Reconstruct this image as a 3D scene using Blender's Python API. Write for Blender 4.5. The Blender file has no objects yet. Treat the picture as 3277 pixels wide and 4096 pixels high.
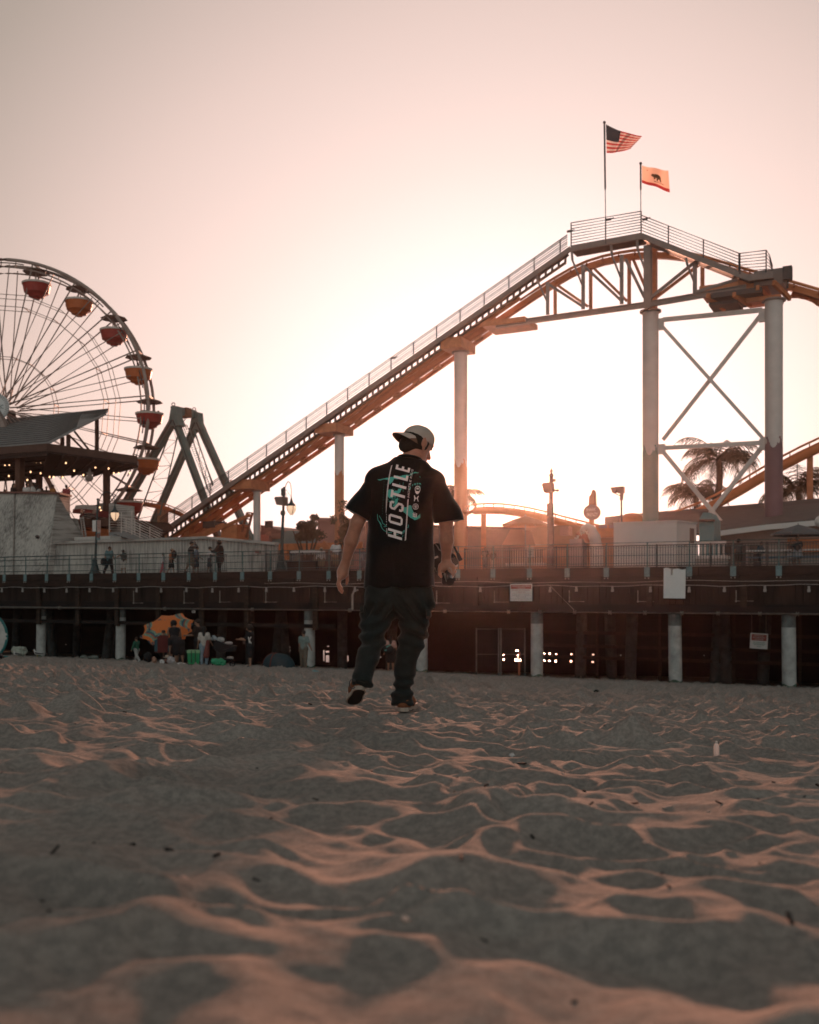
def _l(r, g, b):
    f = lambda c: (c / 255 / 12.92) if c / 255 <= .04045 else ((c / 255 + .055) / 1.055) ** 2.4
    return (f(r), f(g), f(b), 1)
SUN_E = 4.0
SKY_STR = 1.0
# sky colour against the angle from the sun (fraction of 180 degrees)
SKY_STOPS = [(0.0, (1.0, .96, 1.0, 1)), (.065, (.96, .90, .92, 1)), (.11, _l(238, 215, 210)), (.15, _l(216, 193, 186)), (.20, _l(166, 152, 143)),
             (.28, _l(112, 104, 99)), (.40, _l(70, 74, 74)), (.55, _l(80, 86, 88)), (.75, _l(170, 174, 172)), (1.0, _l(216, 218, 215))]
HAZE_D = 0.00019
HAZE_G = 0.91
SAND_A = (.295, .26, .23)
SAND_B = (.40, .36, .32)
import bpy, bmesh, math, random
import numpy as np
from mathutils import Vector, Matrix, Euler
from mathutils.bvhtree import BVHTree
R = math.radians
random.seed(7)
rng = np.random.default_rng(11)
scene = bpy.context.scene
COL = scene.collection
# ---------------------------------------------------------------- layout frame
FPX, CX, HY = 3982.0, 1638.5, 2370.0      # focal length and horizon, in photograph pixels
CZ = 0.30                                 # eye height above the datum
NX, NY = 0.456, 0.890                     # unit normal of the pier front (pointing onto the pier)
DX, DY = 0.890, -0.456                    # direction along the pier front, towards the right
PIER = 43.6                               # distance of the pier front, along the normal
DECK = CZ + 1.10                          # height of the pier deck

def P(x, y, Y):
    """measured point at distance Y"""
    return Vector(((x - CX) / FPX * Y, Y, CZ - (y - HY) / FPX * Y))

def Yat(x, s):
    return s / (NX * (x - CX) / FPX + NY)

def S(x, y, s):
    """measured point on the vertical plane parallel to the pier at distance s"""
    return P(x, y, Yat(x, s))

def G(x, s, z):
    """point at column x on plane s with true height z"""
    Y = Yat(x, s)
    return Vector(((x - CX) / FPX * Y, Y, z))

def U(u, s, z):
    """point by distance along the pier"""
    return Vector((DX * u + NX * s, DY * u + NY * s, z))

def uof(x, s):
    p = G(x, s, 0)
    return DX * p.x + DY * p.y

def sand_z(X, Y):
    s = NX * X + NY * Y
    return CZ - 0.29 - 0.083 * np.minimum(s, 64.0)

# ---------------------------------------------------------------- numpy noise
def _hash(ix, iy, iz=0, seed=0):
    h = (ix.astype(np.int64) * 374761393 + iy.astype(np.int64) * 668265263 + np.int64(iz) * 2147483647 + seed * 974634777) & 0x7fffffff
    h = (h ^ (h >> 13)) * 1274126177 & 0x7fffffff
    h = (h ^ (h >> 16)) * 668265263 & 0x7fffffff
    return (h & 0xffff) / 65535.0

def vnoise(x, y, seed=0):
    x = np.asarray(x, float); y = np.asarray(y, float)
    ix = np.floor(x); iy = np.floor(y)
    fx = x - ix; fy = y - iy
    fx = fx * fx * fx * (fx * (fx * 6 - 15) + 10); fy = fy * fy * fy * (fy * (fy * 6 - 15) + 10)
    a = _hash(ix, iy, 0, seed); b = _hash(ix + 1, iy, 0, seed)
    c = _hash(ix, iy + 1, 0, seed); d = _hash(ix + 1, iy + 1, 0, seed)
    return (a + (b - a) * fx) * (1 - fy) + (c + (d - c) * fx) * fy - 0.5

def vnoise3(p, seed=0):
    z = p[:, 2]; iz = np.floor(z); f = z - iz; f = f * f * (3 - 2 * f)
    return vnoise(p[:, 0] + iz * 17.3, p[:, 1] + iz * 9.7, seed) * (1 - f) + vnoise(p[:, 0] + (iz + 1) * 17.3, p[:, 1] + (iz + 1) * 9.7, seed) * f

# ---------------------------------------------------------------- materials
MATS = {}
def mat(name, col, rough=0.7, metal=0.0, spec=0.3, var=0.0, vscale=6.0, bump=0.0, bscale=40.0, emit=None, estr=0.0, stretch=None, transl=0.0, dark=None, sheen=0.0):
    if name in MATS: return MATS[name]
    m = bpy.data.materials.new(name); m.use_nodes = True
    nt = m.node_tree; b = nt.nodes['Principled BSDF']
    b.inputs['Roughness'].default_value = rough; b.inputs['Metallic'].default_value = metal
    b.inputs['Specular IOR Level'].default_value = spec
    c4 = (*col, 1)
    b.inputs['Base Color'].default_value = c4
    if sheen: b.inputs['Sheen Weight'].default_value = sheen; b.inputs['Sheen Roughness'].default_value = .35
    tc = None
    def coords():
        nonlocal tc
        if tc is None:
            tc = nt.nodes.new('ShaderNodeTexCoord')
        if stretch:
            mp = nt.nodes.new('ShaderNodeMapping'); mp.inputs['Scale'].default_value = stretch
            nt.links.new(tc.outputs['Object'], mp.inputs['Vector']); return mp.outputs['Vector']
        return tc.outputs['Object']
    if var > 0:
        n = nt.nodes.new('ShaderNodeTexNoise'); n.inputs['Scale'].default_value = vscale; n.inputs['Detail'].default_value = 5; n.inputs['Roughness'].default_value = 0.65
        nt.links.new(coords(), n.inputs['Vector'])
        r = nt.nodes.new('ShaderNodeValToRGB'); r.color_ramp.elements[0].position = 0.32; r.color_ramp.elements[1].position = 0.68
        d = dark if dark else tuple(c * (1 - var) for c in col)
        r.color_ramp.elements[0].color = (*d, 1)
        r.color_ramp.elements[1].color = (*[min(1, c * (1 + var * .5)) for c in col], 1)
        nt.links.new(n.outputs['Fac'], r.inputs['Fac']); nt.links.new(r.outputs['Color'], b.inputs['Base Color'])
    if bump > 0:
        n2 = nt.nodes.new('ShaderNodeTexNoise'); n2.inputs['Scale'].default_value = bscale; n2.inputs['Detail'].default_value = 4
        nt.links.new(coords(), n2.inputs['Vector'])
        bp = nt.nodes.new('ShaderNodeBump'); bp.inputs['Strength'].default_value = bump; bp.inputs['Distance'].default_value = 0.02
        nt.links.new(n2.outputs['Fac'], bp.inputs['Height']); nt.links.new(bp.outputs['Normal'], b.inputs['Normal'])
    if emit:
        b.inputs['Emission Color'].default_value = (*emit, 1); b.inputs['Emission Strength'].default_value = estr
    if transl > 0:
        t = nt.nodes.new('ShaderNodeBsdfTranslucent'); mx = nt.nodes.new('ShaderNodeMixShader'); mx.inputs['Fac'].default_value = transl
        t.inputs['Color'].default_value = c4
        src = b.inputs['Base Color'].links
        if src: nt.links.new(src[0].from_socket, t.inputs['Color'])
        out = nt.nodes['Material Output']
        nt.links.new(b.outputs[0], mx.inputs[1]); nt.links.new(t.outputs[0], mx.inputs[2]); nt.links.new(mx.outputs[0], out.inputs['Surface'])
    MATS[name] = m
    return m

# ---------------------------------------------------------------- objects
ORG = {}
def tag(o, label=None, cat=None, group=None, kind=None):
    if label: o['label'] = label
    if cat: o['category'] = cat
    if group: o['group'] = group
    if kind: o['kind'] = kind
    return o

def thing(name, loc, label=None, cat=None, group=None):
    o = bpy.data.objects.new(name, None); COL.objects.link(o)
    o.empty_display_size = 0.2
    o.location = loc; ORG[o] = Vector(loc)
    return tag(o, label, cat, group)

def link_mesh(name, me, mats, parent=None, smooth=False, org=None):
    for m in (mats if isinstance(mats, (list, tuple)) else [mats]): me.materials.append(m)
    o = bpy.data.objects.new(name, me); COL.objects.link(o)
    base = ORG[parent] if parent is not None else (Vector(org) if org is not None else Vector((0, 0, 0)))
    if base.length > 0:
        me.transform(Matrix.Translation(-base))
    if parent is not None: o.parent = parent
    else: o.location = base
    ORG[o] = base
    if smooth:
        me.polygons.foreach_set('use_smooth', [True] * len(me.polygons))
    return o

def frame(d, up=Vector((0, 0, 1))):
    d = Vector(d).normalized()
    if abs(d.dot(up)) > 0.98: up = Vector((0, 1, 0))
    x = d.cross(up).normalized(); y = x.cross(d).normalized()
    return x, y, d

class MB:
    def __init__(s): s.v = []; s.f = []; s.m = []; s.cur = 0
    def face(s, idx): s.f.append(tuple(idx)); s.m.append(s.cur)
    def add(s, vs, fs):
        o = len(s.v); s.v += [tuple(v) for v in vs]
        for f in fs: s.face([o + i for i in f])
    def hexa(s, c):
        """8 corners: bottom 4 ccw, top 4 ccw"""
        s.add(c, [(3, 2, 1, 0), (4, 5, 6, 7), (0, 1, 5, 4), (1, 2, 6, 5), (2, 3, 7, 6), (3, 0, 4, 7)])
    def box(s, c, sx, sy, sz, rz=0.0, M=None):
        c = Vector(c); h = [(-1, -1), (1, -1), (1, 1), (-1, 1)]
        pts = []
        for z in (-1, 1):
            for a, b in h:
                v = Vector((a * sx / 2, b * sy / 2, z * sz / 2))
                if M is not None: v = M @ v
                elif rz: v = Matrix.Rotation(rz, 3, 'Z') @ v
                pts.append(c + v)
        s.hexa(pts)
    def bar(s, a, b, w, h, up=Vector((0, 0, 1))):
        """rectangular bar from a to b: w across, h along up"""
        a = Vector(a); b = Vector(b); x, y, d = frame(b - a, up)
        pts = []
        for p in (a, b):
            for i, j in ((-1, -1), (1, -1), (1, 1), (-1, 1)):
                pts.append(p + x * (i * w / 2) + y * (j * h / 2))
        s.hexa(pts)
    def ibeam(s, a, b, w, h, up=Vector((0, 0, 1)), t=0.12):
        a = Vector(a); b = Vector(b); x, y, d = frame(b - a, up)
        th = h * t
        s.bar(a + y * (h / 2 - th / 2), b + y * (h / 2 - th / 2), w, th, up)
        s.bar(a - y * (h / 2 - th / 2), b - y * (h / 2 - th / 2), w, th, up)
        s.bar(a, b, w * .22, h - 2 * th - .002, up)
    def tube(s, pts, r, n=8, cap=True, closed=False):
        pts = [Vector(p) for p in pts]; m = len(pts)
        rr = r if isinstance(r, (list, tuple)) else [r] * m
        o = len(s.v); px = None
        for i, p in enumerate(pts):
            if closed: d = pts[(i + 1) % m] - pts[i - 1]
            else: d = pts[min(i + 1, m - 1)] - pts[max(i - 1, 0)]
            d.normalize()
            if px is None: x, y, _ = frame(d)
            else:
                x = px - d * px.dot(d)
                if x.length < 1e-5: x, y, _ = frame(d)
                x.normalize(); y = d.cross(x)
            px = x
            for k in range(n):
                t = 2 * math.pi * k / n
                s.v.append(tuple(p + (x * math.cos(t) + y * math.sin(t)) * rr[i]))
        for i in range(m if closed else m - 1):
            a = o + i * n; b = o + ((i + 1) % m) * n
            for k in range(n):
                k2 = (k + 1) % n
                s.face((a + k, a + k2, b + k2, b + k))
        if cap and not closed:
            s.face([o + k for k in range(n)][::-1]); s.face([o + (m - 1) * n + k for k in range(n)])
    def lathe(s, c, prof, n=16, M=None):
        """prof: list of (r,z) about a vertical axis through c"""
        c = Vector(c); o = len(s.v)
        for r, z in prof:
            for k in range(n):
                t = 2 * math.pi * k / n
                v = Vector((r * math.cos(t), r * math.sin(t), z))
                if M is not None: v = M @ v
                s.v.append(tuple(c + v))
        for i in range(len(prof) - 1):
            for k in range(n):
                k2 = (k + 1) % n
                s.face((o + i * n + k, o + i * n + k2, o + (i + 1) * n + k2, o + (i + 1) * n + k))
        s.face([o + k for k in range(n)][::-1]); s.face([o + (len(prof) - 1) * n + k for k in range(n)])
    def ball(s, c, r, n=10, sc=(1, 1, 1)):
        prof = []
        k = max(4, n // 2)
        for i in range(k + 1):
            t = -math.pi / 2 + math.pi * i / k
            prof.append((max(1e-4, r * math.cos(t)), r * math.sin(t)))
        s.lathe(c, prof, n, Matrix.Diagonal(Vector(sc)))
    def prism(s, outline, ext):
        """outline: list of points (planar ring); ext: extrusion vector"""
        n = len(outline); o = len(s.v); ext = Vector(ext)
        s.v += [tuple(p) for p in outline] + [tuple(Vector(p) + ext) for p in outline]
        s.face([o + i for i in range(n)][::-1]); s.face([o + n + i for i in range(n)])
        for i in range(n):
            j = (i + 1) % n
            s.face((o + i, o + j, o + n + j, o + n + i))
    def quad(s, a, b, c, d): s.add([a, b, c, d], [(0, 1, 2, 3)])
    def build(s, name, mats, parent=None, smooth=False, org=None, fix=True):
        me = bpy.data.meshes.new(name); me.from_pydata(s.v, [], s.f)
        me.polygons.foreach_set('material_index', s.m)
        if fix:
            bm = bmesh.new(); bm.from_mesh(me); bmesh.ops.recalc_face_normals(bm, faces=bm.faces); bm.to_mesh(me); bm.free()
        o = link_mesh(name, me, mats, parent, False, org)
        if smooth:
            me.shade_smooth() if hasattr(me, 'shade_smooth') else None
            try: me.set_sharp_from_angle(angle=R(40))
            except Exception: pass
        return o

def np_mesh(name, V, F):
    me = bpy.data.meshes.new(name)
    V = np.ascontiguousarray(V, np.float32); F = np.ascontiguousarray(F, np.int32)
    k = F.shape[1]
    me.vertices.add(len(V)); me.vertices.foreach_set('co', V.ravel())
    me.loops.add(F.size); me.loops.foreach_set('vertex_index', F.ravel())
    me.polygons.add(len(F)); me.polygons.foreach_set('loop_start', np.arange(0, F.size, k, dtype=np.int32))
    try: me.polygons.foreach_set('loop_total', np.full(len(F), k, np.int32))
    except Exception: pass
    me.update(calc_edges=True); me.validate()
    return me

def copy_tree(o, parent=None):
    c = o.copy(); COL.objects.link(c); c.parent = parent; ORG[c] = ORG.get(o, Vector())
    for ch in list(o.children): copy_tree(ch, c)
    return c

# ---------------------------------------------------------------- implicit surfaces (smoothly blended tapered limbs)
def cap(a, b, ra, rb=None, k=0.02): return ('cap', np.array(a, float), np.array(b, float), ra, ra if rb is None else rb, k)
def ell(c, r, k=0.02, rot=None): return ('ell', np.array(c, float), np.array(r, float), rot, None, k)
def cutp(c, n, k=0.0): return ('cut', np.array(c, float), np.array(n, float), 0, 0, k)

def sdf_mesh(prims, vox, pad=0.03):
    solid = [p for p in prims if p[0] != 'cut']
    lo = np.full(3, 1e9); hi = -lo; bbs = []
    for p in solid:
        if p[0] == 'cap':
            r = max(p[3], p[4]); l = np.minimum(p[1], p[2]) - r; h = np.maximum(p[1], p[2]) + r
        else:
            r = p[2].max() if p[3] is not None else p[2]; l = p[1] - r; h = p[1] + r
        bbs.append((l, h)); lo = np.minimum(lo, l); hi = np.maximum(hi, h)
    lo -= pad; hi += pad
    n = np.ceil((hi - lo) / vox).astype(int) + 1
    D = np.full(n, 0.5, np.float32)
    ax = [lo[i] + np.arange(n[i]) * vox for i in range(3)]
    for p, (l, h) in zip(solid, bbs):
        mg = p[5] * 1.2 + 3 * vox
        i0 = np.maximum(0, np.floor((l - mg - lo) / vox).astype(int)); i1 = np.minimum(n, np.ceil((h + mg - lo) / vox).astype(int) + 1)
        sl = tuple(slice(a, b) for a, b in zip(i0, i1))
        X = ax[0][i0[0]:i1[0]][:, None, None]; Yv = ax[1][i0[1]:i1[1]][None, :, None]; Z = ax[2][i0[2]:i1[2]][None, None, :]
        if p[0] == 'cap':
            a, b = p[1], p[2]; d = b - a; L2 = max(1e-12, d @ d)
            t = np.clip(((X - a[0]) * d[0] + (Yv - a[1]) * d[1] + (Z - a[2]) * d[2]) / L2, 0, 1)
            dist = np.sqrt((X - a[0] - t * d[0]) ** 2 + (Yv - a[1] - t * d[1]) ** 2 + (Z - a[2] - t * d[2]) ** 2) - (p[3] + (p[4] - p[3]) * t)
        else:
            c, r = p[1], p[2]
            x, y, z = X - c[0], Yv - c[1], Z - c[2]
            if p[3] is not None:
                M = np.array(p[3]).T
                x, y, z = (M[0, 0] * x + M[0, 1] * y + M[0, 2] * z, M[1, 0] * x + M[1, 1] * y + M[1, 2] * z, M[2, 0] * x + M[2, 1] * y + M[2, 2] * z)
            k0 = np.sqrt((x / r[0]) ** 2 + (y / r[1]) ** 2 + (z / r[2]) ** 2) + 1e-9
            k1 = np.sqrt((x / r[0] ** 2) ** 2 + (y / r[1] ** 2) ** 2 + (z / r[2] ** 2) ** 2) + 1e-9
            dist = k0 * (k0 - 1) / k1
        A = D[sl]; k = p[5]
        if k > 0:
            hh = np.maximum(k - np.abs(A - dist), 0) / k
            D[sl] = np.minimum(A, dist) - hh * hh * k * .25
        else: D[sl] = np.minimum(A, dist)
    for p in prims:
        if p[0] == 'cut':
            c, nn = p[1], p[2] / np.linalg.norm(p[2])
            pl = (ax[0][:, None, None] - c[0]) * nn[0] + (ax[1][None, :, None] - c[1]) * nn[1] + (ax[2][None, None, :] - c[2]) * nn[2]
            k = p[5]
            if k > 0:
                hh = np.maximum(k - np.abs(D - pl), 0) / k
                D = np.maximum(D, pl) + hh * hh * k * .25
            else: D = np.maximum(D, pl)
    return surface_nets(D, lo, vox)

def surface_nets(D, lo, vox):
    D[0] = D[-1] = 0.5; D[:, 0] = D[:, -1] = 0.5; D[:, :, 0] = D[:, :, -1] = 0.5
    ins = D < 0
    c = np.zeros(tuple(np.array(D.shape) - 1), np.int8)
    for dx in (0, 1):
        for dy in (0, 1):
            for dz in (0, 1):
                c += ins[dx:dx + c.shape[0], dy:dy + c.shape[1], dz:dz + c.shape[2]]
    act = (c > 0) & (c < 8)
    idx = np.argwhere(act)
    vid = np.full(c.shape, -1, np.int32); vid[act] = np.arange(len(idx))
    corners = [(a, b, d) for a in (0, 1) for b in (0, 1) for d in (0, 1)]
    vals = np.stack([D[idx[:, 0] + a, idx[:, 1] + b, idx[:, 2] + d] for a, b, d in corners], 1)
    acc = np.zeros((len(idx), 3)); cnt = np.zeros(len(idx))
    for i in range(8):
        for j in range(i + 1, 8):
            ci, cj = np.array(corners[i]), np.array(corners[j])
            if np.abs(ci - cj).sum() != 1: continue
            vi, vj = vals[:, i], vals[:, j]
            m = (vi < 0) != (vj < 0)
            t = np.where(m, vi / np.where(m, vi - vj, 1), 0)
            acc += np.where(m[:, None], ci + t[:, None] * (cj - ci), 0); cnt += m
    V = lo + (idx + acc / cnt[:, None]) * vox
    quads = []
    for axis in range(3):
        a1, a2 = (axis + 1) % 3, (axis + 2) % 3
        s0 = [slice(None)] * 3; s1 = [slice(None)] * 3
        s0[axis] = slice(0, -1); s1[axis] = slice(1, None)
        A, B = ins[tuple(s0)], ins[tuple(s1)]
        e = np.argwhere(A != B)
        flip = A[e[:, 0], e[:, 1], e[:, 2]]
        ok = (e[:, a1] > 0) & (e[:, a2] > 0) & (e[:, a1] < c.shape[a1]) & (e[:, a2] < c.shape[a2])
        e = e[ok]; flip = flip[ok]
        def cell(o1, o2):
            q = e.copy(); q[:, a1] -= o1; q[:, a2] -= o2
            return vid[q[:, 0], q[:, 1], q[:, 2]]
        q = np.stack([cell(1, 1), cell(0, 1), cell(0, 0), cell(1, 0)], 1)
        q[~flip] = q[~flip][:, ::-1]
        quads.append(q)
    F = np.concatenate(quads); F = F[(F >= 0).all(1)]
    return V, F

def sdf_obj(name, prims, vox, mats, parent=None, org=None, disp=None):
    V, F = sdf_mesh(prims, vox)
    me = np_mesh(name, V, F)
    if disp is not None:
        N = np.zeros(len(V) * 3, np.float32); me.vertex_normals.foreach_get('vector', N); N = N.reshape(-1, 3)
        V2 = V + N * disp(V)[:, None]
        me.vertices.foreach_set('co', V2.astype(np.float32).ravel()); me.update()
    return link_mesh(name, me, mats, parent, True, org)
# ---------------------------------------------------------------- camera
cd = bpy.data.cameras.new('camera'); cam = bpy.data.objects.new('camera', cd); COL.objects.link(cam)
cam.location = (0, 0, CZ); cam.rotation_euler = (R(90), 0, 0)
cd.sensor_fit = 'VERTICAL'; cd.sensor_height = 36.0; cd.sensor_width = 28.8; cd.lens = 35.0
cd.shift_y = (HY - 2048) / 4096.0
cd.clip_start = 0.05; cd.clip_end = 2000
cd.dof.use_dof = True; cd.dof.focus_distance = 6.1; cd.dof.aperture_fstop = 4.5
scene.camera = cam
scene.view_settings.view_transform = 'Standard'; scene.view_settings.look = 'None'
scene.view_settings.exposure = 0.15; scene.view_settings.gamma = 1.0
cy = scene.cycles
cy.use_denoising = True
cy.max_bounces = 5; cy.diffuse_bounces = 2; cy.glossy_bounces = 2; cy.transmission_bounces = 3; cy.volume_bounces = 0; cy.transparent_max_bounces = 6
cy.sample_clamp_indirect = 4.0

# ---------------------------------------------------------------- light
SUN_EL, SUN_AZ = R(6.5), R(6.4)           # low sun just right of the line of sight
sd = Vector((math.sin(SUN_AZ) * math.cos(SUN_EL), math.cos(SUN_AZ) * math.cos(SUN_EL), math.sin(SUN_EL)))
sl = bpy.data.lights.new('sun', 'SUN'); so = bpy.data.objects.new('sun', sl); COL.objects.link(so)
sl.energy = SUN_E; sl.angle = R(3.0); sl.color = (1.0, 0.43, 0.27)
so.rotation_euler = (-sd).to_track_quat('-Z', 'Y').to_euler(); so.location = sd * 300
w = bpy.data.worlds.new("World"); scene.world = w; w.use_nodes = True
nt = w.node_tree; bg = nt.nodes['Background']
def N(t, **kw):
    n = nt.nodes.new(t)
    for k, v in kw.items(): setattr(n, k, v)
    return n
sky = N('ShaderNodeTexSky'); sky.sky_type = 'NISHITA'; sky.sun_disc = False; sky.sun_elevation = SUN_EL; sky.sun_rotation = SUN_AZ
sky.air_density = 1.5; sky.dust_density = 3.0; sky.altitude = 0
tc = N('ShaderNodeTexCoord')
nrm = N('ShaderNodeVectorMath', operation='NORMALIZE'); nt.links.new(tc.outputs['Generated'], nrm.inputs[0])
sep = N('ShaderNodeSeparateXYZ'); nt.links.new(nrm.outputs[0], sep.inputs[0])
dt = N('ShaderNodeVectorMath', operation='DOT_PRODUCT'); glow = Vector((math.sin(R(5.6)), math.cos(R(5.6)), math.sin(R(3.6)))).normalized(); dt.inputs[1].default_value = tuple(glow); nt.links.new(nrm.outputs[0], dt.inputs[0])
ac = N('ShaderNodeMath', operation='ARCCOSINE'); nt.links.new(dt.outputs['Value'], ac.inputs[0])
dv = N('ShaderNodeMath', operation='DIVIDE'); dv.inputs[1].default_value = math.pi; nt.links.new(ac.outputs[0], dv.inputs[0])
def lin(r, g, b):
    f = lambda c: (c / 255 / 12.92) if c / 255 <= .04045 else ((c / 255 + .055) / 1.055) ** 2.4
    return (f(r), f(g), f(b), 1)
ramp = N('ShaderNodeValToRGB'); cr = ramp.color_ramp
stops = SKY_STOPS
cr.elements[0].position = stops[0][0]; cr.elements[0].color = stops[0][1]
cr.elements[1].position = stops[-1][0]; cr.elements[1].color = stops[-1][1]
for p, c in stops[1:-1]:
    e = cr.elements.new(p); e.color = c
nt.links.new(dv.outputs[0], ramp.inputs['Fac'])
# the physical sky, graded warm, lies under the dusty glow round the sun
g1 = N('ShaderNodeMixRGB', blend_type='MULTIPLY'); g1.inputs[0].default_value = 1; g1.inputs[2].default_value = (0.012, 0.010, 0.009, 1)
nt.links.new(sky.outputs[0], g1.inputs[1])
g2 = N('ShaderNodeMixRGB', blend_type='ADD'); g2.inputs[0].default_value = 1
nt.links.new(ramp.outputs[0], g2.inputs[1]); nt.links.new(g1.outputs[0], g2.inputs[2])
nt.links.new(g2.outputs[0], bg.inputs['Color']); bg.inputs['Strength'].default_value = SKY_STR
w.cycles.sampling_method = 'MANUAL'; w.cycles.sample_map_resolution = 512

# ---------------------------------------------------------------- haze
hb = MB(); hb.hexa([(-190, -25, -9), (190, -25, -9), (190, 255, -9), (-190, 255, -9), (-190, -25, 42), (190, -25, 42), (190, 255, 42), (-190, 255, 42)])
hm = bpy.data.materials.new('sea_haze'); hm.use_nodes = True
hn = hm.node_tree; hn.nodes.remove(hn.nodes['Principled BSDF'])
pv = hn.nodes.new('ShaderNodeVolumePrincipled'); pv.inputs['Density'].default_value = HAZE_D; pv.inputs['Anisotropy'].default_value = HAZE_G
pv.inputs['Color'].default_value = (0.95, 0.82, 0.76, 1)
hn.links.new(pv.outputs[0], hn.nodes['Material Output'].inputs['Volume'])
hz = tag(hb.build('haze', hm), kind='stuff')
try: hm.cycles.homogeneous_volume = True
except Exception: pass

# ---------------------------------------------------------------- sand
FEET = [(-.036, 6.12, .17, .004), (-.36, 6.16, .14, .016)]
def bowls(X, Y, cell, seed, k=0.25):
    """trodden ground: overlapping shallow bowls meeting in soft crests"""
    gx = X / cell; gy = Y / cell
    ix = np.floor(gx); iy = np.floor(gy)
    best = np.full(X.shape, 9.0)
    for a in (-2, -1, 0, 1, 2):
        for b in (-2, -1, 0, 1, 2):
            cx = ix + a; cyy = iy + b
            px = cx + _hash(cx, cyy, 1, seed); py = cyy + _hash(cx, cyy, 2, seed)
            r = 0.65 + 0.8 * _hash(cx, cyy, 3, seed)
            ang = _hash(cx, cyy, 4, seed) * math.pi; el = 1.0 + 0.7 * _hash(cx, cyy, 5, seed)
            dx = gx - px; dy = gy - py
            u = dx * np.cos(ang) + dy * np.sin(ang); v = -dx * np.sin(ang) + dy * np.cos(ang)
            d = (u * u / el + v * v * el) / (r * r) + 0.35 * _hash(cx, cyy, 6, seed)
            h = np.maximum(k - np.abs(best - d), 0) / k
            best = np.minimum(best, d) - h * h * k * .25
    return np.minimum(best, 1.6)

def sand_bumps(X, Y):
    wx = X + 0.16 * vnoise(X * 3, Y * 3, 5) + .05 * vnoise(X * 9, Y * 9, 31); wy = Y + 0.16 * vnoise(X * 3 + 40, Y * 3, 6) + .05 * vnoise(X * 9 + 7, Y * 9, 32)
    b1 = bowls(wx, wy, 0.18, 21, 0.36); b2 = bowls(wx * 1.0 + 3.3, wy + 1.7, 0.095, 22, 0.36)
    far = np.clip((Y - 3) / 12, 0, 1)
    h = (0.074 + .085 * far) * (b1 - 0.45) + (0.032 + .035 * far) * (b2 - 0.45)
    h += 0.030 * vnoise(X * 0.9, Y * 0.9, 7) + 0.022 * vnoise(X * 3.4, Y * 3.4, 8)
    # firmer footing where the man stands
    for fx, fy, fr, fh in FEET:
        w_ = np.exp(-(((X - fx) ** 2 + (Y - fy) ** 2) / fr ** 2) ** 1.5); h = h * (1 - w_) + fh * w_
    h += 0.006 * vnoise(X * 14, Y * 14, 9) + 0.003 * vnoise(X * 35, Y * 35, 10)
    return h

def sand_h(x, y):
    X = np.array([x], float); Y = np.array([y], float)
    return float((sand_z(X, Y) + sand_bumps(X, Y))[0])

nr, ncx = 1000, 780
Yr = 0.42 * np.exp(np.linspace(0, math.log(80 / 0.42), nr))
kx = np.linspace(-0.78, 0.78, ncx)
YY = np.repeat(Yr[:, None], ncx, 1); XX = (YY + 2.2) * kx[None, :]
sp_ = NX * XX + NY * YY
ZZ = sand_z(XX, YY) + sand_bumps(XX, YY) * np.where(YY < 2.2, 0.80, 1.0)
Vs = np.stack([XX, YY, ZZ], -1).reshape(-1, 3)
ii = np.arange((nr - 1) * ncx).reshape(nr - 1, ncx)[:, :-1].ravel()
Fs = np.stack([ii, ii + 1, ii + 1 + ncx, ii + ncx], 1)
me = np_mesh('sand', Vs, Fs)
ms = bpy.data.materials.new('beach_sand'); ms.use_nodes = True
n_ = ms.node_tree; b_ = n_.nodes['Principled BSDF']; b_.inputs['Roughness'].default_value = 0.95; b_.inputs['Specular IOR Level'].default_value = 0.12
t_ = n_.nodes.new('ShaderNodeTexCoord')
def noise(scale, detail=5):
    q = n_.nodes.new('ShaderNodeTexNoise'); q.inputs['Scale'].default_value = scale; q.inputs['Detail'].default_value = detail
    n_.links.new(t_.outputs['Object'], q.inputs['Vector']); return q
q1 = noise(1.3); q2 = noise(600, 2); q3 = noise(55, 6)
r1 = n_.nodes.new('ShaderNodeValToRGB'); r1.color_ramp.elements[0].position = .3; r1.color_ramp.elements[1].position = .7
r1.color_ramp.elements[0].color = (*SAND_A, 1); r1.color_ramp.elements[1].color = (*SAND_B, 1)
n_.links.new(q1.outputs['Fac'], r1.inputs['Fac'])
r2 = n_.nodes.new('ShaderNodeValToRGB'); r2.color_ramp.elements[0].position = .34; r2.color_ramp.elements[1].position = .62
r2.color_ramp.elements[0].color = (.55, .55, .55, 1); r2.color_ramp.elements[1].color = (1.1, 1.1, 1.1, 1)
n_.links.new(q2.outputs['Fac'], r2.inputs['Fac'])
mx = n_.nodes.new('ShaderNodeMixRGB'); mx.blend_type = 'MULTIPLY'; mx.inputs[0].default_value = 1
n_.links.new(r1.outputs[0], mx.inputs[1]); n_.links.new(r2.outputs[0], mx.inputs[2])
r3 = n_.nodes.new('ShaderNodeValToRGB'); r3.color_ramp.elements[0].position = .40; r3.color_ramp.elements[1].position = .60
r3.color_ramp.elements[0].color = (.8, .8, .8, 1); r3.color_ramp.elements[1].color = (1.08, 1.06, 1.04, 1)
n_.links.new(q3.outputs['Fac'], r3.inputs['Fac'])
mx2 = n_.nodes.new('ShaderNodeMixRGB'); mx2.blend_type = 'MULTIPLY'; mx2.inputs[0].default_value = 1
n_.links.new(mx.outputs[0], mx2.inputs[1]); n_.links.new(r3.outputs[0], mx2.inputs[2])
n_.links.new(mx2.outputs[0], b_.inputs['Base Color'])
bp_ = n_.nodes.new('ShaderNodeBump'); bp_.inputs['Strength'].default_value = .5; bp_.inputs['Distance'].default_value = .003
n_.links.new(q2.outputs['Fac'], bp_.inputs['Height']); n_.links.new(bp_.outputs['Normal'], b_.inputs['Normal'])
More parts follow.
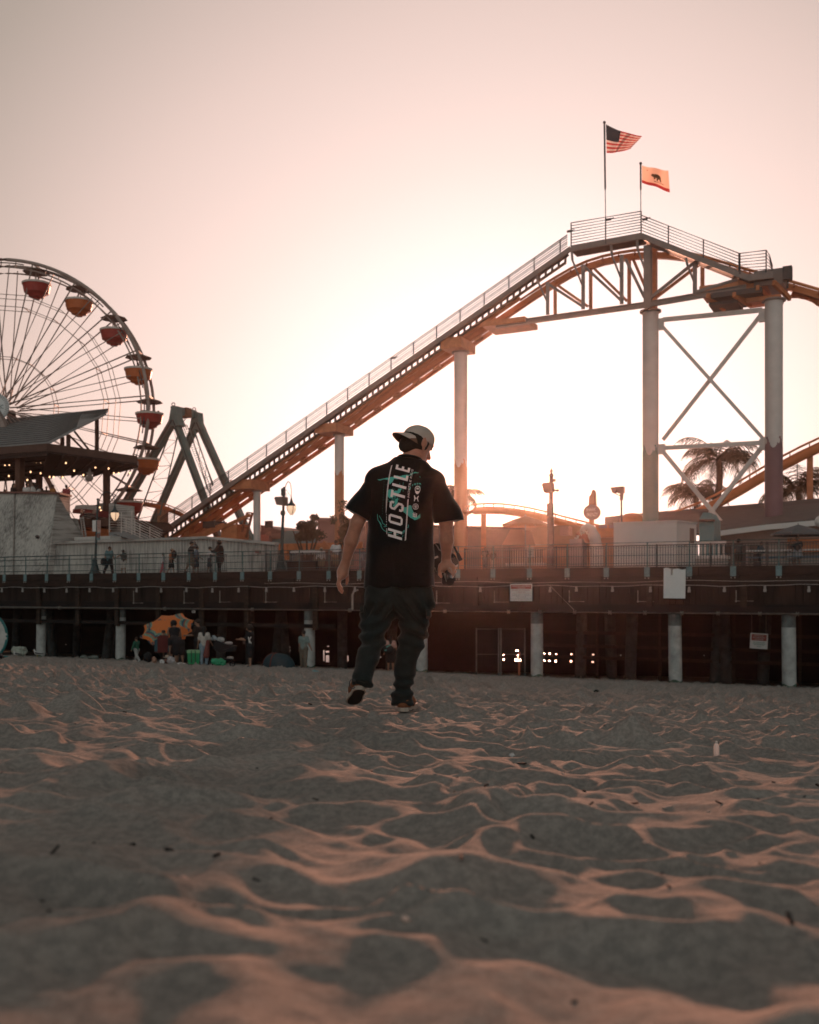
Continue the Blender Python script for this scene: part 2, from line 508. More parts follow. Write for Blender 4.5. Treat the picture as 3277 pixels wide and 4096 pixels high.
sand = tag(link_mesh('sand', me, ms, smooth=True), kind='structure')

# the rest of the beach, outside the detailed wedge, and the sea beyond the pier
bb = MB()
gp = []
for Y in (-20, -6, 0.3, 10, 30, 50, 75, 110):
    gp.append([(X, Y, float(sand_z(np.array(X), np.array(Y)) if NX * X + NY * Y < 64 else -5.3) - 0.25) for X in (-160, -100, -60, -30, -10, -3, 3, 10, 30, 60, 100, 160)])
vv = [p for r in gp for p in r]
bb.add(vv, [(r * 12 + c, r * 12 + c + 1, r * 12 + 13 + c, r * 12 + 12 + c) for r in range(7) for c in range(11)])
tag(bb.build('beach', ms), kind='structure')
sm = bpy.data.materials.new('sea_water'); sm.use_nodes = True
n2 = sm.node_tree; b2 = n2.nodes['Principled BSDF']; b2.inputs['Base Color'].default_value = (.02, .035, .04, 1); b2.inputs['Roughness'].default_value = .3
wv = n2.nodes.new('ShaderNodeTexNoise'); wv.inputs['Scale'].default_value = .9; wv.inputs['Detail'].default_value = 6
tt = n2.nodes.new('ShaderNodeTexCoord'); n2.links.new(tt.outputs['Object'], wv.inputs['Vector'])
bq = n2.nodes.new('ShaderNodeBump'); bq.inputs['Strength'].default_value = .35; bq.inputs['Distance'].default_value = .3
n2.links.new(wv.outputs['Fac'], bq.inputs['Height']); n2.links.new(bq.outputs['Normal'], b2.inputs['Normal'])
sb = MB(); ZS = -5.15
sb.quad((-185, 60, ZS), (185, 60, ZS), (185, 250, ZS), (-185, 250, ZS))
tag(sb.build('sea', sm), kind='structure')
# ================================================================= pier
T_DARK = mat('dark_timber', (.038, .026, .019), .85, var=.6, vscale=2.5, bump=.4, bscale=12, stretch=(1, 1, 3))
T_FASC = mat('brown_timber', (.033, .021, .016), .85, var=.55, vscale=1.6, bump=.5, bscale=9, stretch=(1, 1, 6))
COLR = mat('pile_collar', (.15, .165, .16), .9, var=.4, vscale=3)
T_BLACK = mat('near_black_timber', (.010, .0095, .009), .9, var=.5, vscale=2)  # near-black timber tone for beams and back sheet
STEEL_G = mat('painted_green_steel', (.075, .145, .145), .5, var=.3, vscale=7)
PLATE_G = mat('painted_plate', (.16, .26, .27), .5, var=.35, vscale=9)
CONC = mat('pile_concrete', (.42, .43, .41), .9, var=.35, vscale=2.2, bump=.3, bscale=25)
CONC_D = mat('pile_concrete_shaded', (.055, .065, .064), .9, var=.5, vscale=3)  # back-row concrete, under-deck shade put into a darker tone
CONC_G = mat('pile_foot_algae', (.10, .15, .11), .9, var=.6, vscale=6)
GALV = mat('galvanised_pipe', (.33, .30, .27), .55, .2, var=.35, vscale=5)
PVC = mat('pale_pvc', (.36, .34, .32), .5, var=.2, vscale=10)
DECKM = mat('deck_planks', (.12, .095, .08), .9, var=.5, vscale=1.5, stretch=(.3, 6, 1))

U0, U1 = -62.0, 26.0
pier = thing('pier', U(0, PIER, sand_z(*(np.array(U(0, PIER, 0))[:2]))), 'dark timber pier on pale concrete piles, crossing behind the beach', 'pier')
m = MB()
# deck: one slab with separate front fascia
def slab(m, u0, u1, s0, s1, z0, z1):
    m.hexa([U(u0, s0, z0), U(u1, s0, z0), U(u1, s1, z0), U(u0, s1, z0), U(u0, s0, z1), U(u1, s0, z1), U(u1, s1, z1), U(u0, s1, z1)])
slab(m, U0 - 26, U1 + 12, PIER + .16, 96, DECK - .30, DECK)
m.build('deck', DECKM, pier)
m = MB()
u = U0
while u < U1:                                  # fascia of heavy timbers laid end to end, slightly proud of each other
    L = random.uniform(4.5, 7.0); o = random.uniform(-.012, .012)
    slab(m, u, min(u + L - .015, U1), PIER - .0 + o, PIER + .15, DECK - .36, DECK + .02)
    slab(m, u + 1.7, min(u + 1.7 + L - .012, U1), PIER + .05 + o, PIER + .15, DECK - .72, DECK - .365)
    u += L
m.build('fascia', T_FASC, pier)
m = MB(); u = U0
while u < U1:                                  # vertical boarding under the fascia, set back
    wd = random.uniform(.22, .34)
    slab(m, u, u + wd - .012, PIER + .30 + random.uniform(0, .03), PIER + .36, DECK - 1.62, DECK - .70)
    u += wd
m.build('skirt_boards', mat('skirt_timber', (.026, .018, .014), .9, var=.7, vscale=1.2, stretch=(1.5, 1.5, .25)), pier)
m = MB()
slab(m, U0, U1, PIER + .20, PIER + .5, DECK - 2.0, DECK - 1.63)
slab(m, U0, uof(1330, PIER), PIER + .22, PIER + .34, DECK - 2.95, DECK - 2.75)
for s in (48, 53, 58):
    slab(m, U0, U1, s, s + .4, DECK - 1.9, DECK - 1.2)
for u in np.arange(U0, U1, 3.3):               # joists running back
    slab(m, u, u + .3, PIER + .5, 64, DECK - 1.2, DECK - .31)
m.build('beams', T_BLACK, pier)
# timber hangers in front of the skirt
for x in (156, 312, 469, 634, 807, 988, 1262, 1905, 2600, 2975):
    b = MB(); c = G(x, PIER + .12, 0); zb = DECK - (3.05 if x < 1300 else 1.72)
    b.box((c.x, c.y, (DECK - .73 + zb) / 2), .26, .16, DECK - .73 - zb, R(-27))
    b.build('hanger_post', T_DARK, pier)
# concrete piles
def pile(x, s, r, lean=0.0, top=DECK - 2.0, collar=True, foot=True, mt=None):
    c = G(x, s, 0); zg = float(sand_z(np.array(c.x), np.array(c.y))) - .5
    n = 20; b = MB()
    base = Vector((c.x, c.y, zg)); tp = Vector((c.x + lean * (top - zg), c.y, top)); d = tp - base; H = top - zg
    rows = [0, .5, .62, .74, H * .5, H - .62, H - .55, H - .12, H]
    for z in rows:
        for k in range(n):
            t = 2 * math.pi * k / n; q = base + d * (z / H)
            b.v.append((q.x + r * math.cos(t), q.y + r * math.sin(t), q.z + (.05 * math.sin(3 * t + x) if z in (.62, .74) else 0)))
    for i in range(len(rows) - 1):
        b.cur = 2 if (i < 2 and foot) else (1 if (i >= 6 and collar) else 0)
        for k in range(n):
            b.face((i * n + k, i * n + (k + 1) % n, (i + 1) * n + (k + 1) % n, (i + 1) * n + k))
    b.build('pile', [mt or CONC, COLR, CONC_G], pier, smooth=True)
for x, l in ((164, .01), (482, .012), (1240, -.006), (1688, 0), (2148, 0), (2703, -.012), (3158, -.01)):
    pile(x, PIER + .55, .285, l)
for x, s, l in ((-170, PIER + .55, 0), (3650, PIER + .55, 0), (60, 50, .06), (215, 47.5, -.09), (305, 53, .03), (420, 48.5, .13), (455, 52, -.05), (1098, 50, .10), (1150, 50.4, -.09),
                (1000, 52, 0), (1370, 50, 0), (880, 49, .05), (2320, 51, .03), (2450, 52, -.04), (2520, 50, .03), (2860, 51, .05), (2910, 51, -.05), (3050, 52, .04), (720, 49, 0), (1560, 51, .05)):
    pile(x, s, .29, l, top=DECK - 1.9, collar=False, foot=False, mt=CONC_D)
# added dark sheet for the shade under the pier, with gaps for daylight
SB = 62.0
holes = [(69, 84, 2580, 2594), (1158, 1162, 2586, 2591), (1158, 1163, 2598, 2604), (1203, 1217, 2613, 2646), (1301, 1319, 2602, 2611), (1302, 1319, 2616, 2652), (1308, 1318, 2583, 2587), (1293, 1299, 2592, 2650),
         (1389, 1395, 2618, 2648), (1519, 1526, 2625, 2632), (2012, 2017, 2615, 2622), (2012, 2018, 2634, 2642), (2062, 2076, 2600, 2604), (2070, 2080, 2617, 2624), (2058, 2086, 2633, 2646),
         (2176, 2180, 2612, 2616), (2175, 2181, 2638, 2645), (2195, 2203, 2611, 2618), (2193, 2202, 2639, 2647), (2219, 2228, 2640, 2649), (2222, 2227, 2614, 2619), (2281, 2291, 2613, 2621), (2280, 2290, 2640, 2650),
         (2368, 2378, 2614, 2622), (2383, 2390, 2614, 2622), (2365, 2378, 2643, 2652), (2383, 2389, 2643, 2651), (2481, 2486, 2618, 2624), (2672, 2678, 2626, 2633), (2815, 2819, 2620, 2624), (2813, 2819, 2647, 2652), (952, 957, 2652, 2690), (929, 933, 2595, 2599), (30, 36, 2690, 2700), (262, 265, 2576, 2580), (3220, 3223, 2656, 2660)]
holes = [(a + (b - a) * .12, b - (b - a) * .12, c + (d - c) * .15, d - (d - c) * .1) for a, b, c, d in holes]
xs = sorted(set([-900, 4300] + [h[0] for h in holes] + [h[1] for h in holes] + list(range(-900, 4300, 130))))
ys = sorted(set([2334, 2780] + [h[2] for h in holes] + [h[3] for h in holes]))
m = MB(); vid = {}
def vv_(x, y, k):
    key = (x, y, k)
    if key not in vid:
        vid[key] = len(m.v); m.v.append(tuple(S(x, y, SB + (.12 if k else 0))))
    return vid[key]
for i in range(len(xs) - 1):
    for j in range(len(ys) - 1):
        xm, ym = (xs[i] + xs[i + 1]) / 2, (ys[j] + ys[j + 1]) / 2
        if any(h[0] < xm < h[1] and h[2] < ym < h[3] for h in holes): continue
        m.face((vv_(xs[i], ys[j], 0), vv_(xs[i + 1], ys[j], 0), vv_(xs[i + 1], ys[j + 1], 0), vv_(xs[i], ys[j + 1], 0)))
m.build('back_shade_sheet', T_BLACK, pier)
m = MB()
for z in (DECK - 3.3, DECK - 4.0, DECK - 4.6):     # horizontal planking deep under the right end
    slab(m, uof(2150, 51), U1, 50.8, 50.86, z, z + .16)
for x in (2390, 2640, 2935, 3200):
    c = G(x, 50.9, 0); m.box((c.x, c.y, DECK - 3.6), .14, .1, 4.4, R(-27))
m.build('under_fence', T_DARK, pier)

# ----------------------------------------------------------------- railing along the pier edge
rail = thing('railing', U(uof(1638, PIER), PIER, DECK), 'long green steel pipe railing with wire mesh along the pier edge', 'railing')
up0 = uof(19, PIER); up1 = uof(3178, PIER)
step = (uof(1082, PIER) - uof(19, PIER)) / 11.0
HR = 1.10
us = []
k = -3
while up0 + k * step < U1 - 1: us.append(up0 + k * step); k += 1
for h, r in ((HR, .036), (HR * .80, .027), (HR * .49, .027), (HR * .17, .027)):
    m = MB(); m.tube([U(us[0], PIER + .02, DECK + h), U(us[-1], PIER + .02, DECK + h)], r, 8); m.build('rail', STEEL_G, rail, True)
m = MB()
for h in np.arange(.10, HR * .78, .105): m.bar(U(us[0], PIER + .06, DECK + h), U(us[-1], PIER + .06, DECK + h), .005, .005)
m.build('mesh_wire', STEEL_G, rail)
for q, u in enumerate(us):
    m = MB(); c = U(u, PIER + .02, DECK)
    m.tube([c + Vector((0, 0, -.05)), c + Vector((0, 0, HR))], .030, 8)
    p = m.build('post', STEEL_G, rail, True)
    b = MB(); a = U(u, PIER - .03, DECK - .20); b.box(a, .24, .03, .42, R(-27)); b.build('base_plate', PLATE_G, p)
    for dx in (-.075, .075):
        b = MB(); a = U(u + dx, PIER - .055, DECK - .47); b.ball(a, .036, 8); b.build('bolt', PVC, p)

# ----------------------------------------------------------------- conduit with straps, and the big pipe
con = thing('conduit', U(uof(600, PIER), PIER - .05, DECK - .8), 'thin pale conduit with straps running under the pier fascia', 'conduit')
m = MB(); pts = []
for i in range(140):
    u = U0 + (U1 - U0) * i / 139; pts.append(U(u, PIER - .03, DECK - .80 + .025 * math.sin(u * 1.1) + .02 * math.sin(u * 2.9 + 1)))
m.tube(pts, .016, 5); m.build('conduit_pipe', PVC, con)
m = MB(); pts = []
for i in range(160):
    u = uof(1060, PIER) + (U1 - uof(1060, PIER)) * i / 159; pts.append(U(u, PIER - .04, DECK - .62 + .05 * math.sin(u * .9) * math.sin(u * .37 + 2)))
m.tube(pts, .012, 5); m.build('cable', mat('pale_cable', (.40, .36, .33), .6), con)
for x in (8, 91, 178, 267, 359, 453, 547, 645, 746, 850, 955, 1066, 1176, 1300, 1420, 1922, 2062, 2201, 2306, 2450, 2602, 2757, 2898, 3060, 3236):
    b = MB(); c = G(x, PIER - .05, DECK - .90 + random.uniform(-.02, .02)); b.box(c, .09, .05, .13, R(-27)); b.box(c + Vector((0, 0, -.12)), .12, .06, .12, R(-27)); b.build('strap', PVC, con)
for x, y1 in ((535, 2412), (737, 2412), (880, 2408), (1064, 2408), (1300, 2408), (1747, 2412), (1978, 2408), (2278, 2406), (2552, 2406), (2945, 2404)):
    b = MB(); s_ = PIER + .12; t_ = G(x, s_, DECK - 1.0); e_ = S(x, y1, s_)
    b.tube([t_, e_], .022, 6); b.ball(e_, .05, 8); b.tube([e_, e_ + Vector((DX, DY, 0)) * .7], .018, 6); b.build('drop_pipe', GALV, con)
mp = thing('water_main', U(uof(2500, PIER), PIER - .05, DECK - 2.1), 'long grey jointed water pipe slung under the pier skirt', 'pipe')
m = MB(); zp = DECK - 1.98
m.tube([U(U0, PIER - .02, zp - .06), U(U1, PIER - .02, zp + .02)], .085, 10); m.build('pipe_run', GALV, mp, True)
for x in (240, 660, 1010, 1400, 1560, 1780, 2035, 2160, 2299, 2440, 2580, 2728, 2873, 3040, 3190):
    b = MB(); u = uof(x, PIER - .02); z_ = zp - .06 + .08 * (u - U0) / (U1 - U0)
    b.tube([U(u - .05, PIER - .02, z_), U(u + .05, PIER - .02, z_)], .105, 10); b.build('pipe_collar', GALV, mp)
b = MB(); c0 = G(1410, PIER - .02, zp + 0); b.tube([c0, c0 + Vector((0, 0, .75)), c0 + Vector((.08, 0, .95)), c0 + Vector((.3, 0, 1.02))], .05, 8); b.build('riser', GALV, mp, True)
b = MB(); b.tube([S(2203, 2345, PIER - .04), S(2297, 2440, PIER - .04)], .02, 6); b.build('diagonal_stay', GALV, mp)

# ----------------------------------------------------------------- signs on the pier
def text_mesh(body, size, align='CENTER'):
    cu = bpy.data.curves.new('lettering', 'FONT'); cu.body = body; cu.size = size; cu.align_x = align; cu.align_y = 'CENTER'; cu.resolution_u = 2
    o = bpy.data.objects.new('lettering', cu); COL.objects.link(o)
    dg = bpy.context.evaluated_depsgraph_get(); me = bpy.data.meshes.new_from_object(o.evaluated_get(dg))
    bpy.data.objects.remove(o); bpy.data.curves.remove(cu)
    return me
def put_text(body, width, height, c, rz, mt, parent, name='lettering', tilt=0.0):
    """flat lettering fitted in width x height, facing the camera side (-Y after rz)"""
    me = text_mesh(body, 1.0)
    vs = np.zeros(len(me.vertices) * 3, np.float32); me.vertices.foreach_get('co', vs); vs = vs.reshape(-1, 3)
    lo, hi = vs.min(0), vs.max(0)
    sx = width / (hi[0] - lo[0]); sy = height / (hi[1] - lo[1])
    vs = (vs - (lo + hi) / 2) * np.array([sx, sy, 1])
    M = Matrix.Rotation(rz, 3, 'Z') @ Matrix.Rotation(tilt, 3, 'Y')
    Mn = np.array(M)
    out = np.stack([vs[:, 0], np.zeros(len(vs)), vs[:, 1]], 1) @ Mn.T + np.array(c)
    me.vertices.foreach_set('co', out.astype(np.float32).ravel()); me.update()
    return link_mesh(name, me, mt, parent)
RZ = R(-27.1)
WHITE = mat('sign_white', (.70, .68, .64), .5, var=.12, vscale=8)
REDP = mat('sign_red', (.32, .07, .05), .5); INK = mat('sign_ink', (.03, .03, .035), .6); REDT = mat('sign_red_text', (.35, .12, .08), .6)
def off(c, dx, dz, d=.0): return c + Vector((DX * dx - NX * d, DY * dx - NY * d, dz))
sg = thing('warning_sign', S(2085, 2405, PIER - .12), 'white sign with red header and printed warning text hung under the pier deck', 'sign')
c = S(2085, 2370, PIER - .12); pw, ph = 1.08, .80
b = MB(); b.box(c, pw, .02, ph, RZ); b.build('sign_board', WHITE, sg)
b = MB(); b.box(off(c, 0, ph * .32, .014), pw * .92, .006, ph * .23, RZ); b.build('header_band', REDP, sg)
for t, wf, hf, zf, mt in (('TRESPASSING PROHIBITED', .86, .075, .365, WHITE), ('UNDER PIER', .36, .06, .255, WHITE), ('NO TRESPASSING OR LOITERING', .80, .055, .125, REDT), ('UNDER PIER', .38, .065, .02, REDT),
                          ('VIOLATORS SUBJECT TO PROSECUTION', .86, .06, -.155, INK), ('S.M.M.C. 3.36.110', .46, .055, -.255, INK), ('NO TRASPASAR ABAJO DEL MUELLE', .90, .06, -.385, INK)):
    put_text(t, pw * wf, ph * hf, off(c, 0, ph * zf, .020), RZ, mt, sg)
b = MB(); b.box(off(c, 0, -ph * .05, .013), pw * .9, .004, .008, RZ); b.build('divider', REDT, sg)
for x in (2062,):
    b = MB(); b.bar(S(2088, 2408, PIER - .06), S(2088, 2428, PIER - .06), .14, .05); b.build('sign_bracket', T_DARK, sg)
sg = thing('notice_board', S(2698, 2393, PIER - .16), 'blank pale board with a torn top edge fixed over the pier fascia', 'sign')
o = [S(x, y, PIER - .16) for x, y in ((2654, 2393), (2741, 2394), (2743, 2276), (2730, 2279), (2712, 2274), (2690, 2277), (2668, 2271), (2655, 2273))]
b = MB(); b.prism(o, (NX * .03, NY * .03, 0)); b.build('sign_board', mat('blank_board', (.74, .74, .72), .6, var=.06, vscale=3), sg)
b = MB(); b.bar(S(2698, 2274, PIER - .125), S(2698, 2300, PIER - .115), .3, .02, Vector((0, 1, 0))); b.build('sign_bracket', GALV, sg)
sg = thing('warning_sign', S(3036, 2595, 46), 'small sign, red above and white below, hanging in the dark under the pier', 'sign')
c = S(3036, 2564, 46); M2 = Matrix.Rotation(RZ, 3, 'Z') @ Matrix.Rotation(R(3), 3, 'Y')
b = MB(); b.box(c, .74, .02, .68, M=M2); b.build('sign_board', WHITE, sg)
b = MB(); b.box(off(c, .01, .15, .014), .63, .006, .27, M=M2); b.build('header_band', REDP, sg)
for t, w_, z_, mt in (('RESTRICTED', .40, .23, WHITE), ('NO TRESPASSING', .52, .15, WHITE), ('UNDER PIER', .36, .07, WHITE)):
    put_text(t, w_, .045, off(c, .01, z_, .020), RZ, mt, sg, tilt=R(3))
for z_, w_ in ((-.06, .5), (-.12, .56), (-.17, .45), (-.25, .2)):
    b = MB(); b.box(off(c, .01, z_, .014), w_, .004, .022, M=M2); b.build('printed_line', mat('faded_green_ink', (.22, .33, .28), .7), sg)
for dx in (-.3, .3):
    b = MB(); b.bar(off(c, dx, .34), off(c, dx, 2.0), .012, .012); b.build('hanging_wire', GALV, sg)
sg = thing('plaque', S(775, 2446, PIER + .1), 'tiny white plate on the dark timber above the beach umbrella', 'sign')
c = S(775, 2446, PIER + .1); b = MB(); b.box(c, .22, .02, .15, RZ); b.build('sign_board', WHITE, sg)
b = MB(); b.box(off(c, 0, .02, .012), .15, .004, .02, RZ); b.box(off(c, 0, -.03, .012), .12, .004, .02, RZ); b.build('printed_line', INK, sg)

# ----------------------------------------------------------------- chain link gate under the pier
GALD = mat('shaded_gate_steel', (.12, .118, .11), .6, .2, var=.3)  # galvanised steel darkened in colour for the shade under the pier
MESHM = mat('chain_link_wire', (.03, .03, .03), .6, .3)
gt = thing('chain_link_gate', G(2000, 44.6, float(sand_z(*np.array(G(2000, 44.6, 0))[:2]))), 'galvanised chain link gate under the pier beside a concrete pile', 'gate')
for x in (1906, 1995, 2004, 2100):
    g0 = G(x, 44.5, 0); zg = float(sand_z(np.array(g0.x), np.array(g0.y))); b = MB(); b.tube([(g0.x, g0.y, zg - .2), (g0.x, g0.y, S(x, 2512, 44.5).z)], .035, 8); b.build('gate_post', GALD, gt, True)
b = MB()
for y in (2516, 2617): b.tube([S(1906, y, 44.5), S(2100, y, 44.5)], .024, 6)
b.build('gate_rail', GALD, gt)
b = MB(); p0 = S(1906, 2516, 44.52); p1 = S(2100, 2516, 44.52); d_ = (p1 - p0); zb = -3.3 + CZ
nn = 26
for i in range(nn):
    a = p0 + d_ * (i / nn)
    b.bar(a, Vector((a.x + d_.x * .12 * 1, a.y + d_.y * .12, zb - .3)), .006, .006); b.bar(a + d_ * .10 if i < nn - 3 else a, Vector((a.x, a.y, zb - .3)), .006, .006)
b.build('wire_mesh', MESHM, gt)
b = MB(); c = G(2077, 44.2, 0); zg = float(sand_z(np.array(c.x), np.array(c.y)))
b.tube([(c.x, c.y, zg - .1), (c.x, c.y, S(2077, 2612, 44.2).z)], .05, 8); b.ball((c.x, c.y, S(2077, 2612, 44.2).z), .05, 8)
tag(b.build('marker_post', mat('faded_orange', (.30, .09, .04), .7, var=.2), None, True, org=(c.x, c.y, zg)), 'slim faded orange post standing at the foot of the chain link gate', 'post')
# ================================================================= roller coaster
YEL = mat('coaster_yellow_glow', (.62, .20, .07), .45, var=.12, vscale=1.2)  # track paint with the orange haze glow put into its colour
YEL2 = mat('coaster_yellow_worn_glow', (.58, .20, .08), .5, var=.25, vscale=2.0)  # worn track paint, tinted with the same haze glow
GREY = mat('coaster_grey', (.24, .185, .16), .5, var=.15, vscale=1.5)
DKG = mat('walkway_dark', (.07, .06, .055), .7, var=.2)
RAILK = mat('railing_dark', (.05, .045, .045), .6)
CREAM = mat('column_cream', (.58, .53, .49), .55, var=.10, vscale=1.0)
PALEBR = mat('brace_pale', (.62, .54, .49), .5, var=.12, vscale=2)
TEAL = mat('column_teal', (.14, .25, .22), .55, var=.10, vscale=1.0)
PURP = mat('column_purple', (.20, .11, .12), .55, var=.10, vscale=1.0)
ORNG = mat('column_orange', (.48, .20, .10), .55, var=.10, vscale=1.0)
PINK = mat('column_pink', (.40, .20, .17), .55, var=.10, vscale=1.0)
SC = 64.0
TR = SC + 2.6
rc = thing('roller_coaster', G(1845, SC, DECK), 'tall yellow steel roller coaster with a railed lift hill rising to a peak', 'roller coaster')
NV = Vector((NX, NY, 0)); DV = Vector((DX, DY, 0))

def sline(x): return 984 + 11 + (2283 - x) * .6936       # centre of the walkway stringer on the incline
# columns with the painted wave
def column(x0, x1, ytop, ybot, ywave, colr, s=SC + 1.6, cap_=None):
    xm = (x0 + x1) / 2; Y = Yat(xm, s); r = (x1 - x0) / 2 / FPX * Y
    c = G(xm, s, 0); zt = S(xm, ytop, s).z; zb = max(DECK - .02, S(xm, ybot, s).z)
    zw = S(xm, ywave, s).z if ywave else zb - 1; n = 48
    zs = [zb] + ([zw - 1.0 + 2.0 * i / 40 for i in range(41)] if ywave else []) + [zt]
    zs = [z for z in zs if zb <= z <= zt]
    m = MB()
    for z in zs:
        for k in range(n):
            t = 2 * math.pi * k / n; m.v.append((c.x + r * math.cos(t), c.y + r * math.sin(t), z))
    for i in range(len(zs) - 1):
        for k in range(n):
            t = (k + .5) / n * 4 % 1.0; zmid = (zs[i] + zs[i + 1]) / 2
            # curling wave crest, four round the column
            w = (math.sin(2 * math.pi * t) * .5 + .5) ** 1.6 * .62 * (r / .48)
            curl = ((t - .12) ** 2 / .014 + (zmid - zw - .16) ** 2 / .032) < 1
            m.cur = 1 if (zmid < zw + w - .25 and not curl) else 0
            m.face((i * n + k, i * n + (k + 1) % n, (i + 1) * n + (k + 1) % n, (i + 1) * n + k))
    p = m.build('column', [CREAM, colr], rc, True)
    if cap_:
        b = MB(); a0, a1, y0, y1 = cap_
        q = S((a0 + a1) / 2, (y0 + y1) / 2, s); w_ = (a1 - a0) / FPX * Y; h_ = (y1 - y0) / FPX * Y
        b.box(q, w_, 2.6, h_, RZ); b.build('column_cap', GREY if a1 > 2500 else YEL2, p)
    b = MB(); b.lathe((c.x, c.y, zt - .05), [(r * 1.35, -.06), (r * 1.35, .04)], 24); b.build('flange', GREY, p)
    return p
column(1014, 1043, 1962, 2300, None, PINK, cap_=(950, 1052, 1925, 1962))
column(1339, 1377, 1738, 2300, 1890, ORNG, cap_=(1288, 1387, 1704, 1738))
column(1817, 1870, 1407, 2300, 1858, ORNG, cap_=(1790, 1877, 1366, 1407))
column(2571, 2634, 1243, 2300, 1808, TEAL)
column(3061, 3130, 1199, 2300, 1778, PURP)
for (a, b_, w_, h_) in (((2652, 1279), (3050, 1240), .26, .24), ((2655, 1792), (3050, 1771), .26, .22), ((2652, 1308), (3058, 1760), .22, .22), ((3042, 1262), (2652, 1760), .22, .22),
                        ((2652, 1806), (3024, 2256), .26, .24), ((3050, 1786), (2782, 2130), .26, .24)):
    m = MB(); s_ = SC + 1.6 if (a[0] < b_[0]) else SC + 1.9
    e = S(*b_, s_)
    m.bar(S(*a, s_), Vector((e.x, e.y, max(e.z, DECK))), w_, h_, NV); m.build('brace', PALEBR, rc)
for (x, y, w_, h_) in ((2645, 1297, 20, 44), (3050, 1262, 26, 50), (2648, 1797, 26, 40), (3052, 1778, 26, 44)):
    m = MB(); q = S(x, y, SC + 1.6); m.box(q, w_ / FPX * q.y, .30, h_ / FPX * q.y, RZ); m.build('gusset', PALEBR, rc)
# incline: everything along the straight lift
X0, X1 = 605, 2284
def run(name, d0, d1, s, depth, mt, x0=X0, x1=X1, parent=None):
    """long beam under the incline between vertical picture offsets d0..d1"""
    a = S(x0, sline(x0) + (d0 + d1) / 2, s); b = S(x1, sline(x1) + (d0 + d1) / 2, s)
    h = (d1 - d0) * .82 / FPX * (a.y + b.y) / 2
    m = MB(); m.bar(a, b, depth, h, Vector((0, 0, 1))); return m.build(name, mt, parent or rc)
run('stringer', -11, 11, SC, .12, GREY)
wk = run('walkway', 12, 15, SC + .36, .6, DKG, X0 + 12, X1 - 12)
run('step_beam', 15, 21, SC + 1.30, .12, DKG, 640, X1 - 20)
run('step_beam', 37, 47, SC + 1.30, .12, mat('step_beam_paint', (.16, .09, .05), .6), 640, X1 - 20)
m = MB(); uA, uB = uof(655, SC + 1.3), uof(2262, SC + 1.3); nst = 76
pa = S(655, sline(655) + 29, SC + 1.3); pb = S(2262, sline(2262) + 29, SC + 1.3)
for i in range(nst):
    a = pa.lerp(pb, i / (nst - 1)); m.box(a, .14, .10, .36, RZ); m.box(a + Vector((0, 0, .10)) - NV * .35, .3, .6, .03, RZ)
m.build('step_panel', DKG, rc)
run('track_side', 44, 65, TR - .9, .10, YEL, 650, 2080)
run('track_spine', 70, 95, TR, .35, YEL, 680, 1990)
run('lower_beam', 105, 122, TR + .5, .25, YEL2, 700, 1965)
run('track_rail', 52, 62, TR + .9, .14, YEL, 650, 2080)
pa = S(720, sline(720) + 98, TR + .25); pb = S(1955, sline(1955) + 98, TR + .25); d_ = pb - pa
for i in range(17):
    f = (i + .5) / 17
    m = MB(); m.bar(pa + d_ * (f - .009), pa + d_ * (f + .009), .5, .48); m.build('track_tie', YEL2, rc)
pa = S(720, sline(720) + 67, TR); pb = S(1955, sline(1955) + 67, TR); d_ = pb - pa
for i in range(26):
    f = (i + .5) / 26
    m = MB(); m.bar(pa + d_ * (f - .012), pa + d_ * (f + .012), 1.7, .16); m.build('track_tie', YEL2, rc)
# track over the top and down the far side
arc = [(2080, 1214), (2139, 1174), (2219, 1124), (2283, 1087), (2347, 1058), (2411, 1038), (2475, 1024), (2539, 1014), (2604, 1010), (2670, 1012), (2738, 1020), (2830, 1043), (2920, 1070), (3000, 1094), (3097, 1119), (3177, 1142), (3277, 1171), (3420, 1213), (3700, 1300), (4000, 1400)]
def arcs(dy, s): return [S(x, y + dy, s) for x, y in arc]
for dy, s in ((-12, TR - .75), (-14, TR + .75)):
    m = MB(); m.tube(arcs(dy, s), .085, 8); m.build('track_rail', YEL, rc, True)
pts = [S(1960, 1308, TR)] + arcs(12, TR)
m = MB()
for i in range(len(pts) - 1): m.bar(pts[i], pts[i + 1] + (pts[i + 1] - pts[i]).normalized() * .03, .36, .40)
m.build('track_spine', YEL, rc)
for i in range(2, len(arc) - 1):
    m = MB(); a = S(arc[i][0], arc[i][1] - 10, TR - .8); b = S(arc[i][0], arc[i][1] - 12, TR + .8); q = S(arc[i][0], arc[i][1] + 8, TR)
    m.bar(a, q, .10, .10); m.bar(b, q, .10, .10); m.build('track_tie', YEL2, rc)
m = MB(); m.tube([S(3170, 1175, TR + .2), S(3277, 1206, TR + .2), S(3430, 1250, TR + .2), S(4000, 1430, TR + .2)], .30, 12); m.build('track_pipe', YEL, rc, True)
m = MB()
for a, b in (((3190, 1165), (3197, 1192)), ((3250, 1190), (3240, 1206))): m.bar(S(*a, TR), S(*b, TR), .1, .1)
m.build('track_tie', YEL2, rc)
# upper walkway
top = [(X1, 995), (2566, 944), (2992, 1111), (3092, 1098)]
for i in range(3):
    a, b = S(*top[i], SC), S(*top[i + 1], SC); m = MB()
    m.bar(a, b + (b - a).normalized() * .04, .12, (.40, .36, .42)[i]); m.build('stringer', GREY, rc)
    q = Vector((0, 0, -.12)) + NV * .66
    m = MB(); m.bar(a + q, b + q, 1.15, .06); m.build('walkway', DKG, rc)
    q = NV * 1.3
    m = MB(); m.bar(a + q, b + q, .1, .3); m.build('stringer', GREY, rc)
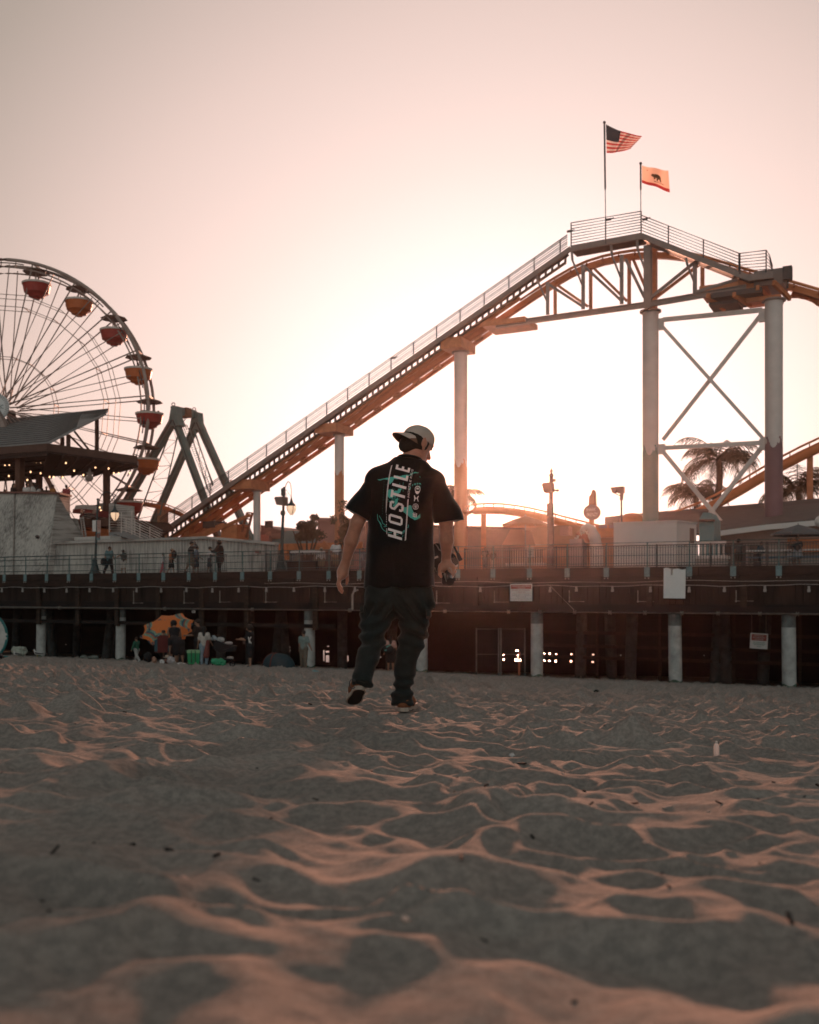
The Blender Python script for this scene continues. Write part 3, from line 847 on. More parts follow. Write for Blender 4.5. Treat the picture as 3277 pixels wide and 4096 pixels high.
# railing of the walkway
def railrun(pts, n, s, posts, parent, r=.034):
    """pts: (x, ybase, ytop)"""
    m = MB()
    for k in range(n):
        f = (k + 1) / n
        m.tube([S(x, yb + (yt - yb) * f, s) for x, yb, yt in pts], r if k == n - 1 else r * .8, 6)
    o = m.build('railing', RAILK, parent)
    def at(x):
        for i in range(len(pts) - 1):
            if pts[i][0] - .01 <= x <= pts[i + 1][0] + .01:
                f = (x - pts[i][0]) / (pts[i + 1][0] - pts[i][0]); return [pts[i][j] + (pts[i + 1][j] - pts[i][j]) * f for j in (1, 2)]
    for x in posts:
        q = at(x)
        if q is None: continue
        b = MB(); b.tube([S(x, q[0], s), S(x, q[1], s)], r * 1.25, 6); b.build('post', RAILK, o)
px_ = []
ua, ub = uof(1145, SC), uof(2036, SC)
for i in range(-6, 14):
    u = ua + (ub - ua) * i / 10
    # invert u -> picture column by bisection
    lo_, hi_ = 300, 3000
    for _ in range(40):
        md = (lo_ + hi_) / 2
        if uof(md, SC) < u: lo_ = md
        else: hi_ = md
    if 620 < lo_ < 2270: px_.append(lo_)
railrun([(640, sline(640) - 11, sline(640) - 60), (2270, sline(2270) - 11, sline(2270) - 65)], 6, SC - .05, px_, rc)
railrun([(2284, 984, 892), (2566, 932, 845)], 8, SC - .05, [2285, 2423, 2565], rc)
railrun([(2568, 934, 862), (2958, 1088, 1014)], 6, SC - .05, [2674, 2814, 2956], rc)
railrun([(2958, 1096, 1014), (3066, 1090, 1001)], 7, SC - .05, [2960, 3065], rc)
railrun([(3066, 1090, 1001), (3078, 1088, 1020), (3090, 1086, 1062)], 6, SC + .3, [3089], rc)
railrun([(640, sline(640) - 8, sline(640) - 54), (2270, sline(2270) - 8, sline(2270) - 60)], 2, SC + 1.35, [], rc, .015)
# truss under the crest
for ds, s in ((0, SC + .5), (1, SC + 2.7)):
    o_ = 30 * ds
    m = MB(); m.ibeam(S(1985 + o_, 1302 - o_ * .1, s), S(2578, 1220, s), .30, .34); m.build('truss_chord', GREY if not ds else YEL2, rc)
    m = MB(); m.ibeam(S(2578, 1220, s), S(2985, 1150, s), .30, .34); m.build('truss_chord', GREY if not ds else YEL2, rc)
    for x, y0, y1 in ((2191, 1130, 1258), (2333, 1060, 1236), (2487, 1020, 1216), (2780, 1046, 1182)):
        m = MB(); m.bar(S(x + o_, y0, s), S(x + o_, y1, s), .22, .22); m.build('truss_web', GREY if not ds else YEL2, rc)
    for a, b in (((2199, 1140), (2331, 1226)), ((2339, 1066), (2487, 1204)), ((2503, 1036), (2578, 1190)), ((2776, 1052), (2604, 1190)), ((2950, 1118), (2786, 1168))):
        m = MB(); m.bar(S(a[0] + o_, a[1], s), S(b[0] + o_ * .7, b[1], s), .16, .18); m.build('truss_web', GREY if not ds else YEL2, rc)
m = MB(); m.ibeam(S(2592, 1236, SC + .6), S(2592, 985, SC + .6), .45, .5, NV); m.build('truss_post', GREY, rc)
m = MB(); m.bar(S(2616, 1236, SC + 2.4), S(2616, 985, SC + 2.4), .4, .4, NV); m.build('truss_post', YEL2, rc)
for a, b, c in (((2145, 1080), (2150, 1122), (2186, 1200)), ((2287, 1000), (2290, 1040), (2329, 1140)), ((2444, 972), (2448, 1020), (2483, 1110)), ((2547, 955), (2552, 1000), (2584, 1090)), ((2744, 1032), (2750, 1060), (2778, 1130))):
    m = MB(); m.bar(S(*a, SC + .1), S(*b, SC + .1), .14, .14); m.bar(S(*b, SC + .1), S(*c, SC + .45), .10, .10); m.build('walkway_bracket', GREY, rc)
m = MB(); q = S(2040, 1304, SC + 1.6); m.box(q, 3.2, 2.6, .34, RZ); m.build('splice_box', YEL2, rc)
# brake platform at the right end
for i, (x, y, w_, h_, dep, mt) in enumerate(((2890, 1170, 150, 26, 2.6, YEL2), (2960, 1196, 190, 20, 3.2, DKG), (3010, 1150, 130, 40, 2.4, YEL2), (3085, 1130, 110, 60, 2.8, GREY), (2905, 1228, 110, 12, 2.8, DKG), (3060, 1205, 130, 16, 2.2, YEL2))):
    q = S(x, y, SC + 1.8); m = MB(); m.box(q, w_ / FPX * q.y, dep - .13 * i, h_ / FPX * q.y, RZ); m.build('brake_platform', mt, rc)
for a, b in (((2830, 1182), (2898, 1236)), ((2935, 1178), (3005, 1222)), ((3030, 1150), (3072, 1190)), ((3095, 1130), (3160, 1195))):
    m = MB(); m.bar(S(*a, SC + .2), S(*b, SC + 2.0), .2, .3); m.build('platform_beam', YEL2, rc)
m = MB(); q = S(3151, 1094, SC + .4); m.box(q, .52, .5, .8, RZ); m.bar(q - Vector((0, 0, .35)), q - Vector((0, 0, .9)), .1, .1); m.build('floodlight', DKG, rc)
for x, y in ((2278, 925), (2435, 878), (2580, 877), (1573, 1432)):
    m = MB(); q = S(x, y, SC - .15); m.box(q, .32, .12, .12, RZ); m.bar(q + DV * .1, q + DV * .35 + Vector((0, 0, .06)), .05, .05); m.build('security_camera', RAILK, rc)
# machinery at the foot of the lift
for x, y, w_, h_, mt in ((940, 2130, 78, 60, YEL2), (905, 2160, 130, 24, YEL), (770, 2140, 30, 60, YEL2), (860, 2100, 60, 26, DKG)):
    q = S(x, y, TR); m = MB(); m.box(q, w_ / FPX * q.y, 1.6, h_ / FPX * q.y, RZ); m.build('lift_machinery', mt, rc)
m = MB(); m.bar(S(740, 2160, TR - .6), S(895, 2100, TR - .6), .3, .3); m.bar(S(760, 2168, TR - .9), S(1000, 2060, TR - .9), .2, .25); m.build('lift_machinery', YEL2, rc)

# ----------------------------------------------------------------- second, lower coaster track
lt = thing('coaster_track', G(2230, 66, DECK), 'low curving yellow coaster track with twin rails, behind the orange umbrella', 'coaster track')
def low_track(parent, pts, s0, gap, r_pipe, r_rail, nt, s_of=None):
    f = s_of or (lambda x: s0)
    m = MB(); m.tube([S(x, y, f(x)) for x, y in pts], r_pipe, 12); m.build('track_pipe', YEL, parent, True)
    for ds in (-.45, .45):
        m = MB(); m.tube([S(x, y - gap, f(x) + ds) for x, y in pts], r_rail, 8); m.build('track_rail', YEL, parent, True)
    tot = len(pts) - 1
    for i in range(nt):
        t = (i + .5) / nt * tot; k = int(t); q = t - k
        x = pts[k][0] + (pts[k + 1][0] - pts[k][0]) * q; y = pts[k][1] + (pts[k + 1][1] - pts[k][1]) * q
        m = MB(); b = S(x, y, f(x)); m.bar(b, S(x, y - gap, f(x) - .5), .07, .09); m.bar(b, S(x, y - gap, f(x) + .5), .07, .09); m.build('track_tie', YEL2, parent)
low_track(lt, [(1862, 2054), (1900, 2044), (1950, 2041), (2010, 2043), (2070, 2050), (2130, 2061), (2190, 2075), (2250, 2092), (2310, 2107), (2370, 2122), (2430, 2137), (2490, 2150)], 64, 27, .26, .06, 16)
for x in (1935, 2200, 2420):
    m = MB(); y = {1935: 2045, 2200: 2080, 2420: 2137}[x]; q = S(x, y, 64.2); m.tube([q, (q.x, q.y, DECK)], .18, 10); m.build('track_support', YEL2, lt, True)
lt2 = thing('coaster_track', G(3000, 74, DECK), 'steep yellow coaster track climbing to the right edge behind the purple column', 'coaster track')
low_track(lt2, [(2560, 2112), (2640, 2098), (2720, 2078), (2800, 2048), (2880, 2008), (2960, 1962), (3040, 1914), (3120, 1868), (3200, 1826), (3277, 1790), (3420, 1722), (3700, 1590), (4000, 1470)], 74, 38, .36, .08, 12)
for x in (2760, 3240):
    y = {2760: 2064, 3240: 1807}[x]; q = S(x, y, 74.3); m = MB(); m.tube([q, (q.x, q.y, DECK)], .22, 10); m.build('track_support', YEL2, lt2, True)
lt3 = thing('coaster_track', G(640, 72, DECK), 'short yellow loop of coaster track beyond the foot of the teal swing frame', 'coaster track')
low_track(lt3, [(440, 2022), (480, 2015), (520, 2013), (570, 2015), (620, 2023), (670, 2036), (720, 2056), (770, 2084), (800, 2112)], 72, 17, .22, .05, 18)
m = MB(); q = S(652, 2040, 72); m.box((q.x, q.y, (q.z + DECK) / 2), .8, .6, q.z - DECK, RZ); m.build('track_support', mat('support_buff', (.42, .24, .14), .7), lt3)
for x in (500, 770):
    y = {500: 2014, 770: 2084}[x]; q = S(x, y, 72.1); m = MB(); m.tube([q, (q.x, q.y, DECK)], .12, 10); m.build('track_support', YEL2, lt3, True)

# ================================================================= ferris wheel
WS = 86.0                                    # distance; the wheel stands square to the view
wc = P(15, 1642, WS); RW = 12.75
STW = mat('wheel_steel', (.32, .245, .21), .45, .2, var=.25, vscale=1.5)
fw = thing('ferris_wheel', (wc.x, wc.y, DECK), 'big ferris wheel with thin steel spokes and a round white hub sign', 'ferris wheel')
def wp(r, a, dy): return Vector((wc.x + r * math.sin(a), wc.y + dy, wc.z + r * math.cos(a)))
for dy in (-.9, .9):
    m = MB(); m.tube([wp(RW, 2 * math.pi * i / 120, dy) for i in range(120)], .15 if dy < 0 else .13, 8, closed=True); m.build('rim', STW, fw, True)
    m = MB(); m.tube([wp(RW - .62, 2 * math.pi * i / 120, dy) for i in range(120)], .07, 6, closed=True); m.build('rim', STW, fw, True)
    for rr in (RW * .36, RW * .70, RW * .78):
        m = MB()
        for i in range(20): m.bar(wp(rr, 2 * math.pi * i / 20 + R(13), dy * (.8 if rr > 6 else .6)), wp(rr, 2 * math.pi * (i + 1) / 20 + R(13), dy * (.8 if rr > 6 else .6)), .05, .05)
        m.build('tie_ring', STW, fw)
for i in range(20):
    a = 2 * math.pi * i / 20 + R(13)
    for dy in (-.9, .9):
        m = MB()
        m.tube([wp(.9, a, dy * .9), wp(RW, a, dy)], .065, 6); m.build('spoke', STW, fw)
        m = MB(); m.tube([wp(.9, a + .05, dy * 1.6), wp(RW * .97, a + math.pi / 20, dy)], .045, 6); m.build('spoke', STW, fw)
    m = MB(); m.bar(wp(RW, a, -.9), wp(RW, a, .9), .16, .16)
    m.bar(wp(RW * .7, a, -.72), wp(RW * .7, a, .72), .06, .06); m.bar(wp(RW * .36, a, -.5), wp(RW * .36, a, .5), .06, .06)
    for q in (a + .10, a + .2): m.bar(wp(RW, q, -.9), wp(RW - .6, q, -.9), .07, .07)
    m.build('cross_tie', STW, fw)
for i in range(20):                          # light bars between the rims
    a = 2 * math.pi * i / 20 + R(13)
    m = MB(); m.tube([wp(RW - .32, a + .06 + .2 * j / 5, -1.02) for j in range(6)], .05, 5); m.build('light_bar', RAILK, fw)
MB_ = Matrix.Rotation(R(90), 3, 'X')
m = MB(); m.lathe(wp(0, 0, -1.6), [(1.12, -.08), (1.16, 0), (1.12, .10)], 40, MB_); hub = m.build('hub_sign', mat('hub_white', (.62, .62, .60), .4), fw, True)
for rr, n_b in ((1.07, 44), (.98, 40), (.89, 34)):
    b = MB()
    for k in range(n_b):
        t = 2 * math.pi * k / n_b; b.box(wp(rr, t, -1.72), .05, .03, .05)
    o = b.build('bulb_ring', RAILK, hub)
put_text('PACIFIC', 1.42, .33, wp(0, 0, -1.74), 0, mat('hub_ink', (.03, .06, .07), .5), hub)
put_text('PARK', .6, .2, wp(.4, math.pi, -1.74), 0, mat('hub_ink', (.03, .06, .07), .5), hub)
m = MB(); m.tube([wp(0, 0, -1.5), wp(0, 0, 1.8)], .38, 14); m.build('axle', STW, fw, True)
for sx in (-1, 1):
    for dy in (-1.7, 1.9):
        m = MB(); m.bar(wp(0, 0, dy), Vector((wc.x + sx * 7.2, wc.y + dy * 2.2, DECK)), .42, .42); m.build('support_leg', STW, fw)
# gondolas
CANM = mat('gondola_canopy', (.12, .075, .045), .6, var=.15)
GR = mat('gondola_red', (.34, .03, .02), .45, var=.15, vscale=3); GY = mat('gondola_yellow', (.50, .115, .025), .45, var=.12, vscale=3)
GW = mat('gondola_trim', (.55, .48, .42), .5); SKIN_D = mat('rider_dark', (.05, .04, .038), .8)
def gondola(col, label):
    g = thing('gondola', (0, 0, 0), label, 'gondola', 'gondolas hung round the ferris wheel')
    m = MB(); n = 8
    m.lathe((0, 0, 0), [(1.15, -.42), (1.12, -.36), (.62, -.18), (.08, -.06)], n, Matrix.Rotation(R(22.5), 3, 'Z')); m.build('canopy', CANM, g)
    m = MB(); m.lathe((0, 0, 0), [(.30, -2.72), (.36, -2.62), (.62, -2.55), (.70, -2.38), (1.02, -2.20), (1.16, -1.50), (1.20, -1.38), (1.12, -1.38), (1.02, -1.50), (.5, -2.1)], 16); m.build('tub', col, g, True)
    m = MB()
    for k in range(16):
        t0, t1 = 2 * math.pi * k / 16, 2 * math.pi * (k + 1) / 16
        m.bar((1.19 * math.cos(t0), 1.19 * math.sin(t0), -1.42), (1.19 * math.cos(t1), 1.19 * math.sin(t1), -1.42), .05, .16)
    m.build('trim', GW, g)
    m = MB()
    for k in range(3): m.tube([(.12 * math.cos(k * 2.1), .12 * math.sin(k * 2.1), -.1), (.14 * math.cos(k * 2.1), .14 * math.sin(k * 2.1), -2.2)], .035, 6)
    m.build('hanger', STW, g)
    return g
GL = ['red gondola with two riders nearest the top of the ferris wheel', 'yellow gondola second from the top of the ferris wheel', 'red gondola with riders third from the top of the ferris wheel', 'yellow gondola at the upper right rim of the ferris wheel',
      'red gondola level with the hub of the ferris wheel', 'yellow gondola behind the teal swing frame leg', 'red gondola low on the wheel, beside the white lookout wall', 'yellow gondola lowest on the wheel, behind the stairs']
protos = {}
for k in range(6 + 1):
    a = R(13 + 18 * k); c = wp(RW - .1, a, 0)
    key = k % 2
    if key not in protos: g = gondola(GR if key == 0 else GY, GL[k]); protos[key] = g
    else: g = copy_tree(protos[key]); g['label'] = GL[k]
    g.location = c; g.rotation_euler = (0, 0, k * .4)
def rider(c, top_c, hair_c, label):
    mt = mat('rider_cloth_%d' % int(top_c[0] * 1000), top_c, .9); 
    pr = [cap((c[0], c[1], c[2]), (c[0], c[1], c[2] + .40), .17, .13, .06), cap((c[0], c[1], c[2] + .4), (c[0], c[1], c[2] + .55), .05, .05, .05), ell((c[0], c[1], c[2] + .66), (.085, .10, .115), .04),
          cap((c[0] - .2, c[1], c[2] + .36), (c[0] - .24, c[1] - .1, c[2] + .05), .055, .045, .05), cap((c[0] + .2, c[1], c[2] + .36), (c[0] + .24, c[1] - .1, c[2] + .05), .055, .045, .05)]
    o = sdf_obj('person', pr, .035, mat('rider_skin', (.16, .09, .065), .8), None, org=c)
    tag(o, label, 'person')
    sdf_obj('shirt', [cap((c[0], c[1], c[2]), (c[0], c[1], c[2] + .40), .19, .155, .06), cap((c[0] - .2, c[1], c[2] + .37), (c[0] - .23, c[1] - .05, c[2] + .17), .07, .065, .05), cap((c[0] + .2, c[1], c[2] + .37), (c[0] + .23, c[1] - .05, c[2] + .17), .07, .065, .05)], .035, mt, o)
    sdf_obj('hair', [ell((c[0], c[1] + .02, c[2] + .70), (.10, .115, .105), .02)], .03, mat('hair_%d' % int(hair_c[0] * 1000), hair_c, .8), o)
    return o
for k, dx, lb in ((0, -.72, 'dark rider on the left side of the topmost red gondola'), (0, .70, 'dark rider on the right side of the topmost red gondola'), (2, -.75, 'dark rider on the left of the red gondola third from the top'), (2, .75, 'dark rider on the right of the red gondola third from the top'),
                  (4, .80, 'dark rider at the right edge of the red gondola level with the hub'), (1, -.8, 'dark rider at the left of the yellow gondola second from the top'), (3, .3, 'dark rider in the yellow gondola on the upper right rim'), (6, .35, 'dark rider in the low red gondola beside the white wall')):
    c = wp(RW - .1, R(13 + 18 * k), 0); rider((c.x + dx, c.y - .2, c.z - 1.95), (.05, .035, .03), (.02, .015, .012), lb)

# ================================================================= teal swing ride frame
SW = mat('swing_teal', (.17, .22, .20), .5, var=.2, vscale=1.2); SWD = mat('swing_dark', (.07, .06, .055), .6)
sw = thing('swing_ride', G(740, 70, DECK), 'teal steel A-frame of a swinging ship ride with ladders between its legs', 'ride frame')
F1, F2 = 68.0, 73.0
def leg(a, b, w_, s, mt=SW, name='frame_leg'):
    p0 = S(*a, s); p1 = S(*b, s); d = (p0 - p1)
    t = (DECK - p1.z) / d.z; p1 = p1 + d * t if p1.z > DECK else p1
    m = MB(); W = w_ / FPX * p0.y; m.bar(p0, p1, W, W * .9, NV); return m.build(name, mt, sw)
for a, b, w_, s in (((697, 1680), (500, 2018), 26, F1), ((701, 1680), (815, 1990), 24, F1), ((788, 1690), (600, 2125), 24, F2), ((795, 1690), (980, 2105), 25, F2)):
    q = leg(a, b, w_, s)
    m = MB(); p0 = S(a[0] - 9, a[1], s - .45); p1 = S(b[0] - 9, b[1], s - .45); m.tube([p0, p1], .05, 6); m.build('leg_conduit', SWD, sw)
for o_, s in (([(683, 1634), (699, 1624), (712, 1690), (722, 1700), (690, 1705), (668, 1700), (676, 1676)], F1), ([(769, 1646), (790, 1648), (794, 1690), (806, 1716), (776, 1722), (754, 1735), (762, 1690)], F2)):
    m = MB(); m.prism([S(x, y, s - .4) for x, y in o_], NV * .8); m.build('head_plate', SW, sw)
m = MB(); m.bar(S(694, 1640, F1), S(778, 1658, F2), .5, .7); m.build('axle_beam', SW, sw)
m = MB(); m.box(S(745, 1644, 70.5), .7, .7, .5, RZ); m.box(S(740, 1664, 70.5), .9, .8, .3, RZ); m.build('drive_box', mat('drive_rust', (.30, .14, .08), .7), sw)
for x, y, s in ((694, 1622, F1), (777, 1641, F2)):
    m = MB(); q = S(x, y, s); m.tube([q + Vector((.14 * math.cos(t), 0, .14 * math.sin(t) + .1)) for t in np.linspace(0, 6.28, 12)[:-1]], .04, 6, closed=True); m.build('lifting_eye', SWD, sw)
def lattice(l0, l1, r0, r1, s, n, name):
    m = MB(); A0, A1, B0, B1 = S(*l0, s), S(*l1, s), S(*r0, s), S(*r1, s)
    m.tube([A0, A1], .10, 6); m.tube([B0, B1], .08, 6)
    for i in range(1, n + 1):
        a, b = A0.lerp(A1, i / n), B0.lerp(B1, i / n); m.tube([a, b], .035, 5)
        a2 = A0.lerp(A1, (i - 1) / n) if i % 2 else B0.lerp(B1, (i - 1) / n); m.tube([a2, b if i % 2 else a], .03, 5)
    return m.build(name, SW, sw)
lattice((690, 1705), (552, 2075), (718, 1712), (640, 2060), F1 + 1.2, 7, 'lattice_brace')
lattice((775, 1715), (852, 1940), (758, 1712), (832, 1960), F2 - 1.2, 6, 'lattice_brace')
lattice((880, 2045), (926, 2152), (850, 2050), (884, 2152), F2 - 1.2, 5, 'lattice_brace')
m = MB(); A0, A1, B0, B1 = S(730, 1700, F1 + .2), S(840, 1975, F1 + .2), S(748, 1700, F1 + .2), S(850, 1965, F1 + .2)
m.tube([A0, A1], .03, 5); m.tube([B0, B1], .03, 5)
for i in range(34): m.tube([A0.lerp(A1, i / 33), B0.lerp(B1, i / 33)], .022, 5)
m.build('ladder', SWD, sw)
m = MB()
for p in ([(715, 1660), (722, 1680), (732, 1690), (728, 1720)], [(752, 1664), (742, 1678), (730, 1690), (745, 1702)], [(740, 1668), (735, 1685), (748, 1720)]):
    m.tube([S(x, y, 70.5) for x, y in p], .03, 5)
m.build('cable', SWD, sw)
m = MB()
for (x0, y0, x1, y1) in ((990, 2050, 960, 2150), (1010, 2052, 985, 2150), (992, 2050, 1010, 2052), (985, 2075, 1002, 2077), (978, 2100, 995, 2102), (948, 2090, 935, 2150), (972, 2110, 990, 2112)):
    m.bar(S(x0, y0, 66.5), S(x1, y1, 66.5), .22, .10)
tag(m.build('upturned_ladder', mat('rack_orange', (.25, .10, .05), .7), None, org=S(985, 2150, 66.5)), 'rusty slatted frame standing upright behind the white wall by the pink column', 'rack')
# ================================================================= small figures
def cmat(kind, col, rough=.85):
    return mat('%s_%02x%02x%02x' % (kind, int(col[0] * 255), int(col[1] * 255), int(col[2] * 255)), col, rough, var=.25, vscale=9)
SKINS = {'tan': (.30, .165, .11), 'fair': (.40, .24, .18), 'brown': (.17, .09, .06)}
def person(foot, H, face, label, top=((.5, .5, .5), 'short'), bottom=((.1, .1, .1), 'trousers'), hair=((.03, .02, .015), 'short'), hat=None, skin='tan',
           arms=((8, 0, 15), (8, 0, 15)), legs=((4, 0), (4, 0)), lean=0, twist=0, head=(0, 0), shoe=(.05, .05, .05), vox=.022, girth=1.0, group=None, only_top=False, seat=False):
    """foot: world point under the figure; face: heading in degrees (0 = away from the viewer, 90 = right)
    arms/legs: left, right -> (out, forward, elbow bend) / (forward, knee bend)"""
    W = girth
    Rz = Matrix.Rotation(-R(face), 3, 'Z')
    hip = Vector((0, 0, .52 * H))
    Rl = Matrix.Rotation(-R(lean), 3, 'X')          # lean forward (+y)
    Rt = Matrix.Rotation(R(twist), 3, 'Z')
    def up(x, y, z): return hip + Rl @ (Rt @ Vector((x * H, y * H, (z - .52) * H)))
    chest = up(0, 0, .72); neck = up(0, .005, .835); 
    Rh = Rl @ Rt @ Matrix.Rotation(-R(head[0]), 3, 'Z') @ Matrix.Rotation(-R(head[1]), 3, 'X')
    hc = up(0, .01, .862) + Rh @ Vector((0, .014 * H, .068 * H))
    J = {}
    for sgn, nm, a in ((-1, 'L', arms[0]), (1, 'R', arms[1])):
        sh = up(sgn * .098 * W, 0, .805)
        d = Matrix.Rotation(sgn * -R(a[0]), 3, 'Y') @ (Matrix.Rotation(R(a[1]), 3, 'X') @ Vector((0, 0, -1)))
        d = Rl @ Rt @ d
        el = sh + d * .172 * H
        side = (Rl @ Rt @ Vector((1, 0, 0)))
        d2 = Matrix.Rotation(R(a[2]), 3, side) @ d
        if len(a) > 3: d2 = Matrix.Rotation(R(a[3]) * sgn, 3, Vector((0, 0, 1))) @ d2
        wr = el + d2 * .15 * H; hd = wr + d2 * .055 * H
        J[nm] = (sh, el, wr, hd, d2)
    for sgn, nm, a in ((-1, 'l', legs[0]), (1, 'r', legs[1])):
        hp = Vector((sgn * .052 * H * W, 0, .50 * H))
        d = Matrix.Rotation(R(a[0]), 3, 'X') @ Vector((sgn * .03, 0, -1))
        kn = hp + d * .235 * H
        d2 = Matrix.Rotation(-R(a[1]), 3, 'X') @ d
        an = kn + d2 * .225 * H
        fd = Matrix.Rotation(-R(a[1] * .5 - a[0] * .5), 3, 'X') @ Vector((sgn * .15, 1, 0))
        J[nm] = (hp, kn, an, an + Vector((0, 0, -.03 * H)) + fd * .085 * H)
    low = min(J['l'][2].z, J['r'][2].z) - .042 * H
    shift = Vector((0, 0, -low)) if not seat else Vector((0, 0, 0))
    foot = Vector(foot)
    T = lambda v: tuple(foot + Rz @ (v + shift))
    k = .035 * H
    h = H
    body = [cap(T(up(0, 0, .54)), T(chest), .068 * h * W, .078 * h * W, k), cap(T(up(-.06, 0, .76)), T(up(.06, 0, .76)), .052 * h, .052 * h, k), cap(T(up(0, 0, .78)), T(neck), .04 * h, .031 * h, k), cap(T(neck), T(hc), .030 * h, .035 * h, .02 * h),
            ell(T(hc), (.047 * h, .057 * h, .066 * h), .015 * h, (Rz @ Rh)), ell(T(hc + Rh @ Vector((0, .055, -.012)) * h), (.011 * h, .016 * h, .018 * h), .01 * h), ell(T(hc + Rh @ Vector((0, .042, -.042)) * h), (.026 * h, .022 * h, .02 * h), .012 * h)]
    for s_ in (-1, 1): body.append(ell(T(hc + Rh @ Vector((s_ * .049, -.004, -.008)) * h), (.008 * h, .014 * h, .019 * h), .004 * h))
    for nm in 'LR':
        sh, el, wr, hd, d2 = J[nm]
        body += [cap(T(sh), T(el), .030 * h * W, .025 * h * W, k), cap(T(el), T(wr), .025 * h * W, .017 * h, .01 * h), ell(T(wr + d2 * .035 * h), (.019 * h, .019 * h, .026 * h), .012 * h), cap(T(wr + d2 * .03 * h), T(hd + d2 * .02 * h), .013 * h, .009 * h, .012 * h),
                 cap(T(wr + d2 * .015 * h), T(wr + d2 * .045 * h + Vector((0, .022 * h, 0))), .008 * h, .007 * h, .006 * h)]
    if not only_top:
        body.append(cap(T(Vector((-.045 * h * W, 0, .51 * h))), T(Vector((.045 * h * W, 0, .51 * h))), .066 * h * W, .066 * h * W, k))
        for nm in 'lr':
            hp, kn, an, to = J[nm]
            body += [cap(T(hp), T(kn), .056 * h * W, .036 * h * W, k * .6), cap(T(kn), T(an), .035 * h * W, .020 * h, .015 * h), cap(T(an + Vector((0, 0, -.02 * h))), T(to), .022 * h, .017 * h, .012 * h)]
    o = sdf_obj('person', body, vox, cmat('skin', SKINS[skin], .6), None, org=foot)
    tag(o, label, 'person', group)
    tc_, tk = top[0], top[1]
    g = .012 * h
    sh_ = [cap(T(up(0, 0, .53)), T(chest), .078 * h * W + g, .086 * h * W + g, k), cap(T(up(-.06, 0, .765)), T(up(.06, 0, .765)), .055 * h + g, .055 * h + g, k)]
    if tk == 'coat': sh_ += [cap(T(up(0, 0, .40)), T(chest), .10 * h * W + g, .09 * h * W + g, k)]
    if tk != 'none':
        for nm in 'LR':
            sh, el, wr, hd, d2 = J[nm]
            if tk == 'short': e2 = sh.lerp(el, .72); sh_.append(cap(T(sh), T(e2), .040 * h * W + g * .5, .037 * h * W + g * .5, k))
            elif tk in ('long', 'coat'): sh_ += [cap(T(sh), T(el), .036 * h * W + g, .032 * h * W + g, k), cap(T(el), T(el.lerp(wr, .94)), .031 * h * W + g, .022 * h + g, .01 * h)]
    cols = [cmat('cloth', tc_)]
    so_ = sdf_obj('coat' if tk == 'coat' else ('vest' if tk == 'none' else 'shirt'), sh_, vox, cols, o)
    if len(top) > 2:                                     # stripes
        mz = cmat('cloth', top[2]); so_.data.materials.append(mz)
        for p in so_.data.polygons:
            if int((p.center.z + 50) / (.045 * h)) % 2 == 0: p.material_index = 1
    if not only_top:
        bc, bk = bottom
        pr = [cap(T(Vector((-.045 * h * W, 0, .515 * h))), T(Vector((.045 * h * W, 0, .515 * h))), .072 * h * W + g, .072 * h * W + g, k)]
        for nm in 'lr':
            hp, kn, an, to = J[nm]
            if bk == 'trousers': pr += [cap(T(hp), T(kn), .060 * h * W + g, .043 * h * W + g, k * .5), cap(T(kn), T(an), .042 * h * W + g, .032 * h + g, .01 * h)]
            elif bk == 'shorts': pr += [cap(T(hp), T(hp.lerp(kn, .92)), .060 * h * W + g, .052 * h * W + g, k * .5)]
            elif bk == 'skirt': pr += [cap(T(hp), T(hp.lerp(kn, .75)), .066 * h * W + g, .078 * h * W + g, k)]
        sdf_obj({'trousers': 'trousers', 'shorts': 'shorts', 'skirt': 'skirt'}[bk], pr, vox, cmat('cloth', bc), o)
        if shoe:
            for nm in 'lr':
                hp, kn, an, to = J[nm]
                sdf_obj('shoe', [cap(T(an + Vector((0, 0, -.025 * h))), T(to), .027 * h, .021 * h, .01 * h)], vox * .8, cmat('shoe', shoe), o)
    if hair[1] != 'none':
        hp_ = [ell(T(hc + Rh @ Vector((0, -.012, .016)) * h), (.053 * h, .058 * h, .060 * h), .01 * h, (Rz @ Rh))]
        if hair[1] == 'long': hp_ += [cap(T(hc + Rh @ Vector((0, -.035, .0)) * h), T(up(0, -.055, .76)), .045 * h, .042 * h, .02 * h)]
        if hair[1] == 'bushy': hp_ += [ell(T(hc + Rh @ Vector((0, -.02, .01)) * h), (.075 * h, .075 * h, .078 * h), .02 * h)]
        sdf_obj('hair', hp_, vox * .8, cmat('hair', hair[0], .6), o)
    if hat:
        hp_ = [ell(T(hc + Rh @ Vector((0, -.004, .035)) * h), (.056 * h, .062 * h, .046 * h), .006 * h, (Rz @ Rh))]
        if hat[1] == 'cap': hp_ += [ell(T(hc + Rh @ Vector((0, .07, .022)) * h), (.042 * h, .045 * h, .009 * h), .01 * h, (Rz @ Rh))]
        else: hp_ += [ell(T(hc + Rh @ Vector((0, 0, .02)) * h), (.10 * h, .105 * h, .010 * h), .01 * h, (Rz @ Rh))]
        sdf_obj('cap' if hat[1] == 'cap' else 'hat', hp_, vox * .7, cmat('hat', hat[0]), o)
    o['_'] = 0; del o['_']
    J['T'] = T; J['hc'] = hc; J['up'] = up; J['H'] = H
    return o, J
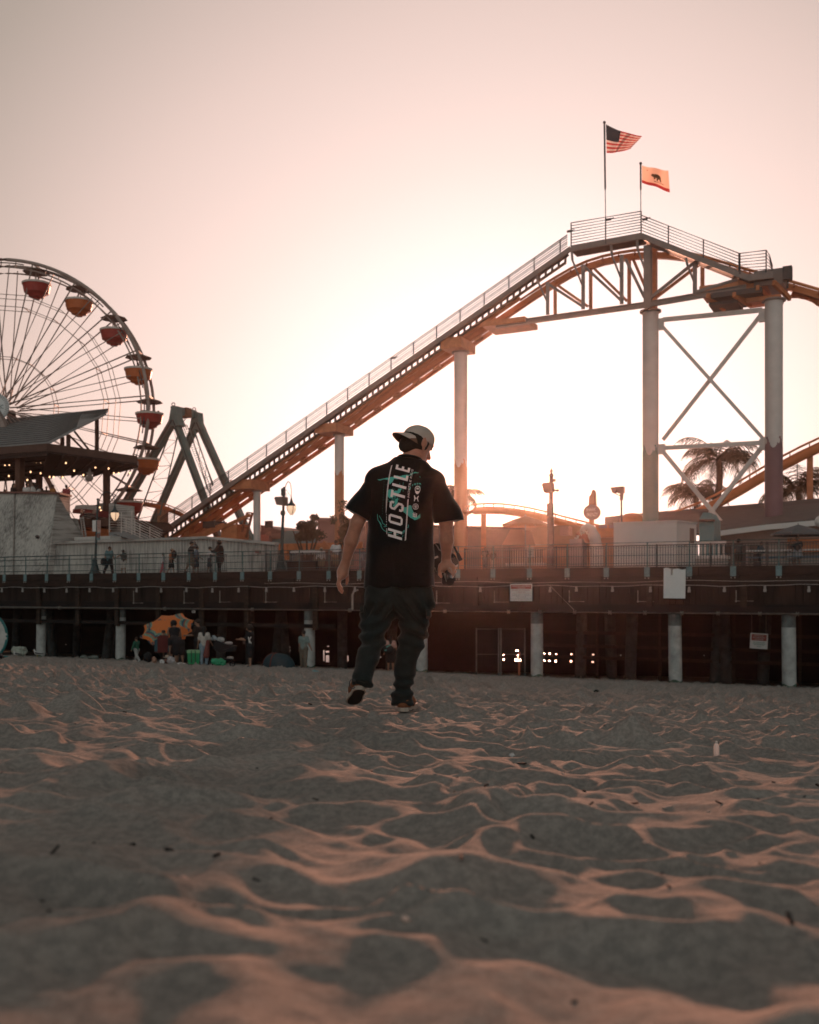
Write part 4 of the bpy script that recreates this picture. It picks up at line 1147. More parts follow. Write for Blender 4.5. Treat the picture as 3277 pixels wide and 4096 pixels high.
# ================================================================= buildings and walls on the pier
def streak_mat(name, col, dark, scale, rot=(0, 0, 0), bump=.5):
    """weather-streaked painted boards; the streaks run along one axis of the board"""
    m = bpy.data.materials.new(name); m.use_nodes = True; nt = m.node_tree; b = nt.nodes['Principled BSDF']; b.inputs['Roughness'].default_value = .85
    t = nt.nodes.new('ShaderNodeTexCoord'); mp = nt.nodes.new('ShaderNodeMapping'); mp.inputs['Scale'].default_value = scale
    mr = nt.nodes.new('ShaderNodeMapping'); mr.inputs['Rotation'].default_value = rot
    nt.links.new(t.outputs['Object'], mr.inputs['Vector']); nt.links.new(mr.outputs['Vector'], mp.inputs['Vector'])
    n = nt.nodes.new('ShaderNodeTexNoise'); n.inputs['Scale'].default_value = 1; n.inputs['Detail'].default_value = 6; n.inputs['Roughness'].default_value = .7
    nt.links.new(mp.outputs['Vector'], n.inputs['Vector'])
    n2 = nt.nodes.new('ShaderNodeTexNoise'); n2.inputs['Scale'].default_value = .55; n2.inputs['Detail'].default_value = 5; nt.links.new(mr.outputs['Vector'], n2.inputs['Vector'])
    ad = nt.nodes.new('ShaderNodeMath'); ad.operation = 'MULTIPLY_ADD'; ad.inputs[1].default_value = .55; nt.links.new(n2.outputs['Fac'], ad.inputs[0]); nt.links.new(n.outputs['Fac'], ad.inputs[2])
    r = nt.nodes.new('ShaderNodeValToRGB'); r.color_ramp.elements[0].position = .60; r.color_ramp.elements[1].position = .86
    r.color_ramp.elements[0].color = (*dark, 1); r.color_ramp.elements[1].color = (*col, 1)
    nt.links.new(ad.outputs[0], r.inputs['Fac']); nt.links.new(r.outputs['Color'], b.inputs['Base Color'])
    bp = nt.nodes.new('ShaderNodeBump'); bp.inputs['Strength'].default_value = bump; bp.inputs['Distance'].default_value = .03
    nt.links.new(n.outputs['Fac'], bp.inputs['Height']); nt.links.new(bp.outputs['Normal'], b.inputs['Normal'])
    return m
WALLV = streak_mat('weathered_boards', (.52, .49, .44), (.17, .16, .15), (8, 8, .5), (0, 0, -RZ))
WALLD = streak_mat('diagonal_boards', (.56, .53, .48), (.15, .14, .13), (.4, 11, 11), (0, R(52), 0))
WALLH = streak_mat('horizontal_boards', (.50, .46, .42), (.18, .16, .14), (.5, .5, 7))
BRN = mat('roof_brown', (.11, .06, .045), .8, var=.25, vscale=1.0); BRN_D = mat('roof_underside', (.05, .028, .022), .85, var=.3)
def panel(name, pts, mt, parent=None, th=.15, org=None):
    m = MB(); m.prism(pts, NV * th); return m.build(name, mt, parent, org=org)
def down(p, z=DECK): return Vector((p.x, p.y, z))
def facing_wall(name, mt, tops, parent=None, th=.15, org=None, zb=DECK):
    """wall through (x, y, s) top points down to the deck"""
    t = [S(*q) for q in tops]; m = MB()
    for i in range(len(t) - 1):
        a, b = t[i], t[i + 1]
        n = Vector((-(b - a).y, (b - a).x, 0)).normalized() * th
        m.hexa([down(a, zb), down(b, zb), down(b, zb) + n, down(a, zb) + n, a, b, b + n, a + n])
    return m.build(name, mt, parent, org=org)
ww = thing('weathered_wall', G(620, 49, DECK), 'long low streaked white board wall standing behind people on the pier', 'wall')
facing_wall('wall', WALLV, [(60, 2182, 49), (191, 2176, 49), (829, 2154, 49), (1107, 2178, 48.2)], ww, .18)
m = MB()
ps = [S(60, 2180, 48.95), S(191, 2174, 48.95), S(829, 2152, 48.95), S(1109, 2176, 48.15)]
for i in range(3): m.bar(ps[i] + Vector((0, 0, .02)), ps[i + 1] + Vector((0, 0, .02)), .34, .16)
m.build('coping', WALLH, ww)
m = MB(); q = S(1030, 2207, 48.2); m.box(q, .5, .04, .22, R(-33)); o = m.build('wall_plate', WALLH, ww); m = MB(); m.box(q - NV * .03, .3, .02, .1, R(-33)); m.build('red_sticker', REDP, o)
lk = thing('lookout_building', G(100, 49, DECK), 'lookout terrace with slanted white plank walls at the left edge of the pier', 'building')
panel('plank_wall', [S(-330, 1968, 48.6), S(57, 1972, 48.6), S(52, 2320, 48.6), S(-330, 2322, 48.6)], WALLD, lk)
panel('plank_wall', [S(59, 1972, 48.6), S(229, 1974, 48.6), S(198, 2172, 48.6), S(186, 2310, 48.6), S(54, 2318, 48.6)], WALLD, lk)
m = MB(); m.prism([S(230, 1976, 48.64), S(278, 1986, 50.6), S(278, 2072, 50.6), S(308, 2074, 50.7), S(327, 2142, 50.8), S(327, 2305, 50.8), S(190, 2312, 48.64), S(200, 2172, 48.64)], Vector((0, .15, 0))); m.build('side_wall', WALLH, lk)
m = MB(); m.bar(S(-330, 1966, 48.55), S(231, 1972, 48.55), .3, .13); m.bar(S(231, 1973, 48.55), S(280, 1984, 50.5), .3, .13); m.build('parapet_cap', mat('cap_red_brown', (.20, .09, .07), .7), lk)
m = MB(); m.bar(S(58, 1974, 48.52), S(53, 2310, 48.52), .07, .1); m.build('drainpipe', GALV, lk)
m = MB(); q = S(149, 2147, 48.45); m.ball(q, .13, 10); m.bar(q, q + NV * .3, .1, .1); m.build('vent_cap', DKG, lk)
ZT = S(100, 1972, 48.6).z - 1.0
m = MB(); m.hexa([G(-330, 48.9, ZT - .25), G(232, 48.9, ZT - .25), G(300, 60, ZT - .25), G(-330, 60, ZT - .25), G(-330, 48.9, ZT), G(232, 48.9, ZT), G(300, 60, ZT), G(-330, 60, ZT)]); m.build('terrace_floor', DKG, lk)
for x, y0, s, w_ in ((80, 1826, 51, 26), (157, 1900, 58, 19), (427, 1880, 57, 20), (-160, 1830, 51, 26)):
    m = MB(); p = S(x, y0, s); m.bar(p, down(p, ZT if x < 300 else DECK), w_ / FPX * p.y, w_ / FPX * p.y, NV); m.build('pillar', mat('pillar_brown', (.12, .06, .04), .7, var=.2), lk)
cor = [S(-320, 1850, 50), S(191, 1811, 50), S(549, 1860, 56), S(419, 1896, 60), S(162, 1909, 60), S(-320, 1934, 62)]
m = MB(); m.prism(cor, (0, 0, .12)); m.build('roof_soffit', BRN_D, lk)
m = MB()
for i in range(2):
    a, b = cor[i], cor[i + 1]; m.bar(a + Vector((0, 0, .36)), b + Vector((0, 0, .36)), .14, .46)
m.build('roof_fascia', BRN, lk)
m = MB(); m.prism([c + Vector((0, 0, .60)) for c in cor], (0, 0, .06)); m.build('roof', BRN, lk)
m = MB()
for i in range(16):
    a = cor[0].lerp(cor[5], i / 15 * .98 + .01); b = cor[1].lerp(cor[4], i / 15 * .98 + .01)
    if i % 3 == 0: m.bar(a - Vector((0, 0, .10)), b - Vector((0, 0, .10)), .12, .18)
for i in range(7):
    a = cor[1].lerp(cor[2], i / 6); b = cor[4].lerp(cor[3], i / 6); m.bar(a - Vector((0, 0, .10)), b - Vector((0, 0, .10)), .12, .18)
    if i < 6: m.bar(a, cor[1].lerp(cor[2], (i + .5) / 6) + Vector((0, 0, .5)), .05, .05)
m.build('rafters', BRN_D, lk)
# corrugated sail-shaped roof above
tp = [(-330, 1702), (0, 1680), (201, 1659), (330, 1647), (434, 1636)]; bt = [(-330, 1803), (0, 1789), (195, 1773), (305, 1714), (425, 1655)]
m = MB(); ns = 15
for i in range(ns):
    f0, f1 = i / ns, (i + 1) / ns
    for k in range(4):
        a0 = S(*tp[k], 62); b0 = S(*bt[k], 53); a1 = S(*tp[k + 1], 62 - (k == 3) * 3); b1 = S(*bt[k + 1], 53 + (k == 3) * 3 + (k == 2) * 1)
        z = Vector((0, 0, .05)); dn = Vector((0, 0, -.10))
        p = [a0.lerp(b0, f0) + z, a1.lerp(b1, f0) + z, a1.lerp(b1, f1) - z * .2, a0.lerp(b0, f1) - z * .2]
        m.hexa([p[3] + dn, p[2] + dn, p[1] + dn, p[0] + dn, p[3], p[2], p[1], p[0]])

co_ = m.build('corrugated_roof', mat('corrugated_grey', (.26, .25, .24), .55, .1, var=.2, vscale=.8), lk)
m = MB()
for i in range(1, ns):
    f0 = i / ns; L_ = [S(*tp[k], 62 - (k == 4) * 3).lerp(S(*bt[k], 53 + (k == 4) * 3 + (k == 3) * 1), f0) + Vector((0, -.16, -.04)) for k in range(5)]
    for k in range(4): m.bar(L_[k], L_[k + 1], .10, .13)
m.build('corrugation', mat('corrugation_dark', (.085, .08, .075), .6), co_)
for x, y0, y1, s in ((388, 1662, 1838, 57.5), (274, 1738, 1822, 54), (250, 1748, 1814, 55)):
    m = MB(); a = S(x, y0, s); b = S(x, y1, s); m.bar(a, b, .22, .22, NV); m.build('roof_post', BRN, lk)
for a, b in (((298, 1725), (380, 1830)), ((195, 1788), (258, 1812)), ((281, 1745), (370, 1834))):
    m = MB(); m.bar(S(*a, 55), S(*b, 56), .15, .15); m.build('roof_brace', BRN, lk)
m = MB(); m.bar(S(-330, 1812, 52.6), S(195, 1785, 52.6), .2, .25); m.bar(S(195, 1785, 52.6), S(250, 1812, 53), .15, .2)
for i in range(14): m.bar(S(-250 + 34 * i, 1806 - 1.6 * i, 53), S(-240 + 34 * i + (14 if i % 2 else -14), 1838 - 1.5 * i, 53), .09, .09)
m.build('roof_truss', BRN, lk)
EMB = mat('bulb_glow', (1, .75, .5), .4, emit=(1, .55, .28), estr=2.4)
st = thing('string_lights', S(200, 1890, 53), 'warm light bulbs strung beneath the terrace roof', 'lights')
for x, y in ((20, 1860), (38, 1859), (146, 1849), (164, 1848), (264, 1852), (297, 1883), (382, 1870), (435, 1874), (334, 1900), (199, 1908), (215, 1908), (251, 1909), (163, 1893), (123, 1888), (110, 1920), (456, 1893), (475, 1893), (36, 1904), (520, 1892)):
    m = MB(); s = 53 if x < 350 else 56; m.ball(S(x, y, s), .062, 8, (1, 1, 1.25)); q = m.build('bulb', EMB, st); b = MB(); b.tube([S(x, y - 3, s), S(x, y - 12, s)], .02, 5); b.build('flex', DKG, q)
so_ = thing('star_ornament', S(357, 1906, 54), 'pale star shaped ornament hanging beneath the terrace roof', 'ornament')
pts = []
for k in range(10):
    t = math.pi / 2 + k * math.pi / 5; r_ = 24 if k % 2 == 0 else 11
    pts.append(S(357 + r_ * .62 * math.cos(t), 1897 - r_ * math.sin(t), 54))
m = MB(); m.prism(pts, NV * .12); m.build('star', mat('star_pale', (.34, .30, .27), .6), so_)
m = MB(); m.box(S(357, 1912, 54.1), .62, .2, .28, RZ); m.box(S(357, 1920, 54.1), .4, .2, .2, RZ); m.build('mount', mat('star_pale', (.34, .30, .27), .6), so_)

# --- car, ride base, ladder, ledge, plank wall, stairs
car = thing('car', S(338, 2077, 53), 'old red convertible with chrome grille and white roof parked on the lookout', 'car')
def CB(x0, x1, y0, y1, d0, d1, mt, name, par, bev=0):
    m = MB(); a = S(x0, y1, d0); b = S(x1, y1, d0); zt = S((x0 + x1) / 2, y0, d0).z; zb = S((x0 + x1) / 2, y1, d0).z
    q = NV * (d1 - d0); i_ = (b - a) * bev
    m.hexa([Vector((p.x, p.y, zb)) for p in (a, b, b + q, a + q)] + [Vector((p.x, p.y, zt)) for p in (a + i_, b - i_, b - i_ + q * .9, a + i_ + q * .9)])
    return m.build(name, mt, par)
CARR = mat('car_red', (.22, .04, .035), .3, var=.1); CHR = mat('car_chrome', (.5, .45, .42), .25, .8)
CB(328, 384, 2043, 2062, 53, 57.5, CARR, 'body', car, .03); CB(322, 390, 2060, 2069, 52.95, 57.4, CARR, 'body_skirt', car)
CB(293, 352, 2020, 2042, 55.5, 57.4, mat('car_white_top', (.6, .55, .5), .5), 'roof', car, .18); CB(290, 334, 2036, 2052, 54.5, 57.2, CARR, 'rear_deck', car, .05)
for x in (332, 381):
    m = MB(); m.lathe(S(x, 2046, 52.95), [(.02, -.06), (.15, -.05), (.17, .1)], 14, Matrix.Rotation(RZ, 3, 'Z') @ MB_); m.build('headlight', CHR, car, True)
m = MB(); m.box(S(357, 2058, 52.93), .95, .05, .16, RZ); m.build('grille', mat('car_grille', (.06, .05, .05), .5), car)
m = MB(); m.bar(S(331, 2053, 52.9), S(383, 2053, 52.9), .06, .05); m.bar(S(331, 2065, 52.9), S(384, 2065, 52.9), .12, .12); m.build('bumper', CHR, car)
for x, s in ((334, 53.8), (382, 53.8), (334, 56.6), (382, 56.6)):
    m = MB(); q = S(x, 2070, s); m.lathe(q, [(.3, -.1), (.3, .1)], 14, Matrix.Rotation(RZ, 3, 'Z') @ Matrix.Rotation(R(90), 3, 'Y')); m.build('wheel', DKG, car)
rb = thing('ride_base', G(380, 56, DECK), 'brown ride platform with orange machinery below the parked red car', 'ride base')
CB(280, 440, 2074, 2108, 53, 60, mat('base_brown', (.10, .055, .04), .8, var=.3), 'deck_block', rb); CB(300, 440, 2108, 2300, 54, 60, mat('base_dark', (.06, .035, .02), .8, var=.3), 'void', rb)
for a, b, w_ in (((318, 2098), (438, 2128), .35), ((300, 2128), (438, 2140), .4), ((330, 2146), (440, 2146), .3)):
    m = MB(); m.bar(S(*a, 53.6), S(*b, 53.6), .3, w_); m.build('machine_beam', YEL2, rb)
CB(352, 392, 2020, 2036, 57.6, 58, mat('base_brown', (.10, .055, .04)), 'back_panel', rb); CB(395, 440, 2012, 2074, 57.6, 58, WALLH, 'back_panel', rb)
m = MB()
for x, y in ((400, 2030), (404, 2042), (420, 2070), (396, 2056)): m.ball(S(x, y, 54), .06, 6)
m.build('lamp_cluster', EMB, rb)
ld = thing('ladder', S(328, 2140, 52.4), 'pale wooden ladder leaning beside the parked red car', 'ladder')
A0, A1, B0, B1 = S(323, 2070, 52.6), S(331, 2146, 52), S(332, 2068, 52.6), S(344, 2146, 52)
for a, b in ((A0, A1), (B0, B1)): m = MB(); m.bar(a, b, .09, .1); m.build('stile', WALLH, ld)
for i in range(8): m = MB(); m.bar(A0.lerp(A1, (i + .5) / 8), B0.lerp(B1, (i + .5) / 8), .04, .06); m.build('rung', WALLH, ld)
lg = thing('planter_ledge', G(380, 49.6, DECK), 'white panelled ledge behind the weathered wall beside the street lamp', 'ledge')
CB(298, 441, 2146, 2158, 49.6, 51, mat('ledge_white', (.55, .52, .48), .6, var=.1), 'ledge_top', lg); CB(300, 462, 2158, 2300, 49.65, 51, mat('ledge_white', (.55, .52, .48)), 'ledge_body', lg)
pw_ = facing_wall('plank_wall', WALLH, [(436, 2014, 54), (534, 2025, 54.6)], None, .2, org=G(485, 54, DECK)); tag(pw_, 'white horizontal plank wall panel behind the grey stairs', 'wall')
sr = thing('stairs', G(520, 50.5, DECK), 'grey metal stairs with pipe handrails coming down behind the weathered wall', 'stairs')
CB(436, 500, 2128, 2150, 50.6, 53, mat('stair_grey', (.22, .22, .215), .6, var=.1), 'landing', sr)
m = MB(); m.bar(S(492, 2134, 50.6), S(600, 2180, 50.6), .12, .35); m.build('stair_stringer', mat('stair_grey', (.22, .22, .215)), sr)
m = MB()
for i in range(9): m.box(S(500 + 11 * i, 2140 + 4.6 * i, 51.4), .5, 1.6, .05, RZ)
m.build('stair_treads', DKG, sr)
for k in range(6):
    m = MB(); y = 2068 + 10 * k; m.tube([S(437, y, 50.6), S(488, y + 1, 50.6), S(508, y + 6, 50.6), S(640, y + 66, 50.6)], .025, 5); m.build('handrail', PALEBR, sr)
    m = MB(); y = 2062 + 10 * k; m.tube([S(470, y, 53), S(540, y + 4, 53), S(650, y + 60, 53)], .02, 5); m.build('handrail', PALEBR, sr)
for x, y0, y1 in ((438, 2056, 2130), (486, 2050, 2132), (505, 2075, 2140), (560, 2095, 2170), (540, 2074, 2140), (600, 2106, 2180), (528, 2045, 2150)):
    m = MB(); m.tube([S(x, y0, 50.6), S(x, y1, 50.6)], .035, 6); m.build('stair_post', PALEBR, sr)

# --- blocks towards the middle and right
def block(name, label, cat, pts, mt, s0, s1, part='wall'):
    """building from its roof line (x, y) between planes s0 and s1"""
    xm = sum(p[0] for p in pts) / len(pts)
    t = thing(name, G(xm, s0, DECK), label, cat)
    ring = [S(x, y, s0) for x, y in pts]; ring = [down(ring[0])] + ring + [down(ring[-1])]
    m = MB(); m.prism(ring, NV * (s1 - s0)); m.build(part, mt, t); return t
TB = mat('stall_teal', (.16, .27, .27), .7, var=.15, vscale=.6); PK = mat('stall_pink', (.42, .20, .16), .7, var=.15, vscale=.6); GB = mat('stall_brown', (.20, .13, .11), .8, var=.2)
tb = block('teal_building', 'pale teal building with a low gable behind the street lamp', 'building', [(1020, 2128), (1125, 2128), (1165, 2122), (1280, 2130), (1300, 2130)], TB, 70, 78)
m = MB(); m.prism([S(1043, 2100, 69.5), S(1128, 2122, 69.5), S(1043, 2150, 69.5)], NV * 6); m.build('roof', GB, tb)
m = MB(); m.box(S(1076, 2098, 69.6), .7, .2, .6, RZ); m.bar(S(1078, 2100, 69.7), S(1079, 2115, 69.7), .08, .08); m.build('floodlight', DKG, tb)
for x, y in ((1058, 2163), (1073, 2166)): m = MB(); m.box(S(x, y, 69.4), .5, .5, 1.0, RZ); m.build('roof_unit', PK, tb)
m = MB(); q = S(1100, 2140, 69.7); m.ball(q, .9, 14, (1, .1, .4)); m.build('painted_disc', mat('stall_brown2', (.28, .16, .12), .7), tb)
pk = block('pink_building', 'flat roofed pink stall behind the bushy tree', 'building', [(1271, 2079), (1340, 2080), (1460, 2084)], PK, 66, 74)
m = MB(); m.bar(S(1268, 2077, 65.9), S(1462, 2082, 65.9), .3, .25); m.build('parapet', PK, pk)
lf = thing('low_fence', G(1230, 58, DECK), 'low orange and yellow ride fence in front of the teal building', 'fence')
for y, w_ in ((2184, .35), (2196, .25)): m = MB(); m.bar(S(1060, y + 3, 58), S(1450, y - 6, 58), .12, w_); m.build('fence_rail', YEL2, lf)
m = MB()
for i in range(34): m.bar(S(1100 + 9.5 * i, 2200, 58.3), S(1100 + 9.5 * i, 2262, 58.3), .14, .05, NV)
m.build('fence_slats', mat('fence_mixed', (.30, .13, .06), .7, var=.7, vscale=.6, dark=(.08, .20, .24)), lf)
m = MB(); m.bar(S(1145, 2180, 58), S(1150, 2240, 58), .25, .25, NV); m.build('fence_support', YEL2, lf); m = MB(); m.bar(S(1296, 2168, 58), S(1325, 2200, 58), .25, .3, NV); m.build('fence_support', YEL2, lf)
aw = thing('white_awning', G(1200, 54, DECK), 'small rounded white awning at the foot of the bushy tree', 'awning')
o = [S(x, y, 54) for x, y in ((1160, 2214), (1163, 2204), (1172, 2201), (1232, 2200), (1244, 2205), (1250, 2214))]; m = MB(); m.prism(o, NV * 1.6); m.build('awning_cover', mat('awning_white', (.55, .52, .50), .6), aw)
for x in (1165, 1245): m = MB(); p = S(x, 2213, 54.1); m.tube([p, down(p)], .04, 6); m.build('leg', DKG, aw)
# dark base boards seen under the tree
pb = thing('planter_box', G(1215, 50, DECK), 'dark brown planter box holding the bushy tree', 'planter')
CB(1148, 1262, 2248, 2300, 50, 52.5, mat('planter_brown', (.05, .025, .018), .9, var=.4), 'box_body', pb); CB(1145, 1265, 2243, 2249, 49.9, 52.6, T_DARK, 'box_rim', pb)
# stalls in the glow
bs = block('booth', 'long low booth with a flat dark roof just under the setting sun', 'booth', [(1560, 2100), (1890, 2107), (2110, 2115)], GB, 66, 72)
m = MB(); m.bar(S(1558, 2100, 65.8), S(2112, 2115, 65.8), .5, .16); m.build('roof_edge', BRN, bs)
fs = block('food_stall', 'orange food stall with a barred window behind the long railing', 'stall', [(2104, 2112), (2180, 2104), (2300, 2100), (2330, 2112), (2500, 2130)], mat('stall_glow_orange', (.40, .20, .12), .75, var=.25, vscale=.7), 60, 65.5)  # orange sun glow put into the wall colour
CB(2035, 2165, 2198, 2252, 59.7, 59.9, mat('window_pale', (.55, .42, .33), .4), 'counter_window', fs)
m = MB()
for i in range(14): m.bar(S(2038 + 9.5 * i, 2196, 59.6), S(2038 + 9.5 * i, 2252, 59.6), .05, .05, NV)
m.build('window_bars', BRN, fs)
CB(2020, 2175, 2252, 2262, 59.4, 60, PALEBR, 'counter', fs); CB(2110, 2132, 2188, 2228, 59.3, 59.5, WHITE, 'menu_board', fs)
for y in (2196, 2207, 2218): m = MB(); m.box(S(2121, y, 59.28), .26, .02, .05, RZ); m.build('menu_line', INK, fs)
CB(2382, 2500, 2100, 2148, 59.0, 60, YEL2, 'awning', fs)
for x in (2412, 2452): CB(x - 16, x + 16, 2098, 2112, 58.9, 58.98, mat('sign_mauve', (.30, .20, .2), .6), 'awning_panel', fs)
CB(2240, 2275, 2105, 2140, 59.2, 60, PK, 'hanging_sign', fs)
tn = thing('peaked_tent', G(2060, 53, DECK), 'small peaked orange tent under the orange umbrella', 'tent')
o = [S(x, y, 53) for x, y in ((2008, 2180), (2042, 2118), (2088, 2118), (2108, 2182))]; m = MB(); m.prism(o, NV * 1.5); m.build('tent_cover', mat('tent_orange', (.45, .24, .16), .8), tn)
for x in (2010, 2106): m = MB(); p = S(x, 2180, 53.1); m.tube([p, down(p)], .03, 6); m.build('leg', GALV, tn)
def patio(x, ytop, yedge, rpx, s, mt, label, tilt=0):
    t = thing('patio_umbrella', G(x, s, DECK), label, 'umbrella')
    c = S(x, ytop, s); Y = c.y; r = rpx / FPX * Y; h = (yedge - ytop) / FPX * Y; n = 8
    m = MB(); zb = c.z - h; ring = [(c.x + r * math.cos(2 * math.pi * k / n + .2), c.y + r * math.sin(2 * math.pi * k / n + .2), zb) for k in range(n)]
    mid = [(c.x + r * .5 * math.cos(2 * math.pi * k / n + .2), c.y + r * .5 * math.sin(2 * math.pi * k / n + .2), zb + h * .56) for k in range(n)]
    low = [(p[0], p[1], p[2] - .10) for p in ring]
    m.add([tuple(c)] + mid + ring + low, [(0, 1 + k, 1 + (k + 1) % n) for k in range(n)] + [(1 + k, 1 + n + k, 1 + n + (k + 1) % n, 1 + (k + 1) % n) for k in range(n)] + [(1 + n + k, 1 + 2 * n + k, 1 + 2 * n + (k + 1) % n, 1 + n + (k + 1) % n) for k in range(n)])
    m.build('canopy', mt, t)
    m = MB(); m.tube([(c.x, c.y, c.z + .06), (c.x, c.y, DECK)], .03, 8); m.build('pole', GALV, t)
    for k in range(n): m = MB(); m.bar((c.x, c.y, c.z - .05), Vector(ring[k]) + Vector((0, 0, -.02)), .02, .02); m.build('rib', GALV, t)
    m = MB(); m.lathe((c.x, c.y, DECK), [(.35, 0), (.35, .06), (.05, .10)], 16); m.build('base', DKG, t)
patio(2102, 2063, 2098, 96, 52, mat('umbrella_orange', (.50, .24, .14), .8, transl=.3), 'orange patio umbrella in the glow of the setting sun')
patio(3193, 2098, 2134, 108, 46.6, mat('umbrella_charcoal', (.09, .11, .115), .8), 'charcoal patio umbrella at the right edge of the pier')
# white box
bx = thing('storage_container', G(2610, 46.6, DECK), 'plain white storage container on the pier in front of the teal column', 'container')
WB = mat('container_white', (.62, .57, .53), .6, var=.06, vscale=.8)
a, b, c = S(2455, 2092, 46.6), S(2708, 2087, 46.6), S(2786, 2105, 48.6); d = a + (c - b)
zt = (a.z + b.z) / 2
m = MB(); m.hexa([down(a), down(b), down(c), down(d), down(a, zt), down(b, zt), down(c, zt), down(d, zt)]); m.build('container_body', WB, bx)
m = MB(); p = b.lerp(c, .76); m.bar(Vector((p.x, p.y, zt - .25)) - NV * .02, Vector((p.x, p.y, zt - .95)) - NV * .02, .05, .42, (c - b)); m.build('vent', mat('vent_brown', (.14, .09, .075), .7), bx)
m = MB(); m.bar(down(a, zt + .02), down(b, zt + .02), .12, .06); m.bar(down(b, zt + .02), down(c, zt + .02), .12, .06); m.build('roof_trim', WB, bx)
m = MB(); p = b.lerp(c, .42); m.box(Vector((p.x, p.y, zt - 1.1)) - NV * .03, .12, .05, .12, RZ); m.build('light', GALV, bx)
# grey roofed hall at the right
hl = thing('market_hall', G(2950, 60, DECK), 'long hall with a wide grey shingle roof and white fascia at the right', 'building')
SH = mat('shingle_grey', (.105, .085, .075), .85, var=.2, vscale=1.5, bump=.3, bscale=6, stretch=(1, 1, 4))
rd = [S(2420, 2076, 74), S(2640, 2054, 74), S(3500, 1984, 74), S(3500, 2066, 60), S(3066, 2104, 60), S(2815, 2140, 60), S(2420, 2160, 66)]
m = MB(); m.prism(rd, (0, 0, .15)); m.build('roof', SH, hl)
m = MB(); m.bar(S(2815, 2142, 59.9), S(3068, 2109, 59.9), .2, .30); m.bar(S(3068, 2109, 59.9), S(3500, 2072, 59.9), .2, .30); m.build('fascia_board', mat('fascia_white', (.60, .57, .53), .5), hl)
facing_wall('wall', mat('hall_wall', (.30, .26, .23), .8, var=.15), [(2820, 2140, 61), (3068, 2116, 61), (3500, 2078, 61)], hl, .2)
for x in (2900, 2960, 3020): CB(x - 22, x + 22, 2180, 2300, 60.7, 60.9, mat('hall_opening', (.06, .045, .04), .7), 'door', hl)
CB(3150, 3420, 2150, 2210, 60.6, 60.8, mat('hall_sign_orange', (.38, .13, .05), .6), 'sign_band', hl)
m = MB(); m.lathe(S(2530, 2094, 70), [(.05, .75), (.5, .68), (.85, .4), (.95, 0)], 20); m.build('roof_dome', YEL2, hl, True)
kk = thing('teal_kiosk', G(2828, 56, DECK), 'narrow pale teal kiosk with a hipped top behind the white braces', 'kiosk')
o = [S(x, y, 56) for x, y in ((2797, 2300), (2797, 2078), (2812, 2050), (2840, 2050), (2857, 2078), (2857, 2300))]; m = MB(); m.prism(o, NV * 2); m.build('kiosk_body', TB, kk)
m = MB(); m.bar(S(2795, 2082, 55.9), S(2859, 2082, 55.9), .2, .12); m.build('eave', BRN, kk)
# low white counter and furniture behind the railing on the right
ct = thing('white_counter', G(2850, 48.5, DECK), 'low white counter behind the picket fence beside the container', 'counter')
CB(2778, 2905, 2222, 2234, 48.4, 49.6, WB, 'counter_top', ct); CB(2782, 2900, 2234, 2300, 48.5, 49.5, mat('counter_front', (.42, .38, .34), .7, var=.2), 'counter_front', ct)
for i in range(7): m = MB(); m.bar(S(2786 + 18 * i, 2168, 48.7), S(2786 + 18 * i, 2222, 48.7), .09, .09, NV); m.build('counter_post', PALEBR, ct)
m = MB(); m.bar(S(2780, 2170, 48.7), S(2905, 2168, 48.7), .12, .12); m.build('counter_rail', PALEBR, ct)
for i, (x, lb) in enumerate(((3075, 'white topped picnic table at the foot of the purple column'), (3240, 'white topped picnic table under the charcoal umbrella'))):
    t = thing('picnic_table', G(x, 46.2, DECK), lb, 'table')
    p = G(x, 46.2, DECK + .74); m = MB(); m.box(p, 1.8, .75, .05, RZ); m.build('table_top', WHITE, t)
    for e in (-.7, .7):
        m = MB(); q = G(x, 46.2, DECK) + DV * e; m.bar(q - NV * .3, q + Vector((0, 0, .72)) + NV * .25, .06, .06); m.bar(q + NV * .3, q + Vector((0, 0, .72)) - NV * .25, .06, .06); m.build('leg', GALV, t)
    for e in (-.62, .62): m = MB(); m.box(G(x, 46.2, DECK + .44) + NV * e, 1.7, .26, .04, RZ); m.build('bench', mat('bench_blue', (.08, .16, .22), .6), t)

# --- picket fences behind the railing
def picket(x0, x1, s, h, label, zg=DECK):
    t = thing('picket_fence', G((x0 + x1) / 2, s, DECK), label, 'fence'); ua, ub = uof(x0, s), uof(x1, s)
    m = MB(); u = ua
    while u < ub: m.bar(U(u, s, DECK + .08), U(u, s, DECK + h), .022, .022, NV); u += .118
    m.build('pickets', RAILK, t)
    for z in (.1, h): m = MB(); m.bar(U(ua, s, DECK + z), U(ub, s, DECK + z), .04, .045); m.build('fence_rail', RAILK, t)
    u = ua
    while u < ub: m = MB(); m.bar(U(u, s, DECK), U(u, s, DECK + h + .05), .06, .06, NV); m.build('fence_post', RAILK, t); u += 2.35
picket(712, 908, 44.6, 1.0, 'dark upright bar fence behind the striped shirt man')
picket(1065, 1500, 44.8, 1.0, 'dark upright bar fence in front of the bushy tree')
picket(1860, 3420, 44.8, 1.02, 'long dark upright bar fence in front of the container')

